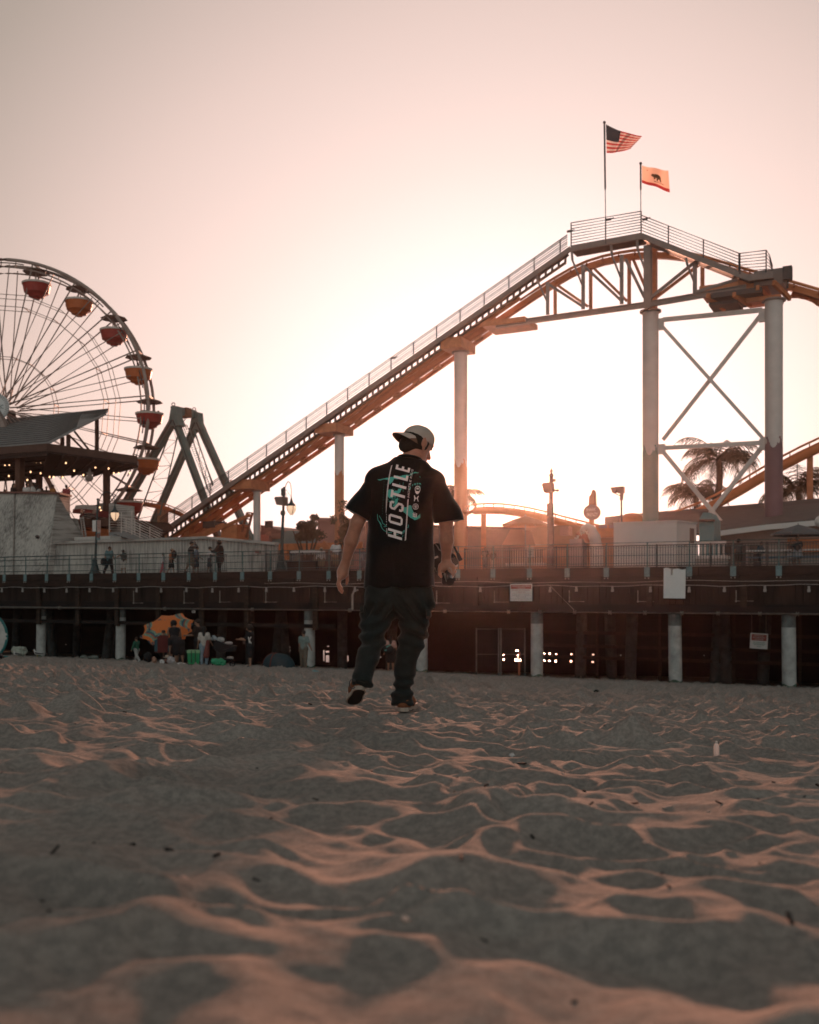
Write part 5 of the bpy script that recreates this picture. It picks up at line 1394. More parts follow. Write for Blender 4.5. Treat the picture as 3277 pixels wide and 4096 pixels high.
# --- lamps and poles
LAMPM = mat('lamp_iron_green', (.035, .060, .062), .5, var=.15)
GLOB = mat('lamp_globe', (.75, .62, .5), .3, emit=(1, .62, .38), estr=.7)
def lamp_base(t, c, r):
    m = MB(); m.lathe(down(c), [(r * 4.6, 0), (r * 4.4, .12), (r * 3.2, .18), (r * 2.9, .34), (r * 1.9, .62), (r * 1.5, .78), (r * 1.9, .82), (r * 1.5, .90), (r * 1.1, 1.0)], 16); m.build('base', LAMPM, t, True)
def lantern(t, c):
    m = MB(); m.lathe(c, [(.03, .0), (.05, -.12), (.10, -.30), (.22, -.42), (.25, -.50)], 14); m.build('lamp_cap', LAMPM, t, True)
    m = MB(); m.lathe(c, [(.23, -.50), (.25, -.62), (.19, -.80), (.06, -.98)], 14); m.build('lamp_globe', GLOB, t, True)
    for k in range(4):
        m = MB(); q = k * math.pi / 2 + .5; m.tube([c + Vector((r_ * math.cos(q), r_ * math.sin(q), z)) for r_, z in ((.25, -.5), (.265, -.62), (.2, -.80), (.06, -.99))], .018, 5); m.build('lamp_cage', LAMPM, t)
l1 = thing('street_lamp', G(380, 45.2, DECK), 'dark green street lamp with one curled arm and small notices on its post', 'street lamp')
p0 = G(380, 45.2, DECK); p1 = S(392, 1998, 45.2)
m = MB(); m.tube([p0, p0.lerp(p1, .5), p1], [.085, .07, .055], 10); m.ball(p1, .09, 8); m.build('pole', LAMPM, l1, True); lamp_base(l1, p0, .085)
arc_ = [(393, 2028), (400, 1996), (410, 1976), (424, 1967), (440, 1969), (452, 1980), (459, 1998), (461, 2018)]
m = MB(); m.tube([S(x, y, 45.2) for x, y in arc_], .028, 6); m.build('arm', LAMPM, l1, True); lantern(l1, S(460, 2018, 45.2))
m = MB(); m.tube([S(394 + 3 * i + 0, 2010 - 8 * math.sin(i * .5), 45.2) for i in range(12)], .016, 5); m.tube([S(461 + 7 * math.cos(t), 2000 + 12 * math.sin(t), 45.3) for t in np.linspace(-1.6, 1.6, 8)], .018, 5); m.build('scroll', LAMPM, l1)
CB(370, 384, 2081, 2126, 45.0, 45.03, WHITE, 'notice', l1); CB(389, 402, 2081, 2130, 45.0, 45.03, mat('notice_pink', (.50, .36, .32), .6), 'notice', l1); q = CB(387, 400, 2130, 2160, 45.0, 45.03, PLATE_G, 'notice', l1)
m = MB(); c = S(393.5, 2142, 44.97); m.tube([c + Matrix.Rotation(RZ, 3, 'Z') @ Vector((.10 * math.cos(t), 0, .12 * math.sin(t))) for t in np.linspace(0, 6.283, 14)[:-1]], .018, 5, closed=True); m.bar(c + Vector((-.06, 0, .07)), c + Vector((.06, 0, -.07)), .02, .02); m.build('prohibition_mark', REDP, q)
for y in (2086, 2092, 2098, 2104, 2110, 2116): m = MB(); m.box(S(395.5, y, 44.97), .17, .01, .03, RZ); m.build('notice_line', REDT, l1)
l2 = thing('street_lamp', G(1125, 46, DECK), 'street lamp with a tall arched arm and a square speaker on its post', 'street lamp')
p0 = G(1124, 46, DECK); p1 = S(1137, 1952, 46); m = MB(); m.tube([p0, p0.lerp(p1, .45), p1], [.10, .085, .06], 10); m.ball(p1, .08, 8); m.build('pole', LAMPM, l2, True); lamp_base(l2, p0, .09)
m = MB(); m.tube([S(x, y, 46) for x, y in ((1137, 1975), (1140, 1955), (1146, 1936), (1153, 1926), (1160, 1930), (1164, 1942), (1166, 1960), (1166, 1990))], .024, 6); m.build('arm', LAMPM, l2, True); lantern(l2, S(1166, 1988, 46))
m = MB(); m.tube([S(x, y, 46) for x, y in ((1139, 1968), (1146, 1960), (1153, 1970), (1165, 1988))], .012, 5); m.tube([S(x, y, 46) for x, y in ((1139, 1982), (1144, 1988), (1149, 1980), (1146, 1972))], .012, 5); m.build('scroll', LAMPM, l2)
m = MB(); o = [S(x, y, 45.7) for x, y in ((1097, 1992), (1103, 1987), (1132, 1986), (1132, 2022), (1106, 2019))]; m.prism(o, NV * .5); m.build('speaker', mat('speaker_beige', (.20, .14, .12), .7), l2)
for y in (1962, 1975, 2052): m = MB(); c = S(1134 if y < 2000 else 1132, y, 46); m.lathe(c, [(.12, -.12), (.14, 0), (.12, .12)], 10); m.build('pole_band', LAMPM, l2)
cp = thing('camera_pole', G(2203, 47, DECK), 'pole with a box, cameras and a pointed finial rising in front of the low track', 'pole')
PL = mat('pole_brown', (.13, .08, .07), .6, var=.15)
m = MB(); a = S(2206, 1900, 47); m.tube([G(2203, 47, DECK), S(2203, 2070, 47)], .17, 10); m.build('shaft', PL, cp); m = MB(); m.tube([S(2203, 2070, 47), a], .10, 10); m.lathe(a, [(.10, -.1), (.13, 0), (.05, .1), (.09, .2), (.03, .3), (.01, .42)], 10); m.build('pole', PL, cp, True)
m = MB(); m.bar(S(2201, 2014, 46.8), S(2201, 2066, 46.8), .26, .26, NV); m.build('junction_box', PL, cp)
m = MB(); m.prism([S(x, y, 46.8) for x, y in ((2167, 1938), (2174, 1931), (2204, 1929), (2206, 1966), (2176, 1970))], NV * .5); m.build('speaker', PL, cp)
m = MB(); m.box(S(2216, 1921, 46.9), .14, .2, .14, RZ); m.bar(S(2200, 1921, 47), S(2222, 1918, 47), .07, .07); m.build('security_camera', PL, cp)
m = MB(); m.bar(S(2206, 1960, 47), S(2232, 1962, 46.9), .10, .09); m.ball(S(2230, 1962, 46.9), .07, 8, (1.5, 1, 1)); m.build('side_light', PL, cp)
fp = thing('floodlight_pole', G(2486, 62, DECK), 'thin pole carrying a boxy twin floodlight beside the shark sign', 'pole')
m = MB(); m.tube([G(2487, 62, DECK), S(2486, 1998, 62)], .06, 8); m.tube([S(2486, 2000, 62), S(2488, 1970, 62)], .12, 8); m.build('pole', PL, fp)
m = MB(); m.box(S(2485, 1960, 62), .38, .4, .4, RZ); m.build('floodlight', PL, fp); m = MB(); m.prism([S(x, y, 62) for x, y in ((2441, 1950), (2470, 1947), (2462, 1970), (2450, 1972))], NV * .4); m.build('floodlight', PL, fp); m = MB(); m.bar(S(2458, 1973, 62), S(2484, 1984, 62), .06, .06); m.build('bracket', PL, fp)
ssn = thing('shop_sign', G(2368, 58, DECK), 'round shop sign with a tall fin, lettered SHARK FRENZY', 'sign')
c = S(2367, 2049, 58); Ys = c.y; m = MB(); n = 28
m.prism([S(2367 + 33 * math.cos(2 * math.pi * k / n), 2049 + 31 * math.sin(2 * math.pi * k / n), 58) for k in range(n)], NV * .2); m.build('sign_board', mat('sign_grey_pink', (.33, .21, .19), .6), ssn)
m = MB(); m.prism([S(x, y, 58.05) for x, y in ((2354, 2026), (2357, 1985), (2364, 1978), (2368, 1962), (2374, 1958), (2380, 1968), (2382, 2026))], NV * .3); m.build('fin', mat('fin_orange', (.38, .15, .08), .6), ssn)
m = MB(); m.tube([S(2367, 2076, 58.2), G(2368, 58.2, DECK)], .16, 8); m.build('post', YEL2, ssn)
LET = mat('sign_letter_pale', (.75, .60, .52), .5)
put_text('SHARK', 40 / FPX * Ys, 13 / FPX * Ys, S(2364, 2038, 57.97), RZ, LET, ssn); put_text('FRENZY', 44 / FPX * Ys, 14 / FPX * Ys, S(2370, 2058, 57.97), RZ, LET, ssn)
sk = thing('shark_figure', G(2360, 55, DECK), 'big pale shark head figure with an open toothed mouth behind the railing', 'figure')
path = [(2388, 2290, .62), (2386, 2200, .60), (2380, 2150, .48), (2368, 2118, .36), (2350, 2106, .28), (2334, 2112, .20), (2322, 2124, .10)]
pr = [cap(S(path[i][0], path[i][1], 55), S(path[i + 1][0], path[i + 1][1], 55), path[i][2] * .62, path[i + 1][2] * .62, .1) for i in range(len(path) - 1)]
sdf_obj('head', pr, .06, mat('shark_pale', (.55, .46, .42), .5), sk)
sdf_obj('mouth', [cap(S(2318, 2140, 55.2), S(2352, 2150, 55.2), .22, .34, .05)], .05, mat('mouth_red', (.35, .12, .07), .6), sk)
for i, (x, y) in enumerate(((2326, 2128), (2336, 2122), (2347, 2124), (2355, 2134), (2358, 2146), (2304, 2150), (2312, 2142))):
    m = MB(); m.lathe(S(x, y, 54.8), [(.09, .0), (.01, -.2)], 6); m.build('tooth', mat('tooth_white', (.7, .62, .55), .5), sk)
CB(2278, 2330, 2156, 2300, 54.6, 55.6, mat('plinth_grey', (.33, .24, .22), .8), 'plinth', sk)
gl = thing('globe_lamp', G(3283, 47, DECK), 'white globe lamp at the right edge above the charcoal umbrella', 'lamp')
c = S(3284, 2086, 47.4); m = MB(); m.ball(c, .26, 16); m.build('globe', mat('globe_white', (.65, .60, .56), .3), gl, True); m = MB(); m.tube([c - Vector((0, 0, .2)), down(c)], .05, 8); m.build('pole', GALV, gl)

# --- flags
FLM = mat('flag_pole', (.06, .05, .05), .5)
for (xa, ya, xb, yb, s, lb, r0) in ((2424, 975, 2418, 490, SC - .1, 'taller flagpole on the coaster crest flying the striped flag', .06), (2564, 930, 2563, 654, SC - .1, 'shorter flagpole on the coaster crest flying the bear flag', .055)):
    t = thing('flagpole', S(xa, ya, s), lb, 'flagpole'); a, b = S(xa, ya, s), S(xb, yb, s)
    m = MB(); f = .45 if xa < 2500 else .62; m.tube([a, a.lerp(b, f)], .028, 6); m.build('lower_pole', FLM, t); m = MB(); m.tube([a.lerp(b, f), b], r0, 8); m.build('upper_pole', FLM, t); m = MB(); m.ball(b, .10, 8); m.build('finial', FLM, t)
def flag(name, label, corners, s, nx, ny, colour, mats, ripple):
    """corners: curves giving the top and bottom edge in picture columns"""
    V = []; F = []; MI = []
    for j in range(ny + 1):
        for i in range(nx + 1):
            u, v = i / nx, j / ny
            x, y, d = corners(u, v)
            V.append(tuple(S(x, y, s + d)))
    for j in range(ny):
        for i in range(nx):
            F.append((j * (nx + 1) + i, j * (nx + 1) + i + 1, (j + 1) * (nx + 1) + i + 1, (j + 1) * (nx + 1) + i)); MI.append(colour((i + .5) / nx, (j + .5) / ny))
    me = bpy.data.meshes.new(name); me.from_pydata(V, [], F)
    o = link_mesh(name, me, mats, None, True, org=V[0]); me.polygons.foreach_set('material_index', MI); me.update()
    return tag(o, label, 'flag')
FR = mat('flag_red', (.48, .05, .05), .8, transl=.55); FW = mat('flag_white', (.72, .60, .55), .8, transl=.6); FB = mat('flag_navy', (.035, .035, .045), .8, transl=.25)
def us(u, v):
    top = (2424 + 146 * u, 497 + 44 * u + 10 * math.sin(u * 3.1)); bot = (2427 + 96 * min(1, u * 1.15) - 2 * u, 612 - 14 * u + 4 * math.sin(u * 5))
    x = top[0] + (bot[0] - top[0]) * v; y = top[1] + (bot[1] - top[1]) * v
    fold = math.exp(-((u - .62 + .25 * (v - .5)) / .12) ** 2)
    return x - 10 * fold * v + 4 * math.sin(6 * u + 2 * v) * u, y + 3 * math.sin(8 * u + 3 * v) * u, .35 * math.sin(7.5 * u + 2.2 * v) * (u ** .5) + .5 * fold
def usc(u, v):
    if u < .40 and v < 7 / 13: return 2
    return 0 if int(v * 13) % 2 == 0 else 1
fo = flag('flag', 'red and white striped flag with dark canton on the taller pole', us, SC - .1, 60, 39, usc, [FR, FW, FB], 0)
stv = MB()
for j in range(9):
    for i in range(6 if j % 2 == 0 else 5):
        u, v = (.035 + (i + (.5 if j % 2 else 0)) * .062), (.035 + j * .056); x, y, d = us(u, v); stv.ball(S(x, y, SC - .1 + d - .03), .028, 5, (1, .3, 1))
stv.build('stars', mat('flag_star', (.25, .22, .21), .8), fo)
def cal(u, v):
    return 2568 + 106 * u + 6 * v * u, 661 + 13 * math.sin(u * 1.9) + 8 * u * u + v * (70 + 4 * u) + 14 * u * v * u + 2 * math.sin(9 * u), .25 * math.sin(6 * u + 1.5 * v) * u ** .5
CW = mat('bear_flag_white', (.85, .56, .42), .8, transl=.75); BE = mat('bear_brown', (.30, .13, .06), .8, transl=.3)  # flag white tinted orange for the sun glowing through the cloth
fo = flag('flag', 'pale flag with a walking bear and red bottom stripe on the shorter pole', cal, SC - .1, 40, 24, lambda u, v: 0 if v > .82 else 1, [FR, CW], 0)
def bearpatch(poly):
    m = MB(); pts = [cal(u, v) for u, v in poly]; m.prism([S(x, y, SC - .1 + d - .035) for x, y, d in pts], NV * -.01); return m
bear = [(.34, .42), (.37, .36), (.42, .33), (.45, .36), (.50, .33), (.58, .32), (.66, .36), (.69, .44), (.70, .55), (.71, .66), (.66, .66), (.64, .55), (.60, .56), (.58, .66), (.53, .66), (.55, .54), (.50, .53), (.48, .62), (.43, .62), (.44, .52), (.41, .50), (.36, .48)]
bearpatch(bear).build('bear', BE, fo); bearpatch([(.42, .70), (.76, .70), (.80, .745), (.45, .745)]).build('ground_line', BE, fo)
bearpatch([(.20 + .03 * math.cos(t) * (1 if k % 2 == 0 else .45), .19 + .045 * math.sin(t) * (1 if k % 2 == 0 else .45)) for k, t in enumerate(np.linspace(0, 2 * math.pi, 11)[:-1])]).build('star', BE, fo)

# --- trees
FOL = mat('foliage', (.075, .065, .035), .8, var=.4, vscale=2.5, transl=.35); BARK = mat('bark', (.10, .06, .04), .9, var=.4); PALMF = mat('palm_frond_hazed', (.12, .085, .045), .7, var=.3, transl=.25)  # frond colour lightened to carry the haze over the palms
def palm(c, zbase, label, nf, L, r, seed):
    rd_ = random.Random(seed); t = thing('palm_tree', (c.x, c.y, zbase), label, 'palm tree')
    m = MB(); m.tube([(c.x + .15 * math.sin(i * .9), c.y, zbase + (c.z - zbase) * i / 10) for i in range(11)], [r * (1.25 - .35 * i / 10) for i in range(11)], 10); m.build('trunk', BARK, t, True)
    m = MB()
    for k in range(nf):
        az = 2 * math.pi * k / nf + rd_.uniform(-.3, .3); el = rd_.uniform(-.1, 1.25); l = L * rd_.uniform(.8, 1.1)
        d = Vector((math.cos(az), math.sin(az), 0)); p = Vector(c); pts = []; ang = el
        for i in range(13):
            pts.append(p.copy()); p = p + (d * math.cos(ang) + Vector((0, 0, math.sin(ang)))) * l / 12; ang -= .10 + .016 * i
        m.tube(pts, [.05 * (1 - i / 14) for i in range(13)], 5)
        sd_ = Vector((-d.y, d.x, 0))
        for i in range(2, 13):
            tang = (pts[i] - pts[i - 1]).normalized()
            for q in (0, .33, .66):
                b = pts[i - 1].lerp(pts[i], q)
                for sg_ in (-1, 1):
                    ll = L * .32 * math.sin(math.pi * min(1, (i + q) / 13.5 + .12)) * rd_.uniform(.75, 1.15) + .1
                    dr = (sd_ * sg_ * .75 + tang * .55 + Vector((0, 0, -.55 + rd_.uniform(-.25, .3)))).normalized(); e = b + dr * ll + Vector((0, 0, -.12 * ll)); w_ = tang * .035
                    mid = b.lerp(e, .5) + Vector((0, 0, .06 * ll))
                    m.add([b - w_, b + w_, mid + w_ * .9, e, mid - w_ * .9], [(0, 1, 2, 4), (4, 2, 3)])
    m.build('crown', PALMF, t, fix=False)
palm(S(2872, 1836, 78), DECK, 'large palm tree with drooping fronds between the teal and purple columns', 24, 4.3, .26, 3)
palm(S(2778, 1985, 80), DECK, 'smaller palm tree left of the large palm, partly behind a white brace', 18, 3.4, .20, 5)
palm(S(3190, 1968, 82), DECK, 'palm tree behind the purple column at the right', 20, 4.4, .25, 9)
palm(S(1846, 1985, 78), DECK, 'palm tree mostly hidden behind the orange based column', 12, 2.6, .2, 12)
def bush(name, label, cat, c, zb, rx, rz_, n, seed, ls, trunks):
    rd_ = random.Random(seed); t = thing(name, (c.x, c.y, zb), label, cat)
    m = MB()
    for (dx, dz) in trunks:
        e = Vector((c.x + dx, c.y, c.z + dz)); b0 = Vector((c.x + dx * .12, c.y, zb)); k_ = b0.lerp(e, .5) + Vector((dx * -.15, 0, 0)); m.tube([b0, k_, e], [.13, .09, .03], 7)
    m.build('trunk', BARK, t, True)
    m = MB()
    cl = [(rd_.gauss(0, .42), rd_.gauss(0, .42), rd_.gauss(0, .42), rd_.uniform(.22, .42)) for _ in range(26)]
    for _ in range(n):
        q = rd_.choice(cl); v = Vector((rd_.gauss(0, 1), rd_.gauss(0, 1), rd_.gauss(0, 1))).normalized() * q[3] * rd_.uniform(.5, 1.1)
        p = Vector((c.x + (q[0] + v.x) * rx, c.y + (q[1] + v.y) * rx, c.z + (q[2] + v.z) * rz_))
        a = Vector((rd_.gauss(0, 1), rd_.gauss(0, 1), rd_.gauss(0, 1))).normalized(); b = a.orthogonal().normalized(); l = ls * rd_.uniform(.6, 1.3)
        m.add([p - a * l, p + b * l * .45, p + a * l, p - b * l * .45], [(0, 1, 2, 3)])
    m.build('crown', FOL, t, fix=False)
bush('tree', 'bushy tree with a spreading crown and several slim trunks beside the street lamp', 'tree', S(1228, 2128, 55), DECK, 1.15, .75, 4200, 4, .10, [(-.55, -.2), (.5, -.1), (0, .1), (.9, .2), (-.9, .1)])
bush('tree', 'leafy tree partly hidden behind the slim orange column beside the man', 'tree', S(1392, 2110, 57), DECK, .85, 1.2, 3200, 6, .10, [(-.2, -.3), (.3, .1), (0, .4)])

# ================================================================= people on the pier
def DP(x, s): return G(x, s, DECK)
def HT(x, ytop, s):
    return S(x, ytop, s).z - DECK
person(DP(437, 45.2), HT(437, 2184, 45.2), 20, 'man in a teal t-shirt and black trousers walking along the pier by the lamp', ((.10, .17, .18), 'short'), ((.02, .02, .022), 'trousers'), arms=((6, -14, 12), (8, 18, 14)), legs=((-18, 14), (16, 4)), girth=1.1, head=(40, 5))
b_ = sdf_obj('bag', [ell(DP(415, 45.0) + Vector((0, 0, .75)), (.19, .14, .24), .03)], .03, cmat('bag', (.02, .02, .022)), None, org=DP(415, 45.0) + Vector((0, 0, .6))); tag(b_, 'black bag carried at the side of the man in the teal t-shirt', 'bag')
o, J = person(DP(494, 44.5), HT(494, 2199, 44.5), -20, 'woman in a dark hat and white shorts leaning her arm on the railing', ((.04, .045, .05), 'none'), ((.55, .50, .45), 'shorts'), ((.02, .015, .015), 'long'), hat=((.03, .03, .035), 'brim'), arms=((55, 30, 30), (6, 10, 20)), legs=((2, 2), (-8, 30)), lean=8)
b_ = sdf_obj('backpack', [ell(DP(497, 44.2) + Vector((0, -.02, 1.02)), (.17, .12, .24), .03)], .03, cmat('bag', (.06, .07, .065)), None, org=DP(497, 44.2) + Vector((0, 0, 1.0))); tag(b_, 'grey green backpack on the woman in the dark hat', 'backpack')
person(DP(652, 45.2), HT(652, 2211, 45.2), 95, 'small child in a white top and pink leggings walking on the pier', ((.60, .56, .54), 'long'), ((.50, .12, .14), 'trousers'), arms=((35, 30, 10), (12, -5, 10)), legs=((-14, 8), (14, 6)), vox=.018)
o, J = person(DP(686, 45.4), HT(686, 2194, 45.4), 70, 'person in orange shirt, black shorts and tan cap beside the child', ((.42, .14, .06), 'short'), ((.02, .02, .022), 'shorts'), hat=((.38, .26, .18), 'cap'), arms=((10, 12, 30), (14, -10, 12)), legs=((-14, 10), (14, 4)))
b_ = sdf_obj('backpack', [ell(DP(697, 45.2) + Vector((0, 0, 1.10)), (.15, .16, .26), .03)], .03, cmat('bag', (.04, .03, .03)), None, org=DP(697, 45.2) + Vector((0, 0, 1.0))); tag(b_, 'dark backpack on the person in the orange shirt', 'backpack')
person(DP(764, 45.4), HT(764, 2165, 45.4), 78, 'tall man in a dark striped sweater and tan shorts raising a hand to his face', ((.025, .022, .022), 'long', (.14, .12, .11)), ((.22, .17, .12), 'shorts'), hat=((.05, .04, .04), 'cap'), arms=((18, 8, 20), (30, 95, 105)), legs=((-18, 12), (14, 4)))
person(DP(786, 46.4), HT(786, 2182, 46.4), 80, 'person in a blue grey shirt half hidden behind the striped sweater man', ((.15, .20, .25), 'short'), ((.05, .06, .08), 'shorts'), arms=((8, 20, 30), (8, 0, 20)), legs=((-10, 8), (10, 4)))
person(DP(838, 45.0), HT(838, 2187, 45.0), 75, 'boy in white t-shirt, navy shorts and black cap facing a person in dark coat', ((.60, .57, .54), 'short'), ((.05, .06, .08), 'shorts'), hat=((.02, .02, .02), 'cap'), arms=((10, 30, 55), (10, 35, 50)), legs=((-6, 6), (8, 4)))
person(DP(879, 45.4), HT(879, 2162, 45.4), -75, 'person with bushy dark hair in a long dark brown coat on the pier', ((.035, .024, .02), 'coat'), ((.02, .018, .018), 'trousers'), ((.025, .016, .012), 'bushy'), arms=((8, 30, 60), (10, 35, 60)), legs=((-4, 2), (8, 4)), girth=1.2, skin='brown')
person(DP(1286, 45.3), HT(1286, 2190, 45.3), -10, 'man in a white shirt and straw hat leaning on the railing beside the tree', ((.66, .63, .60), 'long'), ((.28, .20, .13), 'shorts'), hat=((.50, .36, .25), 'brim'), arms=((18, 15, 30), (10, 10, 30)), legs=((0, 2), (4, 4)), girth=1.1, skin='brown')
person(DP(1312, 46.2), HT(1312, 2206, 46.2), 170, 'person in a dull grey top beside the man in the straw hat', ((.12, .10, .10), 'short'), ((.2, .1, .07), 'shorts'), ((.02, .015, .012), 'long'), skin='brown')
o, J = person(DP(1345, 45.2), HT(1345, 2160, 45.2), -35, 'man in white t-shirt with a waist bag, left of the slim orange column', ((.66, .63, .62), 'short'), ((.25, .18, .11), 'shorts'), arms=((12, 35, 60), (14, 10, 70)), legs=((-5, 3), (8, 5)), girth=1.15, skin='brown')
b_ = sdf_obj('bag', [ell(DP(1340, 44.9) + Vector((0, 0, .82)), (.2, .12, .10), .03)], .03, cmat('bag', (.40, .26, .17)), None, org=DP(1340, 44.9) + Vector((0, 0, .75))); tag(b_, 'tan waist bag worn by the man in the white t-shirt', 'bag')
person(DP(1452, 46.5), HT(1452, 2192, 46.5), 180, 'person in faded blue behind the railing by the walking man\'s arm', ((.22, .20, .22), 'short'), ((.2, .15, .15), 'trousers'), arms=((8, 0, 10), (8, 0, 10)))
person(DP(1940, 46.4), HT(1940, 2188, 46.4), 175, 'dark figure behind the railing right under the glow of the sun', ((.06, .045, .04), 'short'), ((.05, .05, .06), 'trousers'), arms=((10, 20, 60), (10, 20, 60)))
person(DP(1972, 46.6), HT(1972, 2200, 46.6), 200, 'figure with pale trousers behind the railing beside the dark figure', ((.10, .06, .05), 'short'), ((.45, .36, .30), 'trousers'), ((.04, .02, .015), 'long'))
person(DP(2955, 45.9), HT(2955, 2156, 45.9), -20, 'person in dark clothes standing where a white brace meets the deck', ((.05, .06, .065), 'short'), ((.04, .035, .03), 'shorts'), ((.02, .015, .012), 'bushy'), girth=1.15)
person(DP(3035, 46.8), HT(3035, 2165, 46.8), 80, 'person in navy beside the picnic table left of the purple column', ((.04, .06, .08), 'long'), ((.04, .05, .06), 'trousers'), lean=14, arms=((10, 40, 40), (10, 40, 40)))
person(DP(3165, 46.0), HT(3165, 2152, 46.0), 40, 'woman with bare arms and pale skirt under the left of the charcoal umbrella', ((.10, .06, .05), 'none'), ((.45, .42, .40), 'skirt'), ((.20, .09, .04), 'long'))
person(DP(3190, 45.7), HT(3190, 2146, 45.7), 200, 'person in a black top and grey skirt standing by the charcoal umbrella pole', ((.015, .015, .017), 'short'), ((.28, .29, .30), 'skirt'), ((.02, .015, .012), 'long'), girth=1.1)
# terrace
TP = lambda x: G(x, 50.4, ZT)
for x, y, c1, f, hr, lb, ht in ((18, 1957, (.08, .06, .05), 30, 'short', 'short dark haired child at the far left of the lookout terrace', None), (54, 1934, (.05, .04, .04), 100, 'long', 'long haired person in dark clothes beside the terrace pillar', None), (63, 1962, (.30, .05, .05), 0, 'short', 'child in red peeping over the terrace wall by the pillar', None),
                                (107, 1932, (.62, .58, .55), 10, 'short', 'man in a white shirt with his back to the terrace wall', None), (138, 1930, (.58, .54, .50), -60, 'long', 'woman in white with a dark hat on the terrace', (.03, .025, .02)), (151, 1940, (.45, .40, .37), 20, 'long', 'long haired woman in grey beside the woman in the dark hat', None),
                                (169, 1952, (.05, .035, .03), 0, 'short', 'person in dark brown between two women and an orange jacket on the terrace', None), (186, 1946, (.05, .035, .03), 150, 'short', 'dark figure left of the orange jacket on the terrace', None), (211, 1938, (.38, .16, .05), 30, 'short', 'person in an orange jacket with a rucksack on the terrace', None),
                                (266, 1939, (.34, .06, .06), -20, 'short', 'man in a red shirt standing at the right end of the terrace wall', None)):
    s = 50.4 if x < 240 else 51.2; H_ = max(.9, S(x, y, s).z - ZT)
    person(G(x, s, ZT), H_, f, lb, (c1, 'short'), hair=((.025, .017, .013), hr), hat=(ht, 'brim') if ht else None, vox=.03, only_top=True, skin='brown' if x % 2 else 'tan')
# ================================================================= the group and the litter on the sand
def BP(x, Y, dz=0.0):
    """point on the sand at column x, distance Y"""
    X = (x - CX) / FPX * Y
    return Vector((X, Y, float(sand_z(np.array(X), np.array(Y))) + dz))
def BH(x, ytop, Y): return P(x, ytop, Y).z - BP(x, Y).z
# beach umbrella lying on its side as a wind break
um = thing('beach_umbrella', BP(655, 43), 'tilted orange beach umbrella with green and teal patterned borders on the sand', 'umbrella')
rim = [(730, 2452), (776, 2481), (770, 2525), (742, 2556), (676, 2578), (608, 2580), (561, 2552), (576, 2502), (647, 2461)]
ucx, ucy = 668, 2516; apex = P(660, 2480, 44.3)
def upt(x, y): return P(x, y, 44.9 + .9 * (ucy - y) / 64.0)
RIM = [upt(*p) for p in rim]; nR = len(RIM)
UO = mat('umbrella_fabric_orange', (.95, .27, .08), .75, transl=.35); UG = mat('umbrella_fabric_green', (.26, .36, .26), .8, var=.5, vscale=7); UN = mat('umbrella_fabric_teal', (.06, .13, .16), .8); UR = mat('umbrella_fabric_red', (.42, .10, .05), .8)
bands = [0, .30, .58, .66, .73, .77, .87, .93, 1.0]; bm_ = [0, 0, 1, 2, 3, 1, 0, 0]
m = MB()
rings = []
for t in bands:
    r_ = []
    for k in range(nR):
        for q in range(3):
            a, b = RIM[k], RIM[(k + 1) % nR]; e = a.lerp(b, q / 3); e = e.lerp(Vector((sum(v.x for v in RIM) / nR, sum(v.y for v in RIM) / nR, sum(v.z for v in RIM) / nR)), .10 * math.sin(math.pi * q / 3))
            p = apex.lerp(e, t); p = p + Vector((0, -.16 * math.sin(math.pi * t), .05 * math.sin(math.pi * t))); r_.append(tuple(p))
    rings.append(r_)
nn = nR * 3
m.v = [v for r in rings for v in r]
for i in range(len(bands) - 1):
    for k in range(nn):
        side = k // 3 in (0, 1, 4, 5, 6)
        m.cur = bm_[i] if side else 0
        m.face((i * nn + k, i * nn + (k + 1) % nn, (i + 1) * nn + (k + 1) % nn, (i + 1) * nn + k))
m.build('canopy', [UO, UG, UN, UR], um, True)
for k in range(nR):
    b = MB(); mid = apex.lerp(RIM[k], .5) + Vector((0, -.14, .05)); b.tube([apex + Vector((0, .03, 0)), mid + Vector((0, .03, 0)), RIM[k] + Vector((0, .03, 0))], .010, 5); b.build('rib', RAILK, um)
for x, y in ((660, 2480), (616, 2516), (572, 2554), (600, 2505), (590, 2568), (740, 2486), (763, 2502), (760, 2520), (612, 2566)):   # small printed palms
    b = MB(); base = Vector((0, 0, 0))
    # find the canopy surface along the view from its own outline: use nearest ring vertex
    tgt = upt(x, y); best = min((Vector(v) for v in m.v), key=lambda v: (Vector((v.x, v.z)) - Vector((tgt.x, tgt.z))).length); c = best + Vector((0, -.012, 0))
    for a in range(6): t = a * math.pi / 3 + .3; b.bar(c, c + Vector((.10 * math.cos(t), 0, .07 * math.sin(t))), .006, .022, Vector((0, 0, 1)) if a % 3 else Vector((1, 0, 0)))
    b.bar(c, c + Vector((0.02, 0, -.12)), .006, .018, Vector((1, 0, 0))); b.build('printed_palm', UN, um)
b = MB(); b.tube([apex, Vector((apex.x - .1, apex.y + 1.4, BP(655, 45.7).z))], .018, 6); b.build('pole', GALV, um)
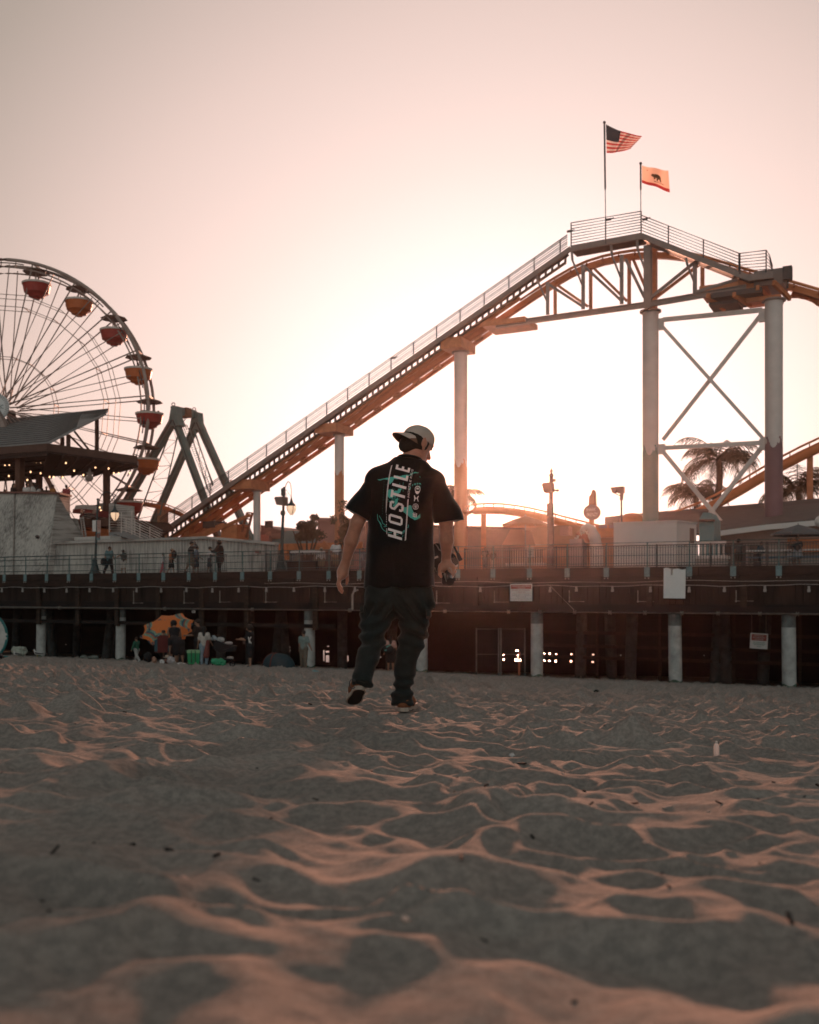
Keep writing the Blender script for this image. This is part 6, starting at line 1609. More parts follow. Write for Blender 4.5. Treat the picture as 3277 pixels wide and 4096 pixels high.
# people
BLK = (.014, .014, .016)
o, J = person(BP(547, 42), BH(547, 2545, 42), -55, 'toddler in a green top and grey trousers walking beside the beach umbrella', ((.02, .10, .06), 'long'), ((.36, .36, .34), 'trousers'), arms=((30, -10, 10), (10, 20, 10)), legs=((-20, 25), (22, 6)), vox=.018, shoe=(.6, .58, .55))
cw = thing('camping_chair', BP(650, 41.6), 'folding camp chair with a dark red and teal back in front of the beach umbrella', 'chair')
c = P(650, 2575, 41.5); CR = mat('chair_red', (.10, .018, .016), .85, var=.2); CT = mat('chair_teal', (.03, .07, .085), .85)
m = MB(); m.prism([P(x, y, 41.5 + (2606 - y) * .002) for x, y in ((628, 2608), (630, 2546), (640, 2541), (668, 2541), (674, 2546), (672, 2608))], (0, .04, 0)); m.build('backrest', CR, cw)
for xs_ in ((618, 630), (672, 683)): m = MB(); m.prism([P(xs_[0], 2606, 41.48), P(xs_[0], 2562, 41.56), P(xs_[1], 2556, 41.58), P(xs_[1], 2606, 41.48)], (0, .05, 0)); m.build('side_panel', CT, cw)
m = MB(); m.hexa([P(618, 2610, 41.5), P(684, 2610, 41.5), P(684, 2610, 42.1), P(618, 2610, 42.1), P(618, 2606, 41.5), P(684, 2606, 41.5), P(684, 2606, 42.1), P(618, 2606, 42.1)]); m.build('seat', CR, cw)
for x, x2, Y in ((618, 682, 41.5), (682, 618, 41.5), (618, 640, 42.1), (682, 660, 42.1)):
    m = MB(); m.tube([P(x, 2600, Y), BP(x2, Y)], .014, 6); m.build('leg', RAILK, cw)
person(BP(650, 41.9, 0), 1.5, 10, 'person in a pale blue shirt seated in the red camp chair', ((.34, .40, .44), 'short'), ((.10, .12, .15), 'shorts'), arms=((12, 30, 60), (12, 30, 60)), legs=((80, 80), (84, 84)), seat=True, vox=.02, head=(20, 25))
bpy.data.objects[[o_.name for o_ in bpy.data.objects if o_.get('label', '').startswith('person in a pale blue shirt seated')][0]].location.z += -.08
person(BP(698, 43.0), BH(698, 2478, 43.0), -15, 'woman in a black tank top and black cap bending forward before the umbrella', (BLK, 'none'), (BLK, 'shorts'), ((.02, .015, .012), 'bushy'), hat=(BLK, 'cap'), lean=14, arms=((14, 20, 30), (10, 25, 20)), head=(-20, 30), vox=.02, girth=1.1)
person(BP(716, 41.2), 1.68, -35, 'person in black bent double over the bags, bare legs towards the camera', (BLK, 'short'), (BLK, 'shorts'), lean=72, arms=((8, 60, 10), (10, 75, 10)), legs=((2, 4), (-6, 4)), vox=.02, girth=1.25)
person(BP(793, 43.4), BH(793, 2476, 43.4), -70, 'young man in a dark brown t-shirt standing behind the green cooler', ((.035, .022, .018), 'short'), (BLK, 'trousers'), arms=((8, 25, 60), (8, 25, 60)), vox=.02)
person(BP(817, 41.0), BH(817, 2506, 41.0), -5, 'girl with long dark hair in a cream top and light jeans beside the cooler', ((.50, .45, .40), 'short'), ((.24, .31, .36), 'trousers'), ((.015, .012, .01), 'long'), arms=((12, -4, 20), (16, 0, 45)), legs=((-3, 2), (5, 6)), vox=.02, shoe=None)
tw = sdf_obj('towel', [cap(BP(832, 40.9, .98), BP(826, 40.9, .42), .07, .13, .02)], .02, cmat('towel', (.20, .06, .05)), None, org=BP(830, 40.9)); tag(tw, 'dull red towel hanging at the hip of the long haired girl', 'towel')
o, J = person(BP(1001, 39), BH(1001, 2500, 39), -80, 'boy in a black t-shirt with a white letter print and black shorts on the sand', (BLK, 'short'), (BLK, 'shorts'), ((.02, .016, .013), 'bushy'), arms=((10, 30, 62), (8, 34, 58)), legs=((-3, 2), (5, 4)), vox=.02, girth=1.05)
c = BP(999, 38.77, 1.07); m = MB(); m.bar(c + Vector((-.05, -.0, .12)), c + Vector((-.01, -.0, -.12)), .012, .035, Vector((1, 0, 0))); m.bar(c + Vector((.06, 0, .12)), c + Vector((-.03, 0, -.01)), .012, .03, Vector((1, 0, 0))); m.bar(c + Vector((-.03, 0, .02)), c + Vector((.06, 0, -.13)), .012, .03, Vector((1, 0, 0)))
m.build('shirt_print', WHITE, [ch for ch in o.children if ch.name.startswith('shirt')][0])
ph_ = MB(); ph_.box(BP(976, 38.95, .98), .09, .05, .15); tag(ph_.build('phone', BLKM if 'BLKM' in globals() else RAILK, None, org=BP(976, 38.95, .95)), 'dark phone held by the boy in the black t-shirt', 'phone')
# cooler
ck = thing('cooler', BP(778, 41), 'green wheeled cool box with a black handle on the sand', 'cooler'); GRN = mat('cooler_green', (.02, .26, .10), .5, var=.1); GRL = mat('cooler_lid', (.22, .42, .22), .5)
b0 = BP(778, 41); m = MB(); w0, w1 = .23, .25
m.hexa([b0 + Vector(v) for v in ((-w0, -.16, .04), (w0, -.16, .04), (w0, .16, .04), (-w0, .16, .04), (-w1, -.18, .50), (w1, -.18, .50), (w1, .18, .50), (-w1, .18, .50))]); m.build('box_body', GRN, ck)
m = MB(); m.box(b0 + Vector((0, 0, .56)), .53, .39, .11); m.build('lid', GRL, ck)
m = MB(); m.tube([b0 + Vector((-.08, -.20, .10)), b0 + Vector((-.08, -.20, .60)), b0 + Vector((.08, -.20, .60)), b0 + Vector((.08, -.20, .10))], .016, 6); m.build('handle', RAILK, ck)
for dx in (-.25, .25): m = MB(); m.lathe(b0 + Vector((dx, -.1, .07)), [(.075, -.03), (.075, .03)], 12, Matrix.Rotation(R(90), 3, 'Y')); m.build('wheel', RAILK, ck)
# stroller
st_ = thing('stroller', BP(895, 40.6), 'black pushchair loaded with pale plastic bags', 'stroller')
def SP(x, y, d=0): return P(x, y, 40.6 + d)
m = MB(); m.prism([SP(x, y, -.22) for x, y in ((850, 2590), (862, 2560), (905, 2578), (942, 2584), (938, 2606), (880, 2610), (852, 2594))], (0, .44, 0)); m.build('seat', mat('stroller_black', (.012, .012, .014), .8), st_)
for a, b_ in (((850, 2545), (862, 2600)), ((860, 2600), (925, 2652)), ((905, 2605), (845, 2650)), ((895, 2600), (946, 2582))):
    for d in (-.22, .22): m = MB(); m.tube([SP(*a, d), SP(*b_, d)], .014, 6); m.build('frame_tube', RAILK, st_)
m = MB(); m.tube([SP(848, 2544, -.24), SP(848, 2544, .24)], .02, 6); m.build('handlebar', RAILK, st_)
for x in (843, 930):
    for d in (-.25, .25): m = MB(); q = SP(x, 2655, d); q.z = BP(x, 40.6 + d).z + .105; m.tube([q + Vector((.10 * math.cos(t), 0, .10 * math.sin(t))) for t in np.linspace(0, 6.283, 17)[:-1]], .022, 6, closed=True); m.bar(q - Vector((.09, 0, 0)), q + Vector((.09, 0, 0)), .012, .02); m.bar(q - Vector((0, 0, .09)), q + Vector((0, 0, .09)), .012, .02); m.build('wheel', mat('stroller_black', (.012, .012, .014)), st_)
m = MB(); m.box(SP(905, 2636), .55, .36, .05); m.build('basket', mat('stroller_black', (.012, .012, .014)), st_)
def lump(name, c, r, col, label, cat, seed, amp=.35, vox=.018, rough=.5):
    rd_ = random.Random(seed); c = Vector(c)
    pr = [ell(c + Vector((rd_.uniform(-.5, .5) * r[0], rd_.uniform(-.4, .4) * r[1], rd_.uniform(-.3, .4) * r[2])), (r[0] * rd_.uniform(.4, .75), r[1] * rd_.uniform(.4, .75), r[2] * rd_.uniform(.4, .7)), .02) for _ in range(7)]
    mx_ = min(r) * amp
    o = sdf_obj(name, pr, vox, mat('%s_%d' % (name, seed), col, rough, var=.35, vscale=14, bump=.4, bscale=30), None, org=c, disp=lambda V: mx_ * (np.abs(vnoise3(V * (2.2 / min(r)), seed)) - .2) * 1.6)
    return tag(o, label, cat)
lump('plastic_bag', SP(858, 2556) + Vector((0, 0, .02)), (.13, .12, .14), (.36, .40, .42), 'pale plastic bag hanging on the handle of the pushchair', 'bag', 31)
lump('plastic_bag', SP(886, 2560), (.16, .14, .13), (.42, .40, .38), 'crumpled white plastic bag on top of the pushchair', 'bag', 32)
lump('plastic_bag', SP(914, 2574), (.18, .14, .09), (.45, .38, .36), 'pinkish cloth bundle on the front of the pushchair', 'bundle', 33)
lump('plastic_bag', SP(922, 2633), (.16, .14, .10), (.42, .37, .34), 'pale bag in the lower basket of the pushchair', 'bag', 34)
lump('plastic_bag', BP(876, 39.9, .14), (.34, .24, .18), (.05, .36, .18), 'bright green plastic sack lying on the sand before the pushchair', 'sack', 35)
lump('plastic_bag', BP(687, 40.6, .13), (.17, .15, .18), (.46, .42, .42), 'white carrier bag with red print at the feet of the bent person', 'bag', 36)
lump('snack_pile', BP(618, 41.2, .12), (.11, .11, .20), (.36, .20, .14), 'stacked colourful snack packets beside the camp chair', 'packets', 37)
lump('cloth_bundle', BP(662, 40.9, .12), (.14, .12, .14), (.30, .15, .12), 'reddish cloth bundle under the straw hat', 'bundle', 38)
m = MB(); c = BP(669, 40.8, .26); m.lathe(c, [(.155, 0), (.16, .012), (.09, .02), (.085, .09), (.05, .11), (.01, .112)], 18); tag(m.build('straw_hat', mat('straw', (.42, .33, .26), .8, var=.2), None, True, org=c), 'straw hat resting on the bundle by the camp chair', 'hat')
pr_ = thing('paper_roll', BP(648, 40.5), 'white paper towel roll lying on the sand', 'paper roll'); m = MB(); c = BP(648, 40.5, .085); m.lathe(c, [(.03, -.13), (.088, -.13), (.088, .13), (.03, .13)], 18, Matrix.Rotation(R(90), 3, 'X') @ Matrix.Rotation(R(20), 3, 'Y')); m.build('roll', mat('paper_white', (.62, .60, .58), .8), pr_, True)
m = MB(); m.lathe(c + Vector((0, -.132, 0)), [(.028, -.004), (.028, .004)], 12, Matrix.Rotation(R(90), 3, 'X')); m.build('core', mat('paper_core', (.05, .04, .03), .8), pr_)
m = MB(); c = BP(714, 38.5, .03); m.lathe(c, [(.02, 0), (.25, .0), (.25, .015), (.02, .02)], 20, Matrix.Rotation(R(5), 3, 'X')); tag(m.build('flying_disc', mat('plate_white', (.58, .55, .52), .6), None, True, org=c), 'flat white disc lying on the sand in front of the group', 'disc')
lump('toy', BP(541, 41.5, .05), (.10, .08, .05), (.55, .42, .36), 'pale pink toy on the sand behind the toddler', 'toy', 39, vox=.012)
lump('black_bag', BP(745, 42.2, .30), (.30, .22, .32), (.014, .014, .016), 'big black bag standing between the bent person and the cooler', 'bag', 40)
lump('black_bag', BP(592, 42.6, .25), (.20, .2, .26), (.016, .015, .016), 'black bag in the shade behind the camp chair', 'bag', 41)
# tent, leaning man, woman
tt_ = thing('dome_tent', BP(1116, 46), 'low dark teal dome tent with a red seam under the pier', 'tent')
V = []; nA, nB = 28, 10; c = BP(1116, 46.4); rx = 67 / FPX * 46.4; h_ = .66
for j in range(nB + 1):
    for i in range(nA):
        t = 2 * math.pi * i / nA; q = math.pi / 2 * j / nB; V.append((c.x + rx * math.cos(t) * math.cos(q) ** .8 + .25 * (1 - math.cos(q)) * -.4, c.y + rx * .8 * math.sin(t) * math.cos(q) ** .8, c.z - .1 + (h_ + .1) * math.sin(q) ** .9))
m = MB(); m.v = V; m.f = [(j * nA + i, j * nA + (i + 1) % nA, (j + 1) * nA + (i + 1) % nA, (j + 1) * nA + i) for j in range(nB) for i in range(nA)]; m.m = [0] * len(m.f)
m.build('canopy', mat('tent_teal', (.025, .05, .06), .7, var=.2), tt_, True)
m = MB(); m.tube([V[j * nA + 19 - 0] for j in range(nB + 1)] , .03, 6); m.tube([Vector(V[j * nA + 14]) for j in range(nB + 1)], .03, 6); m.build('seam', mat('tent_red', (.14, .03, .02), .7), tt_)
person(BP(1215, 48.2), BH(1215, 2521, 48.2), 15, 'man in a grey green t-shirt and khaki trousers leaning against a pale pile', ((.20, .25, .23), 'short'), ((.16, .13, .10), 'trousers'), arms=((8, 6, 10), (20, -10, 30)), legs=((8, 4), (-6, 2)), head=(-50, 0), vox=.022)
person(BP(1563, 45.5), BH(1563, 2540, 45.5), 0, 'woman with bare legs under the pier framed between the walking man\'s legs', ((.42, .27, .23), 'short'), ((.02, .02, .022), 'skirt'), ((.02, .013, .01), 'long'), shoe=None, arms=((14, 5, 20), (16, 5, 40)), vox=.022)
b_ = sdf_obj('shoulder_bag', [ell(BP(1554, 45.1, 1.0), (.26, .14, .22), .03)], .03, mat('bag_pattern', (.012, .014, .016), .6, var=.3, vscale=7), None, org=BP(1554, 45.1, .9)); tag(b_, 'black bag with a teal pattern carried by the bare legged woman', 'bag')
for i, (x, y, w_) in enumerate(((1552, 2585, .16), (1543, 2601, .10), (1560, 2580, .07))): m = MB(); m.box(P(x, y, 44.93), w_, .02, .05, M=Matrix.Rotation(R(-30 + 25 * i), 3, 'Y')); m.build('pattern_patch', mat('bag_teal', (.06, .28, .25), .6), b_)
# gulls
def gull(c, face, label, sc=1.0):
    Rz_ = Matrix.Rotation(-R(face), 3, 'Z'); T = lambda x, y, z: tuple(Vector(c) + Rz_ @ Vector((x, y, z)) * sc)
    W = mat('gull_white', (.55, .54, .52), .8); D = mat('gull_slate', (.035, .042, .045), .8, var=.2); Yb = mat('gull_bill', (.45, .25, .05), .5)
    o = sdf_obj('gull', [cap(T(0, .05, .19), T(0, -.14, .17), .075, .05, .03), cap(T(0, .08, .21), T(0, .12, .31), .05, .035, .03), ell(T(0, .135, .335), (.036 * sc, .036 * sc, .034 * sc), .02), cap(T(0, -.14, .17), T(0, -.24, .155), .035, .012, .02)], .011, W, None, org=c)
    tag(o, label, 'gull')
    for s_ in (-1, 1):
        sdf_obj('wing', [cap(T(s_ * .058, .06, .215), T(s_ * .052, -.12, .185), .038, .030, .02), cap(T(s_ * .052, -.12, .185), T(s_ * .025, -.28, .165), .028, .008, .02)], .010, D, o)
        m = MB(); m.tube([T(s_ * .03, .0, .13), T(s_ * .03, .01, .0), T(s_ * .03, .05, .0)], .007, 5); m.build('leg', Yb, o)
    m = MB(); m.tube([T(0, .165, .33), T(0, .20, .325), T(0, .215, .312)], [.012, .010, .003], 6); m.build('bill', Yb, o)
    return o
gull(BP(150, 50), -92, 'dark winged gull standing on the sand in front of a pale pile', 1.15)
gull(BP(66, 47), -120, 'smaller pale gull near the left edge beside a grey sack', .85)
lump('sack', BP(78, 52, .30), (.40, .30, .36), (.36, .39, .33), 'big grey green sack under the pier behind the gulls', 'sack', 42, vox=.03)
for i, (x, Y, r_, lb) in enumerate(((334, 53, .16, 'small grey rock at the foot of the pier left of two others'), (357, 53.2, .12, 'smallest grey rock between two rocks at the foot of the pier'), (378, 53, .17, 'flat grey rock right of two others at the foot of the pier'))):
    lump('rock', BP(x, Y, r_ * .5), (r_ * 1.3, r_, r_ * .9), (.16, .18, .16), lb, 'rock', 50 + i, vox=.025, rough=.9)
# board at the left edge
bd = thing('bodyboard', BP(-60, 40), 'big white rounded board with a teal rim standing at the left edge', 'board')
pts = [(-75 + 103 * math.cos(t), 2545 + 102 * math.sin(t)) for t in np.linspace(0, 2 * math.pi, 41)[:-1]]
m = MB(); m.prism([P(x, y, 40) for x, y in pts], (0, .07, 0)); m.build('deck', mat('board_white', (.50, .49, .46), .7, var=.2, vscale=3), bd)
m = MB(); m.tube([P(x, y, 40.03) for x, y in pts], .055, 8, closed=True); m.build('rim', mat('board_teal', (.02, .14, .14), .5), bd, True)
lump('towel', BP(12, 39, .04), (.25, .18, .05), (.03, .18, .18), 'teal towel crumpled on the sand below the white board', 'towel', 43, vox=.014)
lump('black_bag', BP(2, 33.5, .10), (.16, .14, .12), (.012, .012, .014), 'small black bag on the sand cut off by the left edge', 'bag', 44)
# litter: (x, Y, size, colour, label)
def GY(x, y):
    """distance at which the sand plane shows at picture point x, y"""
    k = (x - CX) / FPX
    return .29 / ((y - HY) / FPX - .083 * (NX * k + NY))
def gpt(x, y, dz=0):
    Y = GY(x, y); X = (x - CX) / FPX * Y
    return Vector((X, Y, sand_h(X, Y) + dz))
def crumple(name, x, y, r, col, label, cat, seed, flat=.7):
    rd_ = random.Random(seed); c = gpt(x, y, r * flat * .55); m = MB()
    m.ball(c, r, 9, (1, .8, flat)); me_v = m.v
    for i, v in enumerate(me_v): me_v[i] = tuple(c + (Vector(v) - c) * rd_.uniform(.55, 1.15))
    return tag(m.build(name, mat(name + str(seed), col, .6, var=.25, vscale=20), None, org=c), label, cat)
for i, (n_, x, y, r_, col, lb, ct_) in enumerate((('paper_scrap', 2362, 2818, .035, (.62, .50, .46), 'crumpled pink white paper on the sand right of the walking man', 'paper'), ('seaweed_clump', 2388, 2772, .05, (.012, .014, .012), 'dark tangled clump on the sand in front of the middle right pile', 'clump'),
        ('plastic_bag', 1262, 2690, .13, (.16, .34, .36), 'torn blue and white plastic bag on the sand left of the walking man', 'bag'), ('paper_scrap', 1912, 2768, .022, (.6, .55, .5), 'white paper bit on the sand just right of the man\'s knees', 'paper'),
        ('paper_scrap', 2550, 2762, .03, (.5, .5, .48), 'small pale scrap on the sand by the second pile from the right', 'paper'), ('paper_scrap', 2048, 2988, .014, (.62, .60, .58), 'white pebble like scrap right of the man\'s front foot', 'paper'),
        ('paper_scrap', 412, 2732, .035, (.60, .52, .48), 'pale scrap on the sand at the left below the gull', 'paper'), ('paper_scrap', 2475, 2958, .016, (.6, .55, .52), 'white scrap on the sand left of the standing bottle', 'paper'),
        ('paper_scrap', 1290, 2722, .03, (.55, .45, .40), 'flat pale wrapper on the sand below the blue plastic bag', 'paper'), ('paper_scrap', 1535, 2722, .02, (.6, .56, .52), 'white curled scrap seen between the man\'s legs', 'paper'),
        ('shell', 735, 3502, .008, (.85, .55, .45), 'pale shell glinting in the near left sand', 'shell'), ('shell', 1622, 3712, .005, (.85, .6, .5), 'tiny bright shell in the near centre sand', 'shell'), ('shell', 1782, 3612, .0045, (.8, .5, .4), 'tiny pinkish shell right of the bright centre shell', 'shell'),
        ('pebble', 3108, 3552, .007, (.012, .02, .016), 'dark lump in the near sand at the right edge', 'pebble'), ('pebble', 2300, 3940, .006, (.012, .016, .015), 'dark lump half sunk in the nearest sand at the right', 'pebble'), ('pebble', 1385, 4060, .003, (.012, .016, .015), 'dark pebble at the bottom edge of the sand', 'pebble'))):
    crumple(n_, x, y, r_, col, lb, ct_, 70 + i)
bt = thing('bottle', gpt(2866, 3010, .022), 'white plastic bottle standing in the sand at the right', 'bottle'); c = gpt(2866, 3010, .022)
m = MB(); m.lathe(c, [(.011, -.03), (.011, .012), (.009, .02), (.0045, .026)], 12); m.build('bottle_body', mat('bottle_white', (.88, .82, .78), .35, transl=.5), bt, True); m = MB(); m.lathe(c, [(.005, .026), (.005, .034)], 10); m.build('cap', mat('bottle_cap', (.6, .55, .5), .4), bt)
m = MB(); rd_ = random.Random(5)
for i in range(420):
    Y = 1.0 * math.exp(rd_.uniform(0, math.log(36))); X = rd_.uniform(-.47, .47) * Y
    s_ = rd_.uniform(.0018, .0055) * (1 + Y * .05) * (rd_.random() ** 2 + .35); z = sand_h(X, Y); a = rd_.uniform(0, 3.14); d = Vector((math.cos(a), math.sin(a), rd_.uniform(-.2, .4))) * s_ * rd_.choice((1, 1, 1.5, 3))
    c = Vector((X, Y, z + s_ * .3)); m.cur = 0 if rd_.random() < .8 else 1; m.bar(c - d, c + d, s_ * .9, s_ * .7)
tag(m.build('debris', [mat('debris_dark', (.018, .016, .014), .9), mat('debris_pale', (.42, .36, .32), .8)]), kind='stuff')
# ================================================================= the walking man
H0 = 6.1
def M(x, y, d=0.0): return P(x, y, H0 + d)
SK = bpy.data.materials.new('man_skin'); SK.use_nodes = True
SK = mat('man_skin', (.50, .225, .145), .5, sheen=1.0, var=.22, vscale=24, bump=.12, bscale=120)
# head frame: turned right, looking down
HC = M(1668, 1776, .03)
RH = Matrix.Rotation(R(-50), 3, 'Z') @ Matrix.Rotation(R(-25), 3, 'X')
def HL(x, y, z): return tuple(HC + RH @ Vector((x, y, z)))
body = [cap(M(1642, 1872, .0), HL(0, -.015, -.05), .066, .052, .04), cap(M(1600, 1880, .01), M(1680, 1885, .01), .06, .06, .04),
        ell(HL(0, 0, .02), (.076, .097, .100), .02, RH), ell(HL(0, .025, -.065), (.058, .066, .055), .03, RH), ell(HL(0, .072, -.098), (.026, .026, .020), .02, RH),
        cap(HL(0, .094, .012), HL(0, .122, -.030), .009, .013, .010), ell(HL(0, .112, -.036), (.017, .012, .010), .008, RH), ell(HL(0, .086, .030), (.055, .018, .012), .015, RH),
        ell(HL(0, .098, -.062), (.024, .012, .006), .006, RH), ell(HL(0, .095, -.073), (.022, .012, .006), .006, RH),
        ell(HL(.034, .088, .010), (.013, .010, .009), .004, RH), ell(HL(-.034, .088, .010), (.013, .010, .009), .004, RH)]
for s_ in (-1, 1):
    body += [ell(HL(s_ * .081, -.006, -.008), (.009, .022, .031), .006, RH), ell(HL(s_ * .086, -.016, .004), (.008, .014, .022), .004, RH), ell(HL(s_ * .080, .002, -.040), (.008, .010, .012), .005, RH)]
body += [cap(M(1604, 1960, .01), M(1604, 2290, .01), .085, .085, .06), cap(M(1525, 1930, 0), M(1730, 1940, 0), .05, .05, .04), cap(M(1545, 2380, 0), M(1655, 2380, 0), .08, .08, .04)]
# arms
body += [cap(M(1502, 1935, -.01), M(1430, 2090, -.04), .048, .041, .03), cap(M(1430, 2090, -.04), M(1405, 2165, -.01), .042, .041, .015), cap(M(1405, 2165, -.01), M(1381, 2258, .05), .041, .026, .015)]
body += [cap(M(1738, 1940, -.01), M(1785, 2092, -.05), .048, .040, .03), cap(M(1785, 2092, -.05), M(1787, 2160, -.02), .041, .042, .015), cap(M(1787, 2160, -.02), M(1785, 2242, .04), .042, .026, .015)]
# left hand, hanging half open
body += [cap(M(1380, 2258, .05), M(1373, 2285, .055), .029, .034, .015), ell(M(1370, 2292, .055), (.031, .040, .040), .02), cap(M(1362, 2308, .09), M(1360, 2312, .02), .017, .016, .02)]
for dy, k0, k1, k2, k3, r_ in ((.092, (1362, 2312), (1357, 2336), (1362, 2354), (1371, 2364), .0098), (.068, (1359, 2314), (1353, 2338), (1359, 2359), (1369, 2371), .0102), (.043, (1358, 2313), (1352, 2336), (1358, 2356), (1368, 2367), .0098), (.020, (1360, 2310), (1356, 2329), (1361, 2344), (1369, 2352), .0086)):
    body += [cap(M(*k0, dy), M(*k1, dy - .004), r_ * 1.1, r_, .006), cap(M(*k1, dy - .004), M(*k2, dy - .008), r_, r_ * .92, .003), cap(M(*k2, dy - .008), M(*k3, dy - .006), r_ * .92, r_ * .75, .003)]
body += [cap(M(1378, 2278, .085), M(1389, 2303, .095), .017, .012, .012), cap(M(1389, 2303, .095), M(1390, 2322, .09), .0115, .0105, .003), cap(M(1390, 2322, .09), M(1387, 2336, .085), .0105, .008, .003)]
# right hand, closed round the gimbal handle
body += [cap(M(1785, 2242, .04), M(1787, 2260, .035), .029, .036, .015), ell(M(1788, 2268, .03), (.046, .036, .030), .02), cap(M(1766, 2276, .02), M(1812, 2272, .02), .018, .018, .02)]
for i, (x0, y0, x1, y1, x2, y2, dy) in enumerate(((1812, 2272, 1820, 2286, 1810, 2304, .035), (1806, 2278, 1815, 2294, 1806, 2308, .010), (1800, 2278, 1812, 2297, 1803, 2310, -.014))):
    body += [cap(M(x0, y0, dy), M(x1, y1, dy), .0115, .0105, .006), cap(M(x1, y1, dy), M(x2, y2, dy + .005), .0105, .0095, .003), cap(M(x2, y2, dy + .005), M(x2 - 9, y2 + 4, dy + .012), .0095, .008, .003)]
body += [cap(M(1796, 2278, -.030), M(1806, 2298, -.036), .0105, .0095, .006), cap(M(1806, 2298, -.036), M(1799, 2309, -.03), .0095, .008, .003)]
body += [cap(M(1766, 2262, .02), M(1760, 2280, .005), .017, .013, .01), cap(M(1760, 2280, .005), M(1760, 2297, -.01), .0125, .0115, .003), cap(M(1760, 2297, -.01), M(1766, 2307, -.015), .0115, .0085, .003)]
# legs inside the trousers
body += [cap(M(1528, 2400, 0), M(1490, 2550, -.05), .075, .055, .03), cap(M(1490, 2550, -.05), M(1452, 2712, -.215), .05, .028, .02), cap(M(1660, 2400, 0), M(1645, 2570, .03), .075, .055, .03), cap(M(1645, 2570, .03), M(1612, 2800, .0), .05, .036, .02)]
FOOT0 = M(1605, 2851, 0)
man = sdf_obj('person', body, .0052, SK, None, org=FOOT0)
tag(man, 'man in a black t-shirt with back print and pale cap walking away across the sand', 'person')
# hair and beard shadow
HAIRM = mat('man_hair', (.035, .020, .012), .75, var=.3, vscale=60, bump=.6, bscale=220)
up_l = RH @ Vector((0, 0, 1)); fw_l = RH @ Vector((0, 1, 0))
sdf_obj('hair', [ell(HL(0, -.012, .012), (.0815, .0985, .098), .01, RH), cap(HL(.078, .004, .0), HL(.076, .012, -.035), .010, .006, .01), cap(HL(-.078, .004, .0), HL(-.076, .012, -.035), .010, .006, .01), ell(HL(0, -.070, -.045), (.058, .040, .050), .02, RH),
                 cutp(HL(0, 0, .024), up_l), cutp(HL(0, .040, 0), fw_l), cutp(HL(0, -.035, -.095), RH @ Vector((0, .30, -1)))], .0045, HAIRM, man, disp=lambda V: .0012 * vnoise3(V * 160, 3))
# cap worn backwards
CAPM = mat('cap_canvas', (.55, .44, .37), .85, var=.12, vscale=10, bump=.3, bscale=160); CAPU = mat('cap_under', (.17, .09, .055), .85, var=.1)
hat = sdf_obj('cap', [ell(HL(0, -.002, .024), (.084, .104, .086), .01, RH), ell(HL(0, .025, .066), (.066, .070, .045), .04, RH), cutp(HL(0, 0, .014), RH @ Vector((0, .05, -1)))], .0048, CAPM, man,
              disp=lambda V: .0025 * vnoise3(V * 28, 8) + .0012 * vnoise3(V * 60, 9))
m = MB(); nb, na = 8, 13; top_ = []; bot_ = []
for j in range(nb + 1):
    for i in range(na):
        a = (i / (na - 1) - .5) * 2; f = j / nb
        x_ = .078 * a * (1 - .10 * f); y_ = -.100 * math.sqrt(max(0, 1 - (.078 * a / .084) ** 2)) + .004 - f * .090 * math.sqrt(max(0, 1 - (a * a) ** 1.4)); z_ = .020 - .050 * f * (1 - .25 * a * a) - .012 * a * a
        top_.append(HL(x_, y_, z_ + .003)); bot_.append(HL(x_, y_, z_ - .003))
m.v = [tuple(v) for v in top_ + bot_]; o_ = (nb + 1) * na
for j in range(nb):
    for i in range(na - 1):
        q = (j * na + i, j * na + i + 1, (j + 1) * na + i + 1, (j + 1) * na + i)
        m.cur = 0; m.face(q); m.cur = 1; m.face([o_ + k for k in q[::-1]])
m.cur = 0
for i in range(na - 1): q = nb * na + i; m.face((q, q + 1, o_ + q + 1, o_ + q))
for j in range(nb):
    for i in (0, na - 1): q = j * na + i; m.face((q, q + na, o_ + q + na, o_ + q))
m.build('brim', [CAPM, CAPU], hat, True)
m = MB(); m.ball(HL(0, .012, .112), .007, 8); m.build('button', CAPM, hat)
# t-shirt
SHM = bpy.data.materials.new('black_cotton'); MATS['black_cotton'] = SHM
SHM = mat('black_jersey', (.010, .009, .0085), .9, sheen=.4, spec=.15, var=.15, vscale=90, bump=.15, bscale=400)
def lcut_apply(prims): return prims
sh = [cap(M(1541, 1955, 0), M(1526, 2420, -.005), .101, .108, .05), cap(M(1604, 1930, .01), M(1600, 2420, 0), .115, .125, .05), cap(M(1668, 1955, 0), M(1674, 2420, 0), .100, .102, .05),
      cap(M(1512, 1928, 0), M(1730, 1938, 0), .078, .078, .05), cap(M(1520, 1912, .0), M(1622, 1868, .01), .060, .060, .05), cap(M(1735, 1925, .0), M(1672, 1876, .01), .055, .058, .05), cap(M(1540, 1990, -.045), M(1672, 1990, -.045), .075, .075, .08),
      cap(M(1614, 1864, .006), M(1666, 1872, .006), .078, .076, .03), cutp(M(1600, 2349, 0), (0.02, 0, -1), .0), cutp(M(1640, 1836, 0), (.16, .1, 1), .012)]
def folds(V):
    """soft vertical drape and creases"""
    zz = (V[:, 2] - M(1600, 2349).z)
    a = np.arctan2(V[:, 1] - H0, V[:, 0] - M(1604, 0).x)
    low = np.clip(1 - zz / .5, 0, 1)
    d = .006 * low * np.sin(a * 7 + 3 * vnoise3(V * 3, 2)) + .010 * vnoise3(V * np.array([7, 7, 3.0]), 12) + .005 * vnoise3(V * np.array([16, 16, 7.0]), 13)
    dg = np.sin((V[:, 0] * .8 + V[:, 2] * 1.1) * 30 + 6 * vnoise3(V * 4, 14)); m_ = np.exp(-((zz - .30) / .16) ** 2)
    return d + .003 * dg * m_
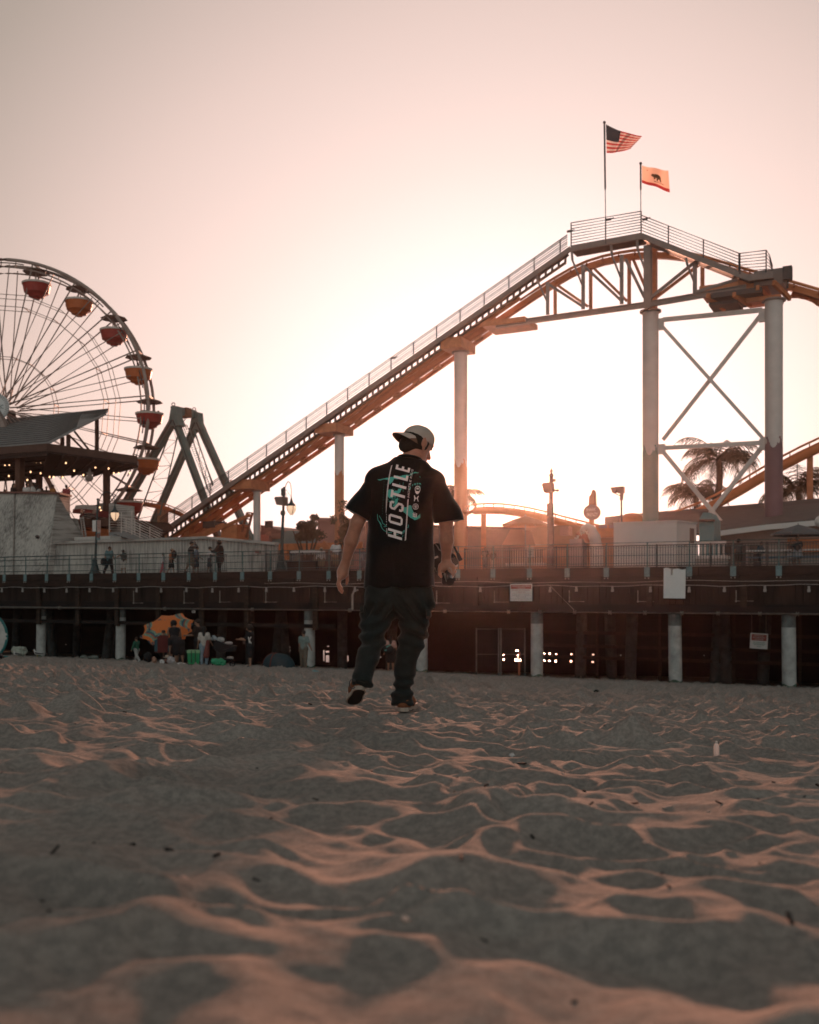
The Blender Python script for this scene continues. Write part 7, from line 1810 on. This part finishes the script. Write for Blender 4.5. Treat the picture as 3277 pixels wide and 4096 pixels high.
shirt = sdf_obj('shirt', sh, .0055, SHM, man, disp=folds)
SHO = {'l': (M(1508, 1935, 0), M(1432, 2060, -.03), M(1424, 2070, -.03)), 'r': (M(1735, 1940, 0), M(1799, 2086, -.035), M(1803, 2096, -.035))}
for key, (a, b, c) in SHO.items():
    d = (c - a).normalized()
    nrm = Vector((-.49, 0, -.87)) if key == 'l' else Vector((.14, 0, -.99)); e_ = b + d * .16
    sdf_obj('sleeve', [cap(a, a.lerp(e_, .5), .074, .078, .05), cap(a.lerp(e_, .5), e_, .078, .092, .05), cutp(b, nrm, .0)], .0055, SHM, shirt,
            disp=lambda V: .009 * vnoise3(V * np.array([9, 9, 5.0]), 15) + .004 * vnoise3(V * 20, 16))
m = MB(); ring = []
for t in np.linspace(0, 2 * math.pi, 37)[:-1]: ring.append(M(1641, 1836, .005) + Vector((.069 * math.cos(t), .066 * math.sin(t), -.011 * math.cos(t) - .007 * math.sin(t))))
m.tube(ring, .011, 6, closed=True); m.build('collar', SHM, shirt, True)
# trousers
PT = mat('dark_cargo_cotton', (.020, .025, .023), .85, sheen=.15, spec=.2, var=.3, vscale=14, bump=.3, bscale=260)
pt = [cap(M(1532, 2350, 0), M(1664, 2352, 0), .105, .100, .05), cap(M(1530, 2405, 0), M(1662, 2405, 0), .104, .101, .05), cap(M(1520, 2410, 0), M(1500, 2500, -.02), .092, .080, .05), cap(M(1500, 2500, -.02), M(1490, 2560, -.05), .082, .070, .03), cap(M(1490, 2560, -.05), M(1470, 2640, -.13), .068, .059, .03), cap(M(1470, 2640, -.13), M(1455, 2700, -.195), .058, .057, .02), cap(M(1455, 2700, -.195), M(1446, 2760, -.26), .057, .054, .01),
      cap(M(1666, 2410, 0), M(1655, 2510, .02), .092, .082, .05), cap(M(1655, 2510, .02), M(1640, 2580, .03), .084, .074, .03), cap(M(1640, 2580, .03), M(1618, 2690, .01), .072, .060, .03), cap(M(1618, 2690, .01), M(1611, 2770, -.005), .060, .054, .03), cap(M(1610, 2780, -.005), M(1609, 2806, -.01), .058, .068, .015),
      ell(M(1456, 2470, -.02), (.022, .075, .085), .012), ell(M(1704, 2490, .01), (.020, .075, .095), .012), cutp(M(1600, 2338, 0), (0, 0, 1)), cutp(M(1609, 2818, 0), (0, 0, -1)), cutp(M(1450, 2739, -.232), (-.12, -.50, -.85))]
cuffn = (M(1450, 2735, -.30) - M(1470, 2640, -.17)).normalized()
def pfolds(V):
    d = .019 * vnoise3(V * np.array([8, 8, 10.0]), 21) + .012 * vnoise3(V * np.array([14, 14, 24.0]), 22)
    z = V[:, 2]; kn = M(0, 2545).z; an = M(0, 2760).z
    w1 = np.exp(-((z - kn) / .09) ** 2); w2 = np.exp(-((z - an) / .07) ** 2)
    s_ = V[:, 0] - M(1575, 0).x
    d += .011 * w1 * np.sin(z * 75 + np.abs(s_) * 30 + 5 * vnoise3(V * 5, 23)) + .012 * w2 * np.sin(z * 95 + 7 * vnoise3(V * 7, 24))
    hp = M(0, 2440).z; w3 = np.exp(-((z - hp) / .07) ** 2); d += .010 * w3 * np.sin((z * 1.0 + np.abs(s_) * 1.4) * 55 + 4 * vnoise3(V * 5, 25))
    return d
trs = sdf_obj('trousers', pt, .0055, PT, man, disp=pfolds)
for x, y, dx, dd in ((1449, 2452, -.012, -.09), (1712, 2470, .012, -.085)):
    m = MB(); m.bar(M(x, y - 22, dd + .02), M(x, y + 2, dd + .01), .02, .10, Vector((0, 1, 0))); m.build('pocket_flap', PT, trs)
# drawcords at the cuffs
for c in (M(1418, 2722, -.26), M(1650, 2812, -.04)):
    m = MB(); m.tube([c + Vector((.02 * math.cos(t) - .01, 0, .028 * math.sin(t) - .02)) for t in np.linspace(0, 5.6, 9)], .0028, 5); m.ball(c, .008, 6); m.build('drawcord', RAILK, trs)
# shoes
SUE = mat('shoe_suede', (.22, .085, .040), .85, var=.25, vscale=30, bump=.3, bscale=200); SOLE = mat('shoe_sole', (.42, .36, .30), .7, var=.25, vscale=20); TREAD = mat('shoe_tread', (.018, .014, .013), .7, var=.3, vscale=30); TABW = mat('shoe_tab', (.62, .60, .56), .6)
def shoe(heel, tdir, updir, label=None):
    """heel: centre of the heel on the ground; shoe points along tdir"""
    y = Vector(tdir).normalized(); z = (Vector(updir) - y * Vector(updir).dot(y)).normalized(); x = y.cross(z)
    RM = Matrix((x, y, z)).transposed(); T = lambda a, b, c: tuple(Vector(heel) + RM @ Vector((a, b, c)))
    up_ = [ell(T(0, .035, .052), (.040, .048, .048), .02, RM), cap(T(0, .03, .05), T(0, .12, .052), .040, .044, .03), cap(T(0, .12, .045), T(0, .215, .034), .044, .036, .03), cap(T(0, .03, .085), T(0, .08, .098), .036, .036, .02), cutp(T(0, 0, .022), -z), cutp(T(0, .03, .118), Vector(z) - y * .25)]
    o = sdf_obj('shoe', up_, .0045, SUE, man)
    out = [(-.030, .003), (-.038, .03), (-.036, .09), (-.044, .15), (-.046, .20), (-.036, .245), (-.012, .268), (.014, .266), (.036, .24), (.046, .195), (.046, .15), (.037, .09), (.038, .03), (.030, .003), (.012, -.010), (-.012, -.010)]
    m = MB(); m.prism([T(a * 1.04, b, .0) for a, b in out], Vector(T(0, 0, .030)) - Vector(T(0, 0, 0))); m.build('sole', SOLE, o)
    m = MB(); m.prism([T(a * .86, .128 + (b - .128) * .92, -.004) for a, b in out], Vector(T(0, 0, .004)) - Vector(T(0, 0, 0))); m.build('tread', TREAD, o)
    m = MB(); m.prism([T(-.012, -.0135, .062), T(.012, -.0135, .062), T(.010, -.004, .118), T(-.010, -.004, .118)], Vector(T(0, .006, 0)) - Vector(T(0, 0, 0))); tb_ = m.build('heel_tab', TABW, o)
    m = MB(); m.prism([T(-.005, -.0145, .082), T(.006, -.0145, .084), T(.005, -.0125, .094), T(-.004, -.0125, .092)], Vector(T(0, .002, 0)) - Vector(T(0, 0, 0))); m.build('tab_mark', TREAD, tb_)
    m = MB(); m.tube([T(.042 * math.sin(t), .036 - .049 * math.cos(t), .060 - .012 * abs(math.sin(t))) for t in np.linspace(-1.3, 1.3, 13)], .0035, 5); m.build('heel_piping', TABW, o)
    for s_ in (-1, 1):
        for q in range(3): m = MB(); m.bar(T(s_ * .0445, .105 + .022 * q, .034), T(s_ * .036, .085 + .022 * q, .075), .004, .008); m.build('side_stripe', TABW, o)
    return o
shoe(M(1612, 2846, -.05), (.22, .97, 0), (0, 0, 1))
tl = Vector((-.23, .87, -.42)); shoe(M(1441, 2760, -.245), tl, (0, .42, .88))
# ----------------------------------------------------------------- the print on the back
bvh = None
dg = bpy.context.evaluated_depsgraph_get()
bmt = bmesh.new(); bmt.from_mesh(shirt.data); bmt.transform(Matrix.Translation(ORG[shirt])); bvh = BVHTree.FromBMesh(bmt); bmt.free()
def Z(x, y): return (1480 + x / 5.75, 1840 + y / 5.75)
def on_shirt(x, y, lift):
    p = M(x, y, 0); h = bvh.ray_cast(Vector((p.x, H0 - 1.0, p.z)), Vector((0, 1, 0)))
    if h[0] is None: return Vector((p.x, H0 - .12, p.z))
    return h[0] + Vector((0, -lift, 0)) + h[1] * (.0005 if h[1].y < 0 else -.0005)
def print_poly(polys, name, mt, lift=.0022, zoomed=True, maxe=3.0):
    """flat ink shapes laid on the cloth; polys in picture points"""
    bm = bmesh.new()
    for pl in polys:
        pl = [Z(*p) for p in pl] if zoomed else pl
        vs = [bm.verts.new((x, 0, y)) for x, y in pl]
        try: f = bm.faces.new(vs)
        except Exception: continue
    bmesh.ops.triangulate(bm, faces=bm.faces[:], ngon_method='EAR_CLIP')
    for _ in range(5):
        lg_ = [e for e in bm.edges if e.calc_length() > maxe]
        if not lg_: break
        bmesh.ops.subdivide_edges(bm, edges=lg_, cuts=1, use_grid_fill=False); bmesh.ops.triangulate(bm, faces=bm.faces[:])
    for v in bm.verts: v.co = on_shirt(v.co.x, v.co.z, lift)
    me = bpy.data.meshes.new(name); bm.to_mesh(me); bm.free()
    return link_mesh(name, me, mt, shirt)
INKW = mat('print_white', (.80, .77, .74), .7); INKT = mat('print_teal', (.08, .48, .40), .7)
def Bc(t): return (742 + 186 * t - 45 * 4 * t * (1 - t), 1870 - 1630 * t)
def Cc(t): return (425 + 187 * t - 45 * 4 * t * (1 - t), 1775 - 1625 * t)
def LP(t, v):
    """t along the word (bottom to top), v from baseline (0) to cap line (1)"""
    b, c = Bc(t), Cc(t); return (b[0] + (c[0] - b[0]) * v, b[1] + (c[1] - b[1]) * v)
def strip(t0, t1, v0, v1): return [LP(t0, v0), LP(t1, v0), LP(t1, v1), LP(t0, v1)]
def cell(a, b):
    T0 = (1870 - a) / 1630; T1 = (1870 - b) / 1630; return lambda q: T0 + (T1 - T0) * q
L = []
q = cell(1870, 1680); sw_ = .24
L += [strip(q(0), q(.30), 0, 1), strip(q(.70), q(1), 0, 1), strip(q(.30), q(.70), .42, .60)]
q = cell(1555, 1350)
L += [strip(q(0), q(.27), .14, .86), strip(q(.73), q(1), .14, .86), [LP(q(0), .14), LP(q(.2), 0), LP(q(.8), 0), LP(q(1), .14), LP(q(.73), .14), LP(q(.27), .14)], [LP(q(0), .86), LP(q(.27), .86), LP(q(.73), .86), LP(q(1), .86), LP(q(.8), 1), LP(q(.2), 1)],
      ]
q = cell(1245, 1060)
L += [[LP(q(0), .14), LP(q(.2), 0), LP(q(.8), 0), LP(q(1), .14), LP(q(.73), .16), LP(q(.27), .16)], [LP(q(0), .14), LP(q(.27), .16), LP(q(.27), .30), LP(q(0), .30)], [LP(q(.73), .16), LP(q(1), .14), LP(q(1), .40), LP(q(.27), .68), LP(q(0), .60), LP(q(.73), .34)],
      [LP(q(0), .60), LP(q(.27), .68), LP(q(.27), .84), LP(q(0), .86)], [LP(q(0), .86), LP(q(.27), .84), LP(q(.73), .84), LP(q(1), .86), LP(q(.8), 1), LP(q(.2), 1)], [LP(q(.73), .84), LP(q(.73), .70), LP(q(1), .70), LP(q(1), .86)]]
q = cell(985, 820)
L += [strip(q(.32), q(.68), 0, .84), strip(q(0), q(1), .84, 1)]
q = cell(728, 668); L += [strip(q(0), q(1), 0, 1)]
q = cell(540, 415); L += [strip(q(0), q(.42), 0, 1), strip(q(.42), q(1), 0, .16)]
q = cell(338, 228); L += [strip(q(0), q(.42), 0, 1), strip(q(.42), q(1), 0, .16), strip(q(.42), q(.92), .42, .58), strip(q(.42), q(1), .84, 1)]
print_poly(L, 'shirt_lettering', INKW, .0034)
# striped bars either side
st_l = []
def Lx(y): return 505 - (y - 150) * .135 + 0.00003 * (y - 150) ** 2 * .6 if y < 900 else 404 - (y - 900) * .03
y = 150
while y < 1230:
    x = 505 - 150 * (1 - math.exp(-(y - 150) / 620.0)) ; f = 1 if y < 1000 else max(.35, 1 - (y - 1000) / 350)
    st_l.append([(x - 14 * f, y + 18), (x + 17 * f, y - 2), (x + 19 * f, y + 9), (x - 12 * f, y + 30)]); y += 19.5
for y in (1275, 1330, 1375, 1430, 1500): st_l.append([(384, y), (396, y + 4), (400, y + 28), (388, y + 24)])
for y in range(1600, 1730, 22): st_l.append([(386, y), (404, y + 6), (412, y + 20), (392, y + 14)])
y = 945
while y < 1850:
    x = 882 - (y - 945) * .066; st_l.append([(x - 20, y + 22), (x + 10, y - 4), (x + 14, y + 7), (x - 17, y + 34)]); y += 20.5
print_poly(st_l, 'shirt_stripes', INKW, .0030)
# small lettering HOSTILE KIDS reading downwards beside the big word
me = text_mesh('HOSTILE KIDS', 1.0); vs = [tuple(v.co) for v in me.vertices]; fs = [tuple(p.vertices) for p in me.polygons]
xmin = min(v[0] for v in vs); xmax = max(v[0] for v in vs); ymin = min(v[1] for v in vs); ymax = max(v[1] for v in vs)
bm = bmesh.new(); bv = []
for v in vs:
    t = (v[0] - xmin) / (xmax - xmin); u_ = (v[1] - ymin) / (ymax - ymin)
    yy_ = 915 - 655 * t; xx_ = 908 + 95 * t - 34 * 4 * t * (1 - t) * .35; X_, Y_ = Z(xx_ - 44 * u_, yy_ - 16 * u_); bv.append(bm.verts.new(on_shirt(X_, Y_, .0032)))
for f in fs:
    try: bm.faces.new([bv[i] for i in f])
    except Exception: pass
me2 = bpy.data.meshes.new('small_lettering'); bm.to_mesh(me2); bm.free(); link_mesh('small_lettering', me2, INKW, shirt)
# icons
def circ(cx, cy, rx, ry, n=18, a0=0): return [(cx + rx * math.cos(a0 + 2 * math.pi * k / n), cy + ry * math.sin(a0 + 2 * math.pi * k / n)) for k in range(n)]
def ringp(cx, cy, r0, r1, n=20):
    return [[(cx + r * math.cos(2 * math.pi * (k + dk) / n), cy + r * math.sin(2 * math.pi * (k + dk) / n)) for r, dk in ((r0, 0), (r1, 0), (r1, 1), (r0, 1))] for k in range(n)]
sk_ = [[(p[0] * 1, p[1] * 1.25 - 720 * .25 + 5) for p in pl] for pl in ringp(1093, 718, 50, 62)] + [[(1045, 760), (1140, 775), (1132, 800), (1110, 805), (1105, 832), (1085, 835), (1060, 828), (1052, 802), (1035, 795)]]
for dx in (-18, 0, 18): sk_.append([(1086 + dx, 680), (1096 + dx, 682), (1100 + dx, 732), (1088 + dx, 730)])
sk_.append([(1066, 700), (1122, 704), (1122, 714), (1066, 710)])
print_poly(sk_, 'skull_emblem', INKW, .0030)
bt_ = [[(1012, 868), (1024, 860), (1046, 905), (1056, 930), (1040, 960), (1024, 998), (1008, 990), (1022, 945), (1030, 925)], [(1120, 880), (1108, 872), (1082, 905), (1074, 930), (1084, 960), (1104, 1004), (1116, 996), (1102, 950), (1098, 928)], [(1046, 918), (1084, 918), (1084, 934), (1046, 934)]]
print_poly(bt_, 'claw_emblem', INKW, .0030)
cc_ = ringp(1048, 1112, 56, 66) + [[(1018, 1078), (1026, 1072), (1080, 1148), (1072, 1154)], [(1078, 1076), (1086, 1082), (1026, 1152), (1018, 1146)]] + [circ(1048, 1078, 9, 9, 8), circ(1018, 1112, 9, 9, 8), circ(1082, 1114, 9, 9, 8), circ(1046, 1150, 9, 9, 8)]
print_poly(cc_, 'circle_emblem', INKW, .0030)
hb_ = [[(980, 1262), (1072, 1300), (1070, 1314), (978, 1276)], [(1000, 1240), (1014, 1236), (1002, 1340), (988, 1336)], [(1030, 1246), (1044, 1244), (1034, 1350), (1018, 1348)], [(1062, 1256), (1082, 1262), (1070, 1356), (1052, 1350)], [(984, 1312), (1066, 1336), (1064, 1348), (982, 1326)]]
print_poly(hb_, 'bar_emblem', INKW, .0030)
# teal splashes with ragged edges
def ragged(pl, seed, amp=9, n=4):
    rd_ = random.Random(seed); out = []
    for i in range(len(pl)):
        a, b = pl[i], pl[(i + 1) % len(pl)]; d = math.hypot(b[0] - a[0], b[1] - a[1]) + 1e-6; k_ = max(1, int(d / 22))
        for j in range(k_):
            f = j / k_; o_ = rd_.uniform(-amp, amp) if j else 0; out.append((a[0] + (b[0] - a[0]) * f - (b[1] - a[1]) / d * o_, a[1] + (b[1] - a[1]) * f + (b[0] - a[0]) / d * o_))
    return out
SPL = [[(185, 485), (250, 517), (330, 492), (425, 500), (470, 610), (520, 560), (560, 484), (690, 478), (820, 492), (865, 412), (930, 395), (1005, 345), (1120, 335), (1115, 322), (1030, 315), (975, 345), (915, 385), (800, 390), (690, 420), (640, 405), (480, 442), (400, 455), (350, 468), (250, 490)],
       [(432, 740), (520, 722), (555, 762), (640, 760), (655, 715), (735, 702), (700, 800), (640, 830), (565, 872), (520, 935), (450, 915), (415, 860)], [(598, 945), (655, 930), (640, 1040), (585, 1118), (530, 1105), (575, 1060)],
       [(718, 1108), (830, 1130), (880, 1092), (945, 1086), (965, 1160), (1000, 1240), (1010, 1330), (1080, 1345), (1150, 1262), (1155, 1350), (1100, 1392), (1035, 1410), (930, 1360), (850, 1292), (785, 1240), (735, 1190)],
       [(966, 648), (984, 606), (995, 606), (992, 628), (976, 650)], circ(1036, 606, 16, 26, 9), circ(1088, 594, 13, 22, 9), [(1120, 575), (1164, 585), (1172, 630), (1150, 600), (1124, 612)], [(1130, 640), (1150, 650), (1158, 700), (1146, 730), (1136, 690)], [(905, 700), (935, 660), (940, 700), (918, 750), (900, 740)], [(1135, 420), (1155, 425), (1158, 448), (1140, 435)], [(700, 570), (690, 620), (680, 622), (684, 600)]]
def stroke(pts, w_):
    out = []
    for i in range(len(pts) - 1):
        a, b = pts[i], pts[i + 1]; d = math.hypot(b[0] - a[0], b[1] - a[1]); nx_, ny_ = -(b[1] - a[1]) / d * w_, (b[0] - a[0]) / d * w_
        out.append([(a[0] + nx_, a[1] + ny_), (b[0] + nx_, b[1] + ny_), (b[0] - nx_, b[1] - ny_), (a[0] - nx_, a[1] - ny_)])
    return out
ST = stroke([(184, 1275), (196, 1400), (240, 1470), (275, 1560), (300, 1610), (340, 1650), (430, 1690), (520, 1698)], 5) + stroke([(225, 1308), (292, 1425), (298, 1480), (345, 1510), (400, 1560)], 5) + stroke([(196, 1408), (250, 1470), (285, 1530)], 4) + stroke([(330, 1560), (375, 1558)], 5) + stroke([(885, 1515), (885, 1570), (850, 1588)], 6) + stroke([(740, 1700), (785, 1655), (800, 1640)], 6) + stroke([(750, 1722), (790, 1690), (800, 1650)], 4) + stroke([(530, 1760), (600, 1750), (660, 1735)], 4) + stroke([(775, 560), (760, 640), (770, 780)], 3) + stroke([(740, 1800), (772, 1750)], 3)
print_poly([ragged(p, i, 8) if len(p) > 9 else p for i, p in enumerate(SPL)] + ST, 'teal_splash', INKT, .0024)
rd_ = random.Random(17); DOTS = []
for _ in range(150):
    x = rd_.gauss(560, 70); y = rd_.gauss(900, 110); r_ = rd_.uniform(3, 9); DOTS.append(circ(x, y, r_, r_ * rd_.uniform(.6, 1.6), 6))
for y in range(550, 1330, 60): DOTS.append(circ(345 - (y - 430) * .055, y, 4, 6, 5))
print_poly(DOTS, 'splash_spots', INKT, .0027)
# ----------------------------------------------------------------- camera on a gimbal, held in the right hand
gim = thing('camera_gimbal', M(1790, 2275, .03), 'black camera on a handheld gimbal hanging from the man\'s right hand', 'camera')
BK = mat('gear_black', (.012, .012, .013), .45, var=.2, vscale=20); BKG = mat('gear_gloss', (.03, .03, .032), .25); SIL = mat('gear_silver', (.45, .42, .40), .35, .6)
m = MB(); m.tube([M(1788, 2262, .10), M(1792, 2285, .02), M(1796, 2310, -.06), M(1801, 2326, -.13)], [.017, .019, .021, .021], 16); m.build('handle', BKG, gim, True)
m = MB(); d_ = (M(1801, 2326, -.13) - M(1796, 2310, -.06)).normalized(); e = M(1801, 2326, -.13); m.tube([e, e + d_ * .012], .0235, 16); m.build('end_cap', BK, gim)
m = MB(); m.bar(M(1779, 2296, -.02), M(1790, 2326, -.115), .012, .010); m.build('handle_strip', SIL, gim)
m = MB(); m.prism([M(x, y, .05) for x, y in ((1764, 2296), (1784, 2290), (1793, 2330), (1791, 2335), (1770, 2337), (1766, 2322), (1769, 2318))], (0, .06, 0)); m.build('grip_block', BK, gim)
m = MB(); m.tube([M(1806, 2308, .04), M(1816, 2318, -.02)], .012, 12); m.build('side_knob', BKG, gim)
m = MB(); m.prism([M(x, y, .14) for x, y in ((1722, 2210), (1737, 2176), (1748, 2171), (1758, 2176), (1766, 2200), (1768, 2240), (1764, 2280), (1756, 2291), (1746, 2285), (1742, 2270), (1730, 2268), (1722, 2250))], (0, .12, 0)); cb_ = m.build('camera_body', BK, gim)
m = MB(); m.box(M(1745, 2225, .135), .030, .006, .034, M=Matrix.Rotation(R(-14), 3, 'Y')); m.build('screen', BKG, cb_)
m = MB(); m.bar(M(1736, 2233, .132), M(1753, 2226, .132), .006, .012); m.bar(M(1734.5, 2215, .132), M(1736, 2233, .132), .006, .006, Vector((1, 0, 0))); m.build('label_mark', SIL, cb_)
m = MB(); m.tube([M(1742, 2176, .15), M(1750, 2186, .12), M(1756, 2198, .11), M(1764, 2203, .12)], .004, 5); m.build('strap_cord', SIL, cb_)
m = MB(); m.tube([M(1752, 2285, .14), M(1745, 2300, .12), M(1743, 2294, .12)], .002, 4); m.build('strap_end', BK, cb_)
m = MB(); m.tube([M(1760, 2215, .2), M(1790, 2212, .22), M(1815, 2225, .2)], .014, 8); m.build('roll_arm', BK, gim, True)
m = MB(); m.prism([M(x, y, .12) for x, y in ((1806, 2236), (1825, 2229), (1835, 2248), (1836, 2252), (1830, 2258), (1817, 2264), (1806, 2250))], (0, .07, 0)); m.build('motor', BK, gim)
m = MB(); m.bar(M(1816, 2186, .16), M(1842, 2240, .16), .03, .012, Vector((1, 0, 0))); m.build('tilt_arm', BK, gim)
m = MB(); m.prism([M(x, y, .13) for x, y in ((1826, 2211), (1837, 2211), (1851, 2239), (1837, 2246), (1831, 2236))], (0, .07, 0)); m.build('tilt_motor', BK, gim)
m = MB(); m.prism([M(x, y, .14) for x, y in ((1814, 2224), (1819, 2218), (1825, 2226), (1821, 2232))], (0, .04, 0)); m.build('clamp', BK, gim)
m = MB(); m.bar(M(1831, 2258, .13), M(1824, 2267, .13), .012, .012); m.build('cable_plug', SIL, gim)
# ================================================================= groups of look-alikes
GRP = {'palm tree': 'palm trees behind the pier', 'paper': 'paper scraps lying on the sand', 'street lamp': 'street lamps on the pier', 'fence': 'fences on the pier deck', 'flag': 'flags flying over the coaster crest', 'flagpole': 'flagpoles on the coaster crest',
       'gull': 'gulls on the sand', 'rock': 'rocks at the foot of the pier', 'coaster track': 'lower coaster tracks', 'table': 'picnic tables on the pier', 'shell': 'shells in the near sand', 'pebble': 'dark pebbles in the near sand', 'tree': 'leafy trees on the pier',
       'bag': 'bags carried or lying about', 'backpack': 'backpacks worn on the pier', 'sign': 'signs fixed to the pier', 'building': 'buildings on the pier', 'pole': 'equipment poles on the pier', 'umbrella': 'umbrellas in the scene'}
cnt = {}
for o in bpy.data.objects:
    if o.parent is None and o.get('category'): cnt.setdefault(o['category'], []).append(o)
for c, l in cnt.items():
    if c == 'person':
        for o in l:
            z = o.location.z; Y = o.location.y
            if Y < 10: continue
            if not o.get('group'): o['group'] = 'riders in the ferris wheel gondolas' if Y > 80 else ('visitors on the lookout terrace' if z > DECK + 2 else ('people walking on the pier' if z > .5 else 'people on the sand by the pier'))
    elif len(l) > 1 and c in GRP:
        for o in l:
            if not o.get('group'): o['group'] = GRP[c]
